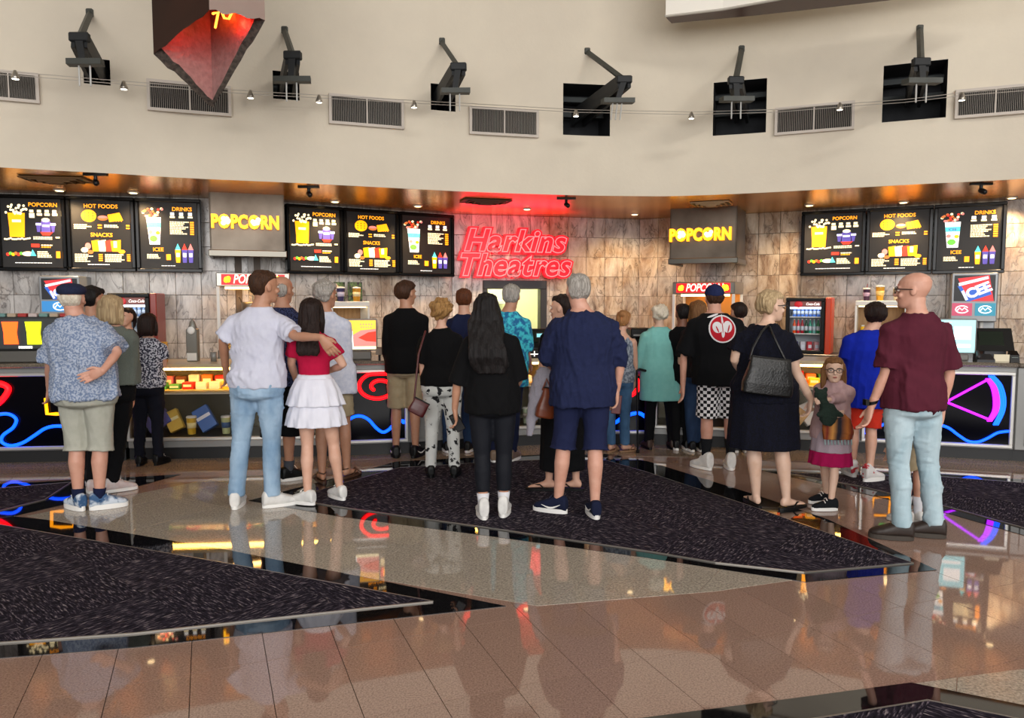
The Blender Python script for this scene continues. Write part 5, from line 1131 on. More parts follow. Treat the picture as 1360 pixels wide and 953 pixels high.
# ---- neon sign ----
pl = PCk.shifted(.12); a = pl.xz(606, 335); sg = at_plane(pl, a[0], 0, 2.0, 'neon_sign', 'two line red neon sign in slanted letters on the marble wall', 'sign')
REDH = M('red_sign_face', '#d0061c', .35, emis=.7); REDN = EM('#ff6a6e', 1.3); REDS = M('red_sign_side', '#5a0a14', .5)
GL = {}
def glyph_w(ch):
    c = bpy.data.curves.new('t', 'FONT'); c.body = ch+'|'; o = bpy.data.objects.new('t', c); COL.objects.link(o); dg = bpy.context.evaluated_depsgraph_get(); dg.update(); w1 = o.evaluated_get(dg).dimensions.x; c.body = '|'; dg.update(); w0 = o.evaluated_get(dg).dimensions.x; bpy.data.objects.remove(o); bpy.data.curves.remove(c); return max(w1-w0, .2)
def letters(word, x0, x1, zb, hgt, parent, mface, mtube, depth=.07, off=.035, shear=.28, tube=True, yb=0., bold2=-.012, outline=False):
    ws = [glyph_w(c) for c in word]; tot = sum(ws); kx = (x1-x0)/tot; x = x0; size = hgt/.72
    for ch, w_ in zip(word, ws):
        c = bpy.data.curves.new('t', 'FONT'); c.body = ch; c.size = 1; c.extrude = depth/2/size; c.offset = off; c.shear = shear; c.resolution_u = 3
        o = bpy.data.objects.new('t', c); COL.objects.link(o); dg = bpy.context.evaluated_depsgraph_get(); dg.update(); me = bpy.data.meshes.new_from_object(o.evaluated_get(dg)); vs = [tuple(v.co) for v in me.vertices]; fs = [tuple(p.vertices) for p in me.polygons]
        c.extrude = .004; c.offset = bold2
        if outline: c.fill_mode = 'NONE'; c.extrude = 0; c.offset = off*.35; c.bevel_depth = .017; c.bevel_resolution = 1
        dg.update(); me2 = bpy.data.meshes.new_from_object(o.evaluated_get(dg)); v2 = [tuple(v.co) for v in me2.vertices]; f2 = [tuple(p.vertices) for p in me2.polygons]
        bpy.data.objects.remove(o); bpy.data.curves.remove(c)
        g = G(); g.add([(a*kx, yb+0-z*size, b*size) for a, b, z in vs], fs); L = g.build('letter', mface, parent, loc=(x, 0, zb))
        if tube: g = G(); g.add([(a*kx, yb-depth/2-.012-z*size, b*size) for a, b, z in v2], f2); g.build('neon_tube', mtube, L)
        x += w_*kx
b1 = pl.xz(754, 335)[0]-a[0]; b2 = pl.xz(760, 352)[0]-a[0]
zA = pl.xz(680, 333)[1]-2.0; zB = pl.xz(680, 365)[1]-2.0; hA = (pl.xz(630, 303)[1]-2.0)-zA
x_h = pl.xz(615, 333)[0]-a[0]
letters('Harkins', x_h, b1-.06, zA, hA*.98, sg, REDH, REDN, depth=.09, off=.11, outline=True)
letters('Theatres', .0, b2-.05, zB, hA*.98, sg, REDH, REDN, depth=.09, off=.11, outline=True)
l = bpy.data.lights.new('sign_glow', 'AREA'); l.shape = 'RECTANGLE'; l.size = 1.6; l.size_y = .4; l.energy = 9; l.color = (1, .03, .08); o = bpy.data.objects.new('sign_glow', l); COL.objects.link(o); p = pl.w(a[0]+.8, -.45, 2.72); o.location = p; o.rotation_euler = (math.radians(180), 0, pl.rz)

# ---- hoods ----
YN = EM('#ffc21a', 3.0); YH = M('yellow_sign_face', '#e59a08', .4, emis=1.2); POPW = EM('#fff0b8', 2.2)
def hood(x0, x1, ytop, ybot, xr, pl, label, tx0, tx1, ty0, ty1):
    X0, X1 = pl.xz(x0, 300)[0], pl.xz(x1, 300)[0]; z0 = pl.xz((x0+x1)/2, ybot)[1]; w_ = X1-X0; h_ = ZS-z0; dp = .85
    r_ = at_plane(pl, X0, 0, z0, 'range_hood', label, 'hood', 'steel hoods with popcorn lettering')
    g = G(); g.box(0, w_, 0, .02, .07, h_); g.box(0, .02, 0, dp, .07, h_); g.box(w_-.02, w_, 0, dp, .07, h_); g.build('front_panel', M('hood_steel', '#7f7569', .42, .9, var=(1.3, '#4a4139', .2)), r_)
    g = G(); g.bbox(-.02, w_+.02, -.02, .03, 0, .08, .008); g.bbox(-.02, .02, 0, dp, 0, .08, .008); g.bbox(w_-.02, w_+.02, 0, dp, 0, .08, .008); g.build('bottom_rim', M('darker_steel', '#6e6a62', .3, 1.), r_)
    g = G(); g.box(.02, w_-.02, .02, dp, .06, .09); g.build('filter', M('grease_filter', '#201e1c', .6, .5), r_)
    t0, t1 = pl.xz(tx0, ty0)[0]-X0, pl.xz(tx1, ty0)[0]-X0; zb_ = pl.xz((tx0+tx1)/2, ty1)[1]-z0; hh = pl.xz((tx0+tx1)/2, ty0)[1]-z0-zb_
    letters('POPCORN', t0, t1, zb_, hh, r_, YH, YN, depth=.05, off=.05, shear=0, yb=-.04, bold2=.01)
    k = (t1-t0)/7
    for i in (1, 4):   # popcorn blobs in the two round letters
        g = G(); random.seed(i)
        for q in range(6): g.sph((t0+k*(i+.52)+random.uniform(-.035, .035), -.10, zb_+hh/2+random.uniform(-.03, .03)), .03, n=8, k=5)
        stuff(g.build('popcorn_blob', POPW, r_, True, label='glowing white popcorn shape'))
plh = Plane(PY(278, 300, 9.1), PY(378, 300, 9.38)); hood(278, 378, 256, 341, 378, plh, 'wide steel hood with yellow popcorn sign on the left', 280, 371, 286, 303)
plh2 = Plane(PY(890, 300, 10.78), PY(979, 300, 10.4)); hood(890, 979, 276, 350, 996, plh2, 'steel hood with yellow popcorn sign on the right, its side visible', 890, 973, 303, 319)

# ---- popcorn machines ----
def popcorn_machine(x0, x1, yt, pl, label, tx0, tx1):
    X0, X1 = pl.xz(x0, 380)[0], pl.xz(x1, 380)[0]; w_ = X1-X0; zt = pl.xz((x0+x1)/2, yt)[1]; z0 = .88; h_ = zt-z0
    r_ = at_plane(pl, X0, 0, z0, 'popcorn_machine', label, 'popcorn machine', 'popcorn machines'); dp = .62; hd = .17
    g = G(); g.bbox(0, w_, 0, dp, h_-hd, h_, .01); g.build('header', STEEL, r_)
    g = G(); g.box(.06, w_-.06, -.012, .0, h_-hd+.02, h_-.02); hp_ = g.build('lit_panel', M('lit_red_panel', '#c01018', .4, emis=1.0), r_)
    g = G(); put(g, text('POPCORN', .15, .004, .02, .25), w_*.52, -.02, h_-hd/2, 0, .72); g.build('lettering', EM('#ffb8a0', 2.2), hp_)
    for s in (0, 1):
        g = G(); random.seed(s)
        for q in range(5): g.sph((.12+s*(w_-.24)+random.uniform(-.03, .03), -.02, h_-hd/2+random.uniform(-.025, .025)), .028, n=8, k=5)
        stuff(g.build('popcorn_picture', YN, hp_, True))
    for q in (0, 1): g = G(); g.bbox(q*(w_-.04), q*(w_-.04)+.04, 0, .04, .12, h_-hd, .006); g.bbox(q*(w_-.04), q*(w_-.04)+.04, dp-.04, dp, .12, h_-hd, .006); g.build('corner_post', WHITEP, r_)
    g = G(); g.bbox(0, w_, 0, dp, 0, .13, .01); g.build('base', STEEL, r_)
    g = G(); g.box(.04, w_-.04, dp-.03, dp-.01, .13, h_-hd); g.build('back_panel', M('amber_back_panel', '#c98a3c', .35, .3), r_)
    g = G(); g.lathe([(.10, h_-hd-.36), (.14, h_-hd-.34), (.15, h_-hd-.2), (.14, h_-hd-.19)], (w_*.5, dp*.5, 0), 18); g.build('kettle', STEEL, r_, True)
    g = G(); g.tube([(w_*.5, dp*.5, h_-hd-.2), (w_*.5, dp*.5, h_-hd)], .012, 8); g.tube([(w_*.5-.13, dp*.5, h_-hd-.22), (w_*.3, dp*.4, h_-hd-.12)], .008, 6); g.build('kettle_hanger', STEEL, r_)
    random.seed(5); g = G()
    for q in range(420):
        x, y = random.uniform(.07, w_-.07), random.uniform(.06, dp-.06); g.sph((x, y, .13+random.uniform(0, .12+.12*math.sin(PI*x/w_))), random.uniform(.012, .02), n=5, k=3)
    stuff(g.build('popcorn', M('popcorn', '#e8c270', .8), r_, True))
    g = G(); g.box(.1, w_-.1, .1, .18, h_-hd-.03, h_-hd-.005); g.build('warming_lamp', EM('#ffc070', 14), r_)
popcorn_machine(287, 385, 362, Plane(PY(287, 380, 9.2), PY(385, 380, 9.5)), 'popcorn machine with red lettered header behind the white t-shirt man', 0, 0)
popcorn_machine(893, 976, 374, Plane(PY(893, 380, 10.75), PY(976, 380, 10.35)), 'popcorn machine with red lettered header behind the navy cap man', 0, 0)

# ---- back counters ----
for i, (pl, W, lab) in enumerate(((PA, WA, 'left'), (PBk, WB, 'centre left'), (PCk, WC, 'centre'), (PD, WD, 'right'))):
    L_ = (Vector(W[1])-Vector(W[0])).length; a0, a1 = (3.2, L_-.2) if i == 0 else ((.3, L_-.1) if i < 3 else (.6, 6.0))
    r_ = at_plane(pl, 0, 0, 0, 'back_counter', 'low grey back counter along the %s marble wall' % lab, 'counter', 'back counters')
    g = G(); g.bbox(a0, a1, -.6, -.01, .1, .84, .01); g.build('cabinet', GREYM, r_); g = G(); g.bbox(a0, a1, -.64, -.01, .84, .88, .01); g.build('top', M('back_counter_top', '#5d5852', .3), r_)
    g = G(); g.box(a0, a1, -.55, -.05, 0, .1); g.build('toe_kick', BLACK, r_)

# ---- front counters ----
WTOP = mat_granite('brown_counter_granite', '#6a6055', '#8d8373', '#332d28', .12, 90)
FR = M('brushed_aluminium_frame', '#c9c7c2', .35, .6); NB = M('neon_panel_black', '#03030a', .15, spec=.2); TOEK = M('toe_kick_black', '#08080a', .5)
NRED, NBLU, NYEL, NPUR, NGRN, NB2 = EM('#ff0810', 2.6), EM('#0444ff', 3.2), EM('#ff9c00', 1.8), EM('#b818ff', 2.2), EM('#10c848', 1.6), EM('#0a58ff', 2.2)
def fpt(x, y): return PZ(x, y)
def unit(px0, b0, px1, b1): return Plane(PZ(px0, b0), PZ(px1, b1))
def counter_base(pl, L_, label, name='counter_cabinet'):
    r_ = at_plane(pl, 0, 0, 0, name, label, 'counter')
    g = G(); g.box(0, L_, .05, .68, 0, .12); g.build('toe_kick', TOEK, r_); return r_
def worktop(pl, L_, label):
    o = thing('worktop', label, 'worktop', pl.w(0, 0, .945), pl.rz); g = G(); g.bbox(-.0, L_, -.03, .74, 0, .045, .012); g.build('slab', WTOP, o)
def neon_panel(pl, label, tubes, wl):
    L_ = (pl.b-pl.a).length; r_ = counter_base(pl, L_, label); g = G(); g.box(0, L_, .03, .7, .12, .945); g.build('body', GREYM, r_)
    z0, z1 = .135, .90; g = G(); t = .035
    for q in ((.02, L_-.02, z1-t, z1), (.02, L_-.02, z0, z0+t), (.02, .02+t, z0+t, z1-t), (L_-.02-t, L_-.02, z0+t, z1-t)): g.bbox(q[0], q[1], -.02, .03, q[2], q[3], .006)
    g.build('frame', FR, r_); g = G(); g.box(.05, L_-.05, .0, .03, z0+t, z1-t); bk_ = g.build('black_panel', NB, r_)
    for mt, pts, rad, cl in tubes:
        P_ = [pl.xz(*p) for p in pts]; P_ = [(min(max(a, .07), L_-.07), min(max(b_, z0+t+.01), z1-t-.01)) for a, b_ in P_]
        Q = catmull(P_, 6) if len(P_) > 2 and not cl else [Vector(p) for p in P_]
        g = G(); g.tube([(q[0], -.022, q[1]) for q in Q], rad, 8); g.build('neon_tube', mt, bk_, True)
    worktop(pl, L_, wl)
neon_panel(unit(-60, 617, 165, 612), 'counter front at far left with red, yellow and blue neon shapes', [
    (NRED, [(-30, 512), (-5, 508), (12, 514), (8, 526), (-6, 538), (-30, 545)], .03, 0), (NBLU, [(-30, 556), (-8, 551), (12, 549), (23, 556), (19, 567), (6, 577), (4, 586), (16, 591), (32, 587), (48, 577), (62, 568), (78, 565), (100, 568), (118, 578), (135, 578), (160, 570)], .016, 0),
    (NYEL, [(74, 527), (62, 529), (64, 549), (76, 549), (92, 549), (92, 527), (74, 527)], .017, 1)], 'brown granite worktop over the far left neon panel')
sp = []
for i in range(30): t = i/29; a = 2.6+t*9.6; r_ = .25+.75*t; sp.append((503+33*r_*math.cos(a), 514+22*r_*math.sin(a)))
neon_panel(unit(448, 606.5, 545, 602.5), 'counter front with red neon spiral and blue wave behind the tall boy', [(NRED, sp, .02, 0), (NBLU, [(448, 573), (458, 561), (470, 553), (480, 552), (490, 557), (499, 567), (508, 573), (516, 570), (524, 562), (534, 558), (545, 560)], .016, 0)], 'brown granite worktop over the red spiral panel')
neon_panel(unit(726, 591, 868, 591), 'counter front with red and blue neon behind the walking cane', [(NRED, [(838, 500), (846, 505), (848, 514), (838, 524), (824, 527), (815, 520)], .026, 0), (NBLU, [(735, 560), (765, 548), (790, 556), (812, 562), (830, 552), (848, 548), (865, 556)], .02, 0)], 'brown granite worktop over the centre neon panel')
arcs = []
for k in range(4): arcs.append((NPUR, [(1309+k*1.6, 503), (1316+k*2, 514), (1319+k*2.2, 530), (1318+k*2, 545), (1311+k*1.6, 558)], .010, 0))
for k in range(3): arcs.append((NB2, [(1313+k*3, 498), (1323+k*3, 511), (1328+k*3, 529), (1327+k*2.6, 546), (1319+k*2.6, 563)], .010, 0))
neon_panel(unit(1140, 602, 1346, 613), 'counter front with purple neon fan and blue wave beside the bald man', [(NPUR, [(1258, 532), (1310, 504)], .012, 1), (NPUR, [(1258, 534), (1314, 557)], .012, 1), (NBLU, [(1150, 575), (1180, 560), (1210, 556), (1240, 562), (1258, 567), (1272, 577), (1285, 585), (1298, 586), (1311, 581), (1324, 574), (1338, 572)], .014, 0), (NYEL, [(1162, 522), (1186, 524), (1186, 548), (1164, 546), (1162, 522)], .013, 1), (NGRN, [(1176, 510), (1190, 511)], .016, 1)]+arcs, 'brown granite worktop over the purple neon panel')
pl = unit(1346, 613, 1425, 617.5); L_ = (pl.b-pl.a).length; r_ = counter_base(pl, L_, 'plain grey end cabinet of the counter at right edge'); g = G(); g.bbox(0, L_, 0, .7, .12, .945, .006); g.build('body', GREYM, r_); g = G(); g.bbox(.08, L_-.02, -.012, 0, .16, .9, .004); g.build('door', GREYM, r_); worktop(pl, L_, 'brown granite worktop at the right edge')
pl = unit(545, 602.5, 622, 596.5); L_ = (pl.b-pl.a).length; r_ = counter_base(pl, L_, 'grey cabinet between red spiral panel and small display case'); g = G(); g.bbox(0, L_, 0, .7, .12, .945, .006); g.build('body', GREYM, r_); g = G(); g.bbox(.04, L_*.48, -.012, 0, .16, .9, .004); g.build('door', GREYM, r_); g = G(); g.bbox(L_*.52, L_-.04, -.012, 0, .16, .9, .004); g.build('door', GREYM, r_); worktop(pl, L_, 'brown granite worktop behind the curly haired woman')

OLIVE = M('case_back_mirror', '#77715f', .25, .3); GLASS = M('case_glass', '#ffffff', .02, trans=1.0); GLASS.node_tree.nodes['Principled BSDF'].inputs['IOR'].default_value = 1.12
CREAMT = M('case_top_cream', '#c9b896', .3)
def case(pl, label, wl):
    L_ = (pl.b-pl.a).length; r_ = counter_base(pl, L_, label, 'display_case')
    g = G(); g.bbox(0, L_, .02, .68, .12, .2, .006); g.build('plinth', GREYM, r_); g = G(); g.box(0, L_, .60, .62, .2, .93); g.build('back_panel', OLIVE, r_)
    g = G(); g.box(.04, L_-.04, .04, .6, .2, .225); g.build('deck', M('case_deck', '#2c2925', .4), r_)
    g = G(); g.box(.04, L_-.04, .06, .6, .68, .70); g.build('shelf', M('case_shelf', '#d8b878', .4), r_)
    g = G(); g.bbox(.08, L_-.08, .05, .10, .905, .935, .005); g.build('light_strip', EM('#ffc25a', 16), r_)
    g = G(); g.bbox(.08, L_-.08, .08, .11, .655, .675, .005); g.build('lower_light', M('unlit_tube', '#d8d0b8', .5), r_)
    g = G(); t = .035
    for q in ((0, L_, .195, .195+t), (0, t, .23, .93), (L_-t, L_, .23, .93)): g.bbox(q[0], q[1], -.012, .03, q[2], q[3], .006)
    g.build('frame', FR, r_); g = G(); g.box(t, L_-t, .008, .014, .23, .93); g.build('glass_pane', GLASS, r_)
    for q in (0, L_-.03): g = G(); g.box(q, q+.03, .03, .6, .2, .93); g.build('end_panel', GREYM, r_)
    o = thing('worktop', wl, 'worktop', pl.w(0, 0, .935), pl.rz); g = G(); g.bbox(0, L_, -.02, .72, 0, .035, .008); g.build('slab', CREAMT, o); return r_, L_
COLS = [('orange', '#e8761c'), ('yellow', '#f2c218'), ('red', '#c9261e'), ('white', '#e6e0d4'), ('green', '#3d8f4a'), ('brown', '#6b3a1e'), ('pink', '#d8718c'), ('blue', '#2f62b0')]
ORD = ['first', 'second', 'third', 'fourth', 'fifth', 'sixth', 'seventh', 'eighth', 'ninth', 'tenth', 'eleventh', 'twelfth', 'thirteenth', 'fourteenth', 'fifteenth', 'sixteenth', 'seventeenth', 'eighteenth', 'nineteenth', 'twentieth']
def goods(pl, L_, where, seed, n=None, x0=.1, x1=None):
    random.seed(seed); x1 = x1 or L_-.1; n = n or int((x1-x0)/.125); step = (x1-x0)/n
    for row in (0, 1):
        for i in range(n):
            nm, c = random.choice(COLS[:5] if row == 0 else COLS); w_ = step*.8; h_ = random.uniform(.05, .09)+.045*row
            o = thing('snack_carton', '%s snack carton, %s from left in %s row, warm shelf of %s' % (nm, ORD[i] if i < len(ORD) else 'far', ('front', 'back')[row], where), 'snack', pl.w(x0+i*step, .14+.2*row, .70), pl.rz+random.uniform(-.1, .1), 'snacks on the warm shelf, '+where)
            g = G(); g.bbox(0, w_, 0, .1, 0, h_, .006); g.build('carton', M('carton_'+nm, c, .5), o); g = G(); g.box(w_*.12, w_*.88, -.002, 0, h_*.35, h_*.7); g.build('label_band', M('carton_band', '#f2ead6', .5), o)
def cup(loc, label, c1, c2, r=.045, h=.15, straw=True, group=None):
    o = thing('drink_cup', label, 'cup', loc, 0, group); g = G(); g.lathe([(r*.72, 0), (r*.76, .004), (r*.98, h*.97), (r, h)], n=16); g.build('cup', M('cup_'+c1.strip('#'), c1, .45), o, True)
    g = G(); g.lathe([(r*.87*1.0, h*.38), (r*.955, h*.72)], n=16); g.build('band', M('cup_'+c2.strip('#'), c2, .45), o, True); g = G(); g.lathe([(r*1.05, h), (r*1.05, h+.008), (r*.9, h+.02), (r*.2, h+.024)], n=16); g.build('lid', WHITEP, o, True)
    if straw: g = G(); g.tube([(0, 0, h), (.008, 0, h+.07)], .004, 6); g.build('straw', M('straw_red', '#a83a30', .5), o, True)
def tilted_box(pl, x, y, label, c, band, w_=.17, h_=.24, rot=.5, z=.228):
    a, zz = pl.xz(x, y); o = thing('snack_box', label, 'box', pl.w(a, .2, z), pl.rz); g = G(); g.bbox(-w_/2, w_/2, 0, .07, 0, h_, .006); T = Matrix.Rotation(-.25, 4, 'X') @ Matrix.Rotation(-rot, 4, 'Y'); mn = min((T @ Vector(v)).z for v in g.v)
    T = Matrix.Translation((0, 0, -mn)) @ T; g.v = [tuple(T @ Vector(v)) for v in g.v]; g.build('carton', M('box_'+c.strip('#'), c, .5), o); g = G(); g.box(-w_/2+.012, w_/2-.012, -.003, 0, h_*.5, h_*.64); g.v = [tuple(T @ Vector(v)) for v in g.v]; g.build('printed_band', M('box_'+band.strip('#'), band, .5), o)
pl1 = unit(170, 611.5, 448, 606.5); r1, L1 = case(pl1, 'long glass display case of snacks at left, popcorn boxes on its deck', 'cream top of the left display case'); goods(pl1, L1, 'left display case', 3)
tilted_box(pl1, 184, 570, 'purple box lying at left end of the left case deck', '#5d5a9a', '#c8c8dc', rot=-1.0); tilted_box(pl1, 226, 570, 'yellow popcorn box tilted on the left case deck', '#d6b24a', '#f0e4b0', rot=.45, w_=.15, h_=.22); tilted_box(pl1, 271, 570, 'blue popcorn box with white rim tilted on the left case deck', '#4a6fb4', '#e6e8ee', rot=.55, w_=.17, h_=.25)
for x, lab, a_, b_ in ((246, 'yellow paper cup between the yellow and blue boxes', '#d9ae34', '#f0e0a0'), (293, 'pale green and blue paper cup right of the blue box', '#b8bf8a', '#3c5a88'), (309, 'small orange and white paper cup near white t-shirt man', '#d98a5a', '#efe6da'), (420, 'purple paper cup at the right end of left case', '#5a4a88', '#e8e0f0')):
    q = pl1.xz(x, 575)[0]; cup(tuple(pl1.w(q, .2, .228)), lab, a_, b_, .05, .17, False)
pl2 = unit(622, 596.5, 726, 591); r2, L2 = case(pl2, 'small glass display case in the middle, under the black till', 'pale top of the middle display case'); goods(pl2, L2, 'middle display case', 5)
q = pl2.xz(706, 570)[0]
for i in range(3): cup(tuple(pl2.w(q-.12+i*.11, .2, .228)), '%s bottle shaped cup on the deck of middle display case' % ('white', 'pale green', 'tan')[i], ('#d8d4c8', '#9fae98', '#b89a70')[i], '#8a8478', .035, .16, False)
pl3 = unit(868, 591, 1140, 602); r3, L3 = case(pl3, 'long glass display case of snacks behind the girl and the woman in black', 'cream top of the right display case'); goods(pl3, L3, 'right display case', 8)
for i, x in enumerate((990, 1072, 1086)): tilted_box(pl3, x, 575, ('cream', 'tan', 'white')[i]+' snack box tilted on the deck of the right case, '+('left one', 'middle one', 'right one')[i], ('#cdbb94', '#b98f58', '#d8d4cc')[i], '#7a5a3a', rot=(.4, .9, .5)[i])

# ---- things on the counters ----
def screen_box(pl, x0, y0, x1, y1, ly, name, label, cat, draw, base=True, zt=None, tilt=0):
    a = pl.xz(x0, y1); b_ = pl.xz(x1, y0); w_ = b_[0]-a[0]; h_ = b_[1]-a[1]; zt = zt or .99
    r_ = at_plane(pl, a[0], ly, zt, name, label, cat); z0 = a[1]-zt
    g = G(); g.bbox(-.015, w_+.015, 0, .05, z0-.015, z0+h_+.015, .01); g.build('bezel', M('grey_bezel', '#8b8d8c', .4), r_)
    c = Canvas(0, z0+h_, w_, h_, -.003); draw(c); c.g.merge(c.lg); c.g.build('screen', GM+[EM('#9ce4ea', .85), EM('#ffb43c', 1.1), EM('#ff8a3a', 1.1)], r_, fix=False)
    if base: g = G(); g.bbox(w_*.12, w_*.88, .0, .25, 0, max(z0-.02, .03), .01); g.build('base', M('till_base_grey', '#6f6c66', .4), r_)
    return r_, w_, h_, z0
plB = unit(448, 606.5, 545, 602.5).shifted(-.15)
def ad(c):
    c.rect(0, 0, 1, 1, 12); c.quad([(.35, .55), (.62, .35), (1, .3), (1, .95), (.35, .95)], 9); c.quad([(.55, .6), (.8, .42), (1, .38), (1, .75), (.75, .72)], 4); c.rect(0, .9, 1, 1, 1)
    for i in range(4): c.quad([(.14+i*.07, .4), (.2+i*.07, .36), (.22+i*.07, .95), (.12+i*.07, .95)], (3, 5, 5, 3)[i]); c.ell(.17+i*.07, .34, .03, .05, 9, 8)
    for i in range(5): c.rect(.6+i*.07, .12, .63+i*.07, .16, 9); c.rect(.62+i*.06, .22, .65+i*.06, .25, 9)
screen_box(plB, 447, 425, 499, 464, 0, 'display_screen', 'bright customer display with orange pink film advert, left of the tall boy', 'screen', ad)
plD = unit(1140, 602, 1346, 613).shifted(-.2)
def till(c):
    c.rect(0, 0, 1, 1, 11); c.lines(.08, .07, .6, 1, 4, .03); c.rect(.1, .2, .4, .34, 3); c.rect(.5, .2, .9, .6, 3); c.rect(.1, .45, .42, .6, 3); c.rect(.1, .75, .9, .85, 3)
screen_box(plD, 1238, 425, 1296, 467, 0, 'till_screen', 'cyan white till screen to the right of the bald man', 'screen', till)
def terminal(pl, x0, x1, yt, yb_, label, ly=0):
    a = pl.xz(x0, yb_); b_ = pl.xz(x1, yt); w_ = b_[0]-a[0]; h_ = b_[1]-.99; r_ = at_plane(pl, a[0], ly, .99, 'till_terminal', label, 'till', 'black tills')
    g = G(); g.hexa([(0, .0, h_*.3), (w_, .0, h_*.3), (w_, .06, h_*.3), (0, .06, h_*.3), (0, .14, h_), (w_, .14, h_), (w_, .19, h_), (0, .19, h_)]); g.build('monitor', BLACK, r_)
    g = G(); g.hexa([(w_*.1, -.004+.03, h_*.42), (w_*.75, -.004+.03, h_*.42), (w_*.75, .03, h_*.42), (w_*.1, .03, h_*.42), (w_*.1, .105, h_*.9), (w_*.75, .105, h_*.9), (w_*.75, .115, h_*.9), (w_*.1, .115, h_*.9)]); g.build('screen', M('dim_screen', '#142018', .1), r_)
    g = G(); g.bbox(w_*.2, w_*.8, .02, .3, 0, h_*.32, .01); g.build('stand', DGREY, r_); return r_
terminal(plD, 1300, 1354, 437, 480, 'black till terminal on right counter, beside the cyan screen', .1)
q = plD.xz(1328, 474); o = at_plane(plD, q[0]-.07, -.06, .99, 'notice_card', 'small cream card standing in front of right black till', 'card'); g = G(); g.bbox(0, .14, 0, .012, 0, .075, .003); g.build('card', M('cream_card', '#e6dcc0', .6), o)
q = plD.xz(1306, 474); o = at_plane(plD, q[0], -.1, .99, 'telephone', 'dark desk telephone with handset left of the cream card', 'telephone'); g = G(); g.hexa([(-.08, 0, 0), (.08, 0, 0), (.08, .16, 0), (-.08, .16, 0), (-.08, 0, .02), (.08, 0, .02), (.08, .16, .07), (-.08, .16, .07)]); g.build('body', DGREY, o); g = G(); g.tube([(-.07, .0, .05), (-.06, .08, .1), (-.05, .16, .09)], [.022, .014, .022], 8); g.build('handset', DGREY, o, True)
q = plD.xz(1345, 474); o = at_plane(plD, q[0], -.08, .99, 'card_reader', 'black card reader at the right end of the counter', 'card reader'); g = G(); g.hexa([(-.04, 0, 0), (.04, 0, 0), (.04, .1, 0), (-.04, .1, 0), (-.04, .02, .07), (.04, .02, .07), (.04, .1, .11), (-.04, .1, .11)]); g.build('body', BLACK, o); g = G(); g.hexa([(-.028, .012, .045), (.028, .012, .045), (.028, .02, .045), (-.028, .02, .045), (-.028, .03, .075), (.028, .03, .075), (.028, .05, .08), (-.028, .05, .08)]); g.build('screen', M('reader_screen', '#9fb0a8', .3), o)
pl2s = pl2.shifted(-.2); terminal(pl2s, 702, 740, 437, 476, 'black till with small lit screen beside the tropical shirt man', .05)
q = pl2s.xz(712, 444); o = at_plane(pl2s, q[0], -.0, q[1]-.04, 'customer_display', 'tiny cyan lit customer display beside the service window till', 'screen'); g = G(); g.bbox(0, .09, 0, .02, 0, .06, .004); g.build('bezel', DGREY, o); g = G(); g.box(.008, .082, -.002, 0, .01, .05); g.build('screen', EM('#78b8c4', 1.0), o); g = G(); g.tube([(.045, .01, 0), (.045, .03, -(q[1]-.04-.98))], .008, 6); g.build('pole', DGREY, o)
q = pl2s.xz(705, 470); o = at_plane(pl2s, q[0]-.06, -.12, .97, 'card_stand', 'black box with white cross shaped print on middle case', 'box'); g = G(); g.bbox(0, .13, 0, .08, 0, .1, .008); g.build('box', BLACK, o); g = G(); g.box(.06, .07, -.003, 0, .02, .08); g.box(.02, .11, -.003, 0, .04, .05); g.build('print', WHE, o)
plC = unit(726, 591, 868, 591).shifted(-.25); a = plC.xz(838, 436); b_ = plC.xz(866, 436); o = at_plane(plC, a[0], 0, .99, 'drink_dispenser', 'black drinks dispenser left of the elderly woman in aqua', 'dispenser'); w_ = b_[0]-a[0]; h_ = a[1]-.99; g = G(); g.bbox(0, w_, .1, .4, 0, h_, .01); g.bbox(0, w_, 0, .12, h_*.65, h_, .01); g.build('housing', BLACK, o); g = G(); g.box(.03, w_-.03, -.003, 0, h_*.72, h_*.78); g.build('trim', GREYM, o); g = G(); g.bbox(0, w_, 0, .12, 0, .03, .005); g.build('drip_tray', DGREY, o)
for i in range(3): g = G(); g.tube([(w_*(.2+.3*i), .05, h_*.65), (w_*(.2+.3*i), .05, h_*.52)], .012, 8); g.build('nozzle', GREYM, o, True)
q = plB.xz(504, 470); o = at_plane(plB, q[0], .0, .99, 'card_reader', 'small pale card reader on stalk next to the tall boy', 'card reader'); g = G(); g.tube([(0, 0, 0), (0, 0, .05)], .012, 8); g.build('stalk', DGREY, o); g = G(); g.hexa([(-.04, -.03, .05), (.04, -.03, .05), (.04, .03, .05), (-.04, .03, .05), (-.035, -.01, .12), (.035, -.01, .12), (.035, .03, .13), (-.035, .03, .13)]); g.build('body', M('reader_tan', '#8d7f70', .5), o)
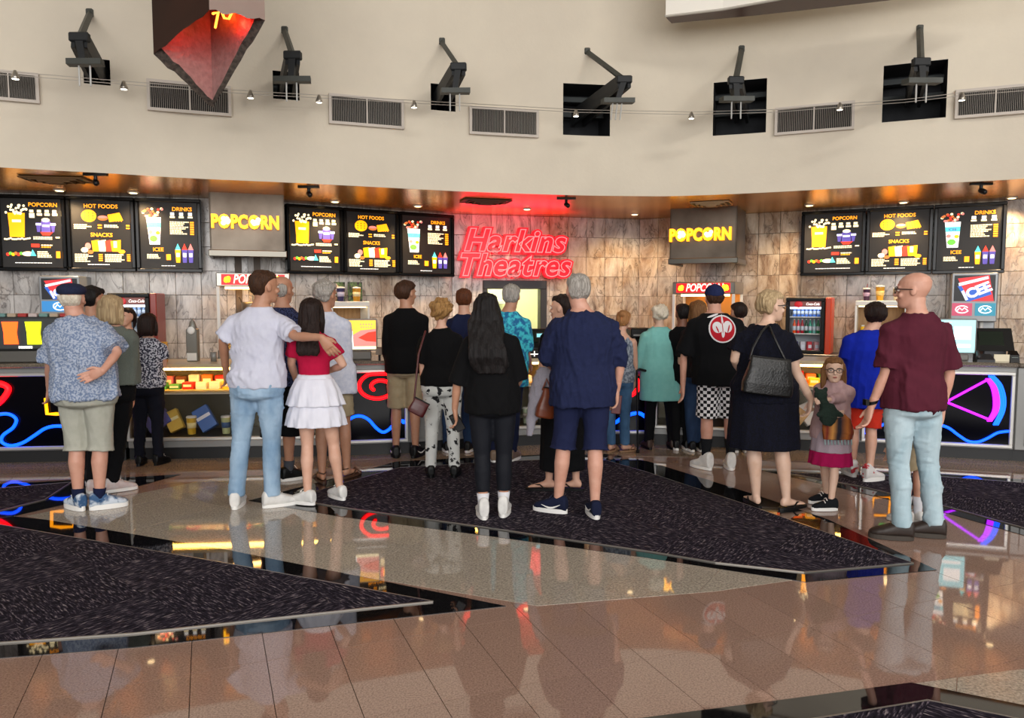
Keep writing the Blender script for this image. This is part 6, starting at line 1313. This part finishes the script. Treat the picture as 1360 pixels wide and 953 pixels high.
# left drinks counter-top unit
plA = unit(-60, 617, 165, 612).shifted(-.12); a = plA.xz(-30, 421); b_ = plA.xz(76, 421); w_ = b_[0]-a[0]; h_ = a[1]-.99
o = at_plane(plA, a[0], 0, .99, 'candy_dispenser', 'dark counter unit with glowing orange and yellow panels at far left', 'dispenser'); g = G(); g.bbox(0, w_, 0, .45, h_*.28, h_, .015); g.build('housing', M('charcoal_metal', '#3a3e40', .5), o); g = G(); g.bbox(.0, w_, .02, .45, 0, h_*.27, .01); g.build('base', M('satin_steel_base', '#77746e', .35, .8), o)
for x0_, x1_, cc, nm in ((4, 24, '#ff5a18', 'orange lit panel'), (35, 55, '#f2ff10', 'yellow lit panel')):
    p0, p1 = plA.xz(x0_, 457), plA.xz(x1_, 427); X0, X1, Z0, Z1 = p0[0]-a[0], p1[0]-a[0], p0[1]-.99, p1[1]-.99; g = G(); xm = (X1-X0)*.1; g.plate([(X0+xm, Z0), (X1-xm*.2, Z0), (X1-xm, (Z0+Z1)/2), (X1, Z1), (X0, Z1), (X0+xm, (Z0+Z1)/2)], -.012, 0); g.build('lit_panel', EM(cc, 1.6), o, label=nm)
p0 = plA.xz(25, 461); g = G()
for i in range(6): g.box(p0[0]-a[0]+i*.022, p0[0]-a[0]+i*.022+.017, -.004, 0, p0[1]-.99-.012, p0[1]-.99+.012)
stuff(g.build('price_strip', WHE, o))
for i in range(8):
    g = G(); g.bbox(.02+i*.1, .1+i*.1, .1, .2, h_, h_+.035, .004); t = tag(g.build('sticker_tin', M('tin_%d' % (i % 4), ('#c9b8b4', '#6d9490', '#b8a48c', '#b03430')[i % 4], .5)), '%s small tin, %s from the left on top of the dark dispenser' % (('pinkish', 'teal', 'tan', 'red')[i % 4], ORD[i]), 'tin', 'small tins on the dispenser'); t.location = plA.w(a[0], 0, .99); t.rotation_euler = (0, 0, plA.rz)
# grey dispenser tower, tumbler and snack bag on the left case
plT = pl1.shifted(-.35); q = plT.xz(255, 478); zt = plT.xz(255, 424)[1]; o = at_plane(plT, q[0], 0, .97, 'butter_dispenser', 'slim grey tower dispenser with round dial on the left case', 'dispenser'); hh = zt-.97
g = G(); g.bbox(-.055, .055, 0, .1, 0, hh*.78, .008); g.build('column', M('grey_column', '#85857f', .4, .4), o); g = G(); g.tube([(0, .05, hh*.78), (0, .05, hh*.92), (0, .05, hh)], [.045, .03, .008], 12); g.build('cap', M('grey_column', '#85857f'), o, True); g = G(); g.ell((0, -.004, hh*.74), (.04, 0, 0), (0, .012, 0), (0, 0, .04)); g.build('dial', WHITEP, o, True); g = G(); g.bbox(-.05, .05, -.006, 0, .01, .09, .004); g.build('outlet_plate', WHITEP, o)
q = plT.xz(284, 478); g = G(); g.lathe([(.03, 0), (.034, .1)], n=14); o = tag(g.build('tumbler', GREYM, None, True), 'small metal tumbler on the left case, right of the grey tower', 'cup'); o.location = plT.w(q[0], 0, .97)
q = plT.xz(215, 470); o = at_plane(plT, q[0], -.1, .97, 'snack_bag', 'yellow snack bag on left case behind the patterned top woman', 'bag'); g = G(); secs = [((0, 0, z), (a_, 0, 0), (0, b_, 0)) for z, a_, b_ in ((0, .09, .03), (.04, .1, .05), (.14, .1, .045), (.2, .095, .02), (.215, .1, .006))]; g.loft(secs, 14); g.build('bag', M('yellow_bag', '#e0a030', .4), o, True)
# ---- fridges ----
def fridge(pl, x0, x1, yt, label, side_col, bottles, xs=9):
    X0, X1 = pl.xz(x0, 400)[0], pl.xz(x1, 400)[0]; w_ = X1-X0; h_ = pl.xz((x0+x1)/2, yt)[1]-.88; o = at_plane(pl, X0, 0, .88, 'drinks_fridge', label, 'fridge', 'countertop fridges'); dp = .45
    g = G(); t = .05
    for q in ((0, w_, h_-t, h_), (0, w_, 0, t), (0, t, t, h_-t), (w_-t, w_, t, h_-t)): g.bbox(q[0], q[1], 0, .05, q[2], q[3], .008)
    g.build('door', BLACK, o); g = G(); g.box(0, w_, dp-.02, dp, 0, h_); g.box(0, .02, .05, dp, 0, h_); g.box(w_-.02, w_, .05, dp, 0, h_); g.box(0, w_, .05, dp, h_-.02, h_); g.box(0, w_, .05, dp, 0, .03); g.build('cabinet', M('fridge_interior', '#b9c0c6', .4), o)
    g = G(); g.bbox(w_+.005, w_+.005+.075, 0, dp, 0, h_, .01); g.build('side_panel', M('red_side_'+side_col.strip('#'), side_col, .35), o, label='red side panel')
    zs_ = [h_*.36, h_*.66]
    for z in zs_: g = G(); g.box(.03, w_-.03, .08, dp-.02, z-.012, z); g.build('shelf', WHITEP, o)
    g = G(); g.box(t, w_-t, .03, .05, h_*.84, h_-t); hd = g.build('header_panel', M('fridge_header', '#7c4640', .4, emis=.25), o); g = G(); g.ell((w_*.32, .024, h_*.88), (.055, 0, 0), (0, .006, 0), (0, 0, .045)); put(g, text('Coca-Cola', .05, .001, .01, .3), w_*.68, .022, h_*.885, 1, .8); g.build('brand_mark', [M('brand_red', '#b01820', .4, emis=.4), WHE], hd, True)
    g = G(); g.box(t, w_-t, .06, .08, h_*.80, h_*.83); g.build('light', EM('#dfeaff', 5), o)
    wh = label.split(',')[0]
    for row, items in enumerate(bottles):
        z = [zs_[1], zs_[0], .03][row]; n = len(items); st = (w_-.14)/n; hh_ = [.16, .2, .15][row]*min(1, h_/.78)
        for i, (nm, c, kind) in enumerate(items):
            b = thing('bottle' if kind == 'b' else 'carton', '%s %s, %s from left on the %s shelf of the %s fridge' % (nm, 'bottle' if kind == 'b' else 'carton', ORD[i], ('top', 'middle', 'bottom')[row], wh.split()[0]), 'bottle' if kind == 'b' else 'carton', pl.w(X0+.07+st*(i+.5), .16, .88+z), 0, 'bottles in the %s fridge' % wh.split()[0] if kind == 'b' else 'cartons in the %s fridge' % wh.split()[0])
            g = G(); r_ = min(st*.42, .032)
            if kind == 'b':
                g.lathe([(r_*.9, 0), (r_, .01), (r_, hh_*.6), (r_*.4, hh_*.8), (r_*.38, hh_*.93)], n=12); g.build('body', M('bottle_'+c.strip('#'), c, .2), b, True); g = G(); g.lathe([(r_*.45, hh_*.93), (r_*.45, hh_)], n=10); g.build('cap', WHITEP, b, True); g = G(); g.lathe([(r_*1.02, hh_*.2), (r_*1.02, hh_*.5)], n=12); g.build('label_band', M('bottle_label', '#d0dbe6', .5), b, True)
            else: g.bbox(-r_, r_, -.03, .03, 0, hh_*.9, .005); g.build('body', M('bottle_'+c.strip('#'), c, .5), b); g = G(); g.box(-r_*.7, r_*.7, -.032, -.03, hh_*.3, hh_*.6); g.build('label_band', M('bottle_label', '#d0dbe6', .5), b)
B1 = [[('blue labelled water', '#4a78c8', 'b')]*7, [('orange soda', '#e8581c', 'b'), ('red soda', '#d02838', 'b'), ('dark red soda', '#a81828', 'b'), ('dark green', '#10482c', 'b'), ('sea green', '#2c9c80', 'b'), ('pale aqua', '#74c0b8', 'b'), ('green', '#1f7a48', 'b')], [('purple', '#3a3060', 'c'), ('white', '#c8c8d4', 'c'), ('red', '#c83440', 'c'), ('pink', '#d8a0a8', 'c')]]
fridge(PD.shifted(.62), 1044, 1096, 395, 'right fridge, countertop drinks fridge with glass door and orange red side', '#c8401c', B1)
B2 = [[('pale blue water', '#7d98b8', 'b')]*6, [('silver blue', '#8d9fb4', 'b')]*5+[('white', '#c8ccd4', 'b')], [('white', '#c8c8d4', 'c'), ('grey', '#8a8c94', 'c'), ('blue', '#5870a0', 'c')]]
fridge(PA.shifted(.62), 142, 198, 389, 'left fridge, countertop drinks fridge behind the smiling staff person', '#9c4038', B2)
# ---- frozen drink machines ----
def icee(pl, x0, x1, yt, yb_, label, right):
    X0, X1 = pl.xz(x0, 400)[0], pl.xz(x1, 400)[0]; w_ = X1-X0; zt = pl.xz((x0+x1)/2, yt)[1]; h_ = zt-.88; o = at_plane(pl, X0, 0, .88, 'frozen_drink_machine', label, 'drink machine', 'frozen drink machines'); t = .03
    zb_ = pl.xz((x0+x1)/2, yb_)[1]-.88
    g = G(); g.bbox(0, w_, .03, .5, zb_, h_, .01); g.bbox(0, w_, .25, .5, 0, zb_, .01); g.bbox(0, w_, 0, .5, 0, .08, .01); g.build('housing', M('machine_grey', '#8f9294', .35, .4), o)
    hh = h_-zb_; g = G(); g.box(t, w_-t, .02, .03, zb_+hh*.42, h_-t); pn = g.build('picture_panel', M('poster_black', '#101014', .4), o)
    c = Canvas(t, h_-t, w_-2*t, hh*.58-t, .018); cm = [M('poster_red', '#d0242c', .4, emis=.5), M('poster_white', '#e8eaf2', .4, emis=.5), M('poster_blue', '#2058b8', .4, emis=.5), M('poster_navy', '#141c58', .4, emis=.3)]
    c.quad([(.08, .12), (.85, .0), (.98, 1), (.38, 1)], 0); c.quad([(.08, .42), (.18, .42), (.42, 1), (.32, 1)], 2); c.quad([(.1, .30), (.82, .04), (.84, .14), (.12, .42)], 1); c.quad([(.3, .62), (.8, .34), (.92, .74), (.4, 1)], 2)
    g2 = text('ICEE', .5*(hh*.58-t), 0, .05); p = c.P(.56, .62); put(c.g, g2, p[0], c.yy(), p[1], 1, 1, 1, .42); c.g.build('cup_picture', cm, pn, fix=False)
    for k in range(2 if right else 1):
        a0, a1 = ((.03, .47), (.53, .97))[k] if right else (.06, .94)
        g = G(); g.box(w_*a0, w_*a1, .02, .03, zb_+hh*.12, zb_+hh*.38); q = g.build('flavour_panel', M('flavour_%d%d' % (k, right), (('#2f86c8',), ('#c04a68', '#2a8aa4'))[right][k], .4, emis=.35), o, label=('rose red flavour panel', 'teal flavour panel')[k] if right else 'blue flavour panel')
        cx_, cz_ = w_*(a0+a1)/2, zb_+hh*.25; g = G(); g.tube([(cx_+.07*math.cos(s_), .017, cz_+.045*math.sin(s_)) for s_ in np.linspace(.6, 5.9, 16)], .006, 6); put(g, text('freeze', .05, .002, .01, .2), cx_, .016, cz_, 0, 1) if False else g.tube([(cx_-.05, .016, cz_-.012), (cx_-.025, .016, cz_+.02), (cx_, .016, cz_-.01), (cx_+.025, .016, cz_+.02), (cx_+.055, .016, cz_-.006)], .006, 6); g.build('swirl_mark', WHE, q, True)
    for k in range(2): g = G(); g.tube([(w_*(.3+.4*k), .18, zb_), (w_*(.3+.4*k), .15, zb_-.1)], .022, 10); g.build('tap', WHITEP, o, True)
icee(PD.shifted(.55), 1263, 1325, 362, 427, 'frozen drink machine with red cup picture and two flavour panels at right', 1)
icee(PA.shifted(.45), 51, 106, 366, 420, 'frozen drink machine behind flat cap man, blue flavour panel', 0)
# ---- shelves with cups ----
def shelf_unit(pl, x0, x1, y0, y1, label, inner):
    X0, X1 = pl.xz(x0, y0)[0], pl.xz(x1, y0)[0]; w_ = X1-X0; zt = pl.xz((x0+x1)/2, y0)[1]; z0 = .88; h_ = zt-z0; o = at_plane(pl, X0, 0, z0, 'shelf_unit', label, 'shelf')
    g = G(); g.bbox(0, w_, 0, .3, h_-.07, h_, .008); g.build('top', WHITEP, o)
    for q in (0, w_-.025): g = G(); g.box(q, q+.025, .01, .3, 0, h_-.07); g.build('side', WHITEP, o)
    g = G(); g.box(.025, w_-.025, .28, .3, 0, h_-.07); g.build('back', M('wood_back', '#9b7b55', .6, var=(5, '#83633f', .2), stretch=(8, 1, 1)), o)
    g = G(); g.box(.025, w_-.025, .02, .28, h_*.35, h_*.35+.02); g.build('shelf', WHITEP, o); g = G(); g.box(.04, w_-.04, .03, .05, h_-.085, h_-.07); g.build('light', EM('#ffdca0', 4), o)
    random.seed(int(x0))
    for i in range(inner):
        nm, c = COLS[(i*3+1) % 8]; r_ = .028; p = pl.w(X0+.06+(w_-.12)*(i+.5)/inner, .14, z0+h_*.35+.02); t = thing('snack_jar', '%s jar, %s from the left inside the %s' % (nm, ORD[i], label.split(' with')[0]), 'jar', tuple(p), 0, 'jars in the shelf units'); g = G(); g.lathe([(r_*.9, 0), (r_, .01), (r_, .09), (r_*.7, .105)], n=12); g.build('body', M('jar_'+nm, c, .3), t, True); g = G(); g.lathe([(r_*.75, .105), (r_*.75, .125)], n=12); g.build('lid', WHITEP, t, True)
    return X0, w_, zt
pq = PBk.shifted(.5); X0, w_, zt = shelf_unit(pq, 440, 491, 400, 0, 'white shelf unit with cup pictures above the film advert screen', 5)
for i, (x0, x1, bgc, c1, c2) in enumerate(((447, 462, '#1c2018', '#3b3560', '#c8c4dc'), (466, 485, '#2a1c30', '#d89a30', '#f0e0b0'))):
    a0, a1 = pq.xz(x0, 397)[0], pq.xz(x1, 397)[0]; hz = pq.xz(x0, 374)[1]-zt; o = at_plane(pq, a0, .1, zt, 'picture_card', ('dark picture card behind purple cup on white shelf unit', 'plum picture card behind the orange cup on white shelf unit')[i], 'card'); g = G(); g.box(0, a1-a0, 0, .012, 0, hz); g.build('card', M('card_'+bgc.strip('#'), bgc, .5, var=(25, '#5a7848', .1)), o)
    cup(tuple(pq.w((a0+a1)/2, .05, zt)), ('purple drink cup on the white shelf unit', 'orange drink cup on the white shelf unit')[i], c1, c2, .055, .17, False)
a0 = pq.xz(431, 397)[0]; o = thing('flower_vase', 'small vase of pale flowers at the left end of the white shelf unit', 'vase', tuple(pq.w(X0+.035, .1, zt)), 0); g = G(); g.lathe([(.025, 0), (.035, .04), (.02, .1)], n=12); g.build('vase', WHITEP, o, True); random.seed(2); g = G()
for i in range(14): g.sph((random.uniform(-.07, .07), random.uniform(-.05, .05), random.uniform(.13, .24)), .02, n=7, k=4); 
stuff(g.build('flowers', M('pale_petals', '#b8a8b4', .7, var=(30, '#d8c890', .1)), o, True))
pq = PD.shifted(.5); X0, w_, zt = shelf_unit(pq, 1136, 1205, 399, 0, 'white right shelf unit with drink cups on top, left of the bald man', 7)
cup(tuple(pq.w(pq.xz(1150, 399)[0], .12, zt)), 'tall purple drink cup on right shelf unit', '#38183e', '#b8a0c0', .045, .15); cup(tuple(pq.w(pq.xz(1168, 399)[0], .12, zt)), 'tall yellow popcorn cup on right shelf unit', '#d8a028', '#ecd080', .055, .18, False); cup(tuple(pq.w(pq.xz(1191, 399)[0], .12, zt)), 'pale cup with straw on the right shelf unit, by the bald head', '#cfc4a8', '#9a8a60', .05, .15)

# ================= CARRIED THINGS =================
def pW(x, y, Y): return PY(x, y, Y)
def bag(name, label, c, Y, wpx, tpx, hpx, mat, rot=0, handles=(), dep=.09, flap=None, tilt=0):
    p = pW(c[0], c[1], Y); k = Y/F; w_, t_, h_ = wpx*k/2, tpx*k/2, hpx*k; o = thing(name, label, 'handbag', tuple(p), 0)
    T = Matrix.Rotation(tilt, 4, 'Y') @ Matrix.Rotation(rot, 4, 'Z'); g = G(); secs = []
    for q, ww, dd in ((0, .9, .75), (.04, .98, .95), (.3, 1, 1), (.7, (w_+(t_-w_)*.7)/w_, .75), (.97, t_/w_, .35), (1, t_/w_*.98, .25)): secs.append(((0, 0, -h_/2+h_*q), (w_*ww, 0, 0), (0, dep*dd/2, 0)))
    g.loft(secs, 24, e=.55); b = solid(g, .006, 1, folds(3, .004)); b.v = [tuple(T @ Vector(v)) for v in b.v]; b.build('bag_body', mat, o, True, fix=False)
    g = G(); g.tube([T @ Vector((-t_*.95, 0, h_/2)), T @ Vector((t_*.95, 0, h_/2))], .008, 8); g.build('zip', BLACK, o, True)
    for P_ in handles:
        g = G(); Q = catmull([tuple(pW(x, y, Yq)-p)[:3] for x, y, Yq in P_], 5) if False else [pW(x, y, Yq)-p for x, y, Yq in P_]; g.tube(Q, .009, 8); g.build('strap', mat, o, True)
    return o
LB = M('black_quilted_leather', '#08090a', .4, bump=(70, .4)); LBR = M('brown_bag_leather', '#7a3818', .4, var=(6, '#5c2810', .2)); LRD = M('dark_red_leather', '#4a1416', .35)
Yw = PW['Y']; bag('shoulder_bag', 'large black quilted handbag on the back of the woman with glasses', (1021, 500), Yw-.23, 70, 56, 50, LB, .1, [[(996, 477, Yw-.22), (1000, 462, Yw-.21), (1012, 440, Yw-.17), (1020, 432, Yw-.1)], [(1044, 480, Yw-.22), (1030, 452, Yw-.2), (1022, 434, Yw-.12)]], .12, tilt=.12)
Yb = 6.0; bag('shoulder_bag', 'tan brown leather handbag beside the navy man, under the grey jacket', (726, 535), 5.75, 26, 15, 40, LBR, .2, [[(721, 517, 5.75), (726, 503, 5.74), (732, 516, 5.75)]], .10, tilt=.18)
bag('clutch_purse', 'dark red purse hanging beside the curly haired woman', (556, 541), 6.45, 24, 22, 20, LRD, .1, [[(550, 532, 6.45), (556, 470, 6.50), (565, 440, 6.6)]], .06, tilt=.5)
# jacket over the arm
g = G(); R_ = []
for q, (x0, x1, y) in enumerate(((716, 738, 487), (708, 738, 500), (704, 735, 520), (700, 722, 540), (699, 712, 560), (699, 707, 578))):
    a, b_ = pW(x0, y, 5.82), pW(x1, y, 5.82); c = (a+b_)/2; R_.append((c, (b_-a)/2, Vector((0, .035, 0))))
c0 = R_[0][0].copy(); g.loft([(c-c0, a, b) for c, a, b in R_], 20, e=.8); jg = solid(g, .007, 1, folds(9, .012, (40, 30, 6))); o = tag(jg.build('jacket', cloth('light_grey_knit', '#8f8b94', '#a09ca6'), None, True, fix=False), 'light grey jacket draped over an arm beside the navy man', 'jacket'); o.location = c0
# phones
def phone(P_, s, label, ang=.3, mat=BLKG):
    A = P_['A'][s]; d = Vector(A[3]).normalized(); w0 = P_['O']+A[2]+d*.085*P_['H']*.62+Vector((0, 0, P_['root'].location.z)); o = thing('smartphone', label, 'phone', tuple(w0), 0); T = Matrix.Rotation(ang, 4, 'Y'); g = G(); g.bbox(-.035, .035, -.02, -.011, -.08, .06, .004); g.v = [tuple(T @ Vector(v)) for v in g.v]; g.build('body', mat, o); g = G(); g.bbox(-.028, -.006, -.024, -.020, .028, .052, .003); g.v = [tuple(T @ Vector(v)) for v in g.v]; g.build('camera_bump', BLACK, o)

phone(PH, -1, 'black smartphone in the left hand of the woman with long black hair', -.5)
phone(PN, 1, 'dark red wallet phone in the right hand of the navy man', .1, LRD)
# walking cane
a, b_ = PZ(847, 601), pW(846, 496, PZ(847, 601).y+.02); o = thing('walking_cane', 'black walking cane of the elderly woman in aqua', 'cane', tuple(a)); top_ = b_-a
g = G(); g.tube([(0, 0, .02), top_], .011, 8); g.build('shaft', BLACK, o, True); g = G(); g.tube([top_, top_+Vector((.0, 0, .03)), top_+Vector((.03, .01, .045)), top_+Vector((.09, .02, .03))], .014, 8); g.build('handle', BLACK, o, True); g = G(); g.lathe([(.018, 0), (.018, .03)], n=10); g.build('rubber_tip', BLACK, o, True)
# what the small girl holds
Yg = PGI['Y']-.2; p = pW(1100, 550, Yg); o = thing('soft_toy', 'dark green plush toy hugged by the small girl', 'toy', tuple(p)); g = G(); g.ell((0, 0, .0), (.07, 0, 0), (0, .05, 0), (0, 0, .09)); q = pW(1090, 524, Yg)-p; g.ell(q, (.05, 0, 0), (0, .045, 0), (0, 0, .045)); g.tube([q*.3, q], .035, 10)
for s_ in (-1, 1): g.ell(q+Vector((s_*.035, 0, .04)), (.018, 0, 0), (0, .012, 0), (0, 0, .02)); g.tube([(s_*.04, -.02, .03), (s_*.08, -.03, .0)], .02, 8)
solid(g, .006, 1, folds(2, .004, (40, 40, 40))).build('plush_body', M('dark_green_plush', '#16281f', .95, bump=(120, .8)), o, True, fix=False)
p = pW(1113, 566, Yg+.05); m, nt, b, N, L = node_mat('striped_blanket', .9, 0, .1); tcn = N('TexCoord'); sx = N('SeparateXYZ'); L(tcn.outputs['Object'], sx.inputs[0]); mu = N('Math', operation='MULTIPLY'); mu.inputs[1].default_value = 5.5; L(sx.outputs[0], mu.inputs[0]); fr_ = N('Math', operation='FRACT'); L(mu.outputs[0], fr_.inputs[0]); r = ramp(N, [(0, '#3b3238'), (.3, '#b06a34'), (.5, '#6e2a26'), (.7, '#c48a4a'), (.9, '#2e2a30')]); L(fr_.outputs[0], r.inputs['Fac']); L(r.outputs[0], b.inputs['Base Color'])
g = G(); g.loft([((0, 0, -.1), (.11, 0, 0), (0, .03, 0)), ((0, 0, -.04), (.115, 0, 0), (0, .045, 0)), ((-.01, 0, .06), (.1, 0, 0), (0, .05, 0)), ((-.02, 0, .1), (.06, 0, 0), (0, .03, 0))], 20, e=.7); o = thing('blanket', 'striped orange and brown blanket bundle held by the small girl', 'blanket', tuple(p)); solid(g, .006, 1, folds(4, .01, (40, 20, 12))).build('cloth', m, o, True, fix=False)
g = G()
for i in range(9): g.tube([(-.1+i*.025, -.01, -.1), (-.1+i*.025+.004, -.01, -.135)], .005, 5)
stuff(g.build('fringe', M('pale_teal_fringe', '#8fa8a8', .9), o, True))
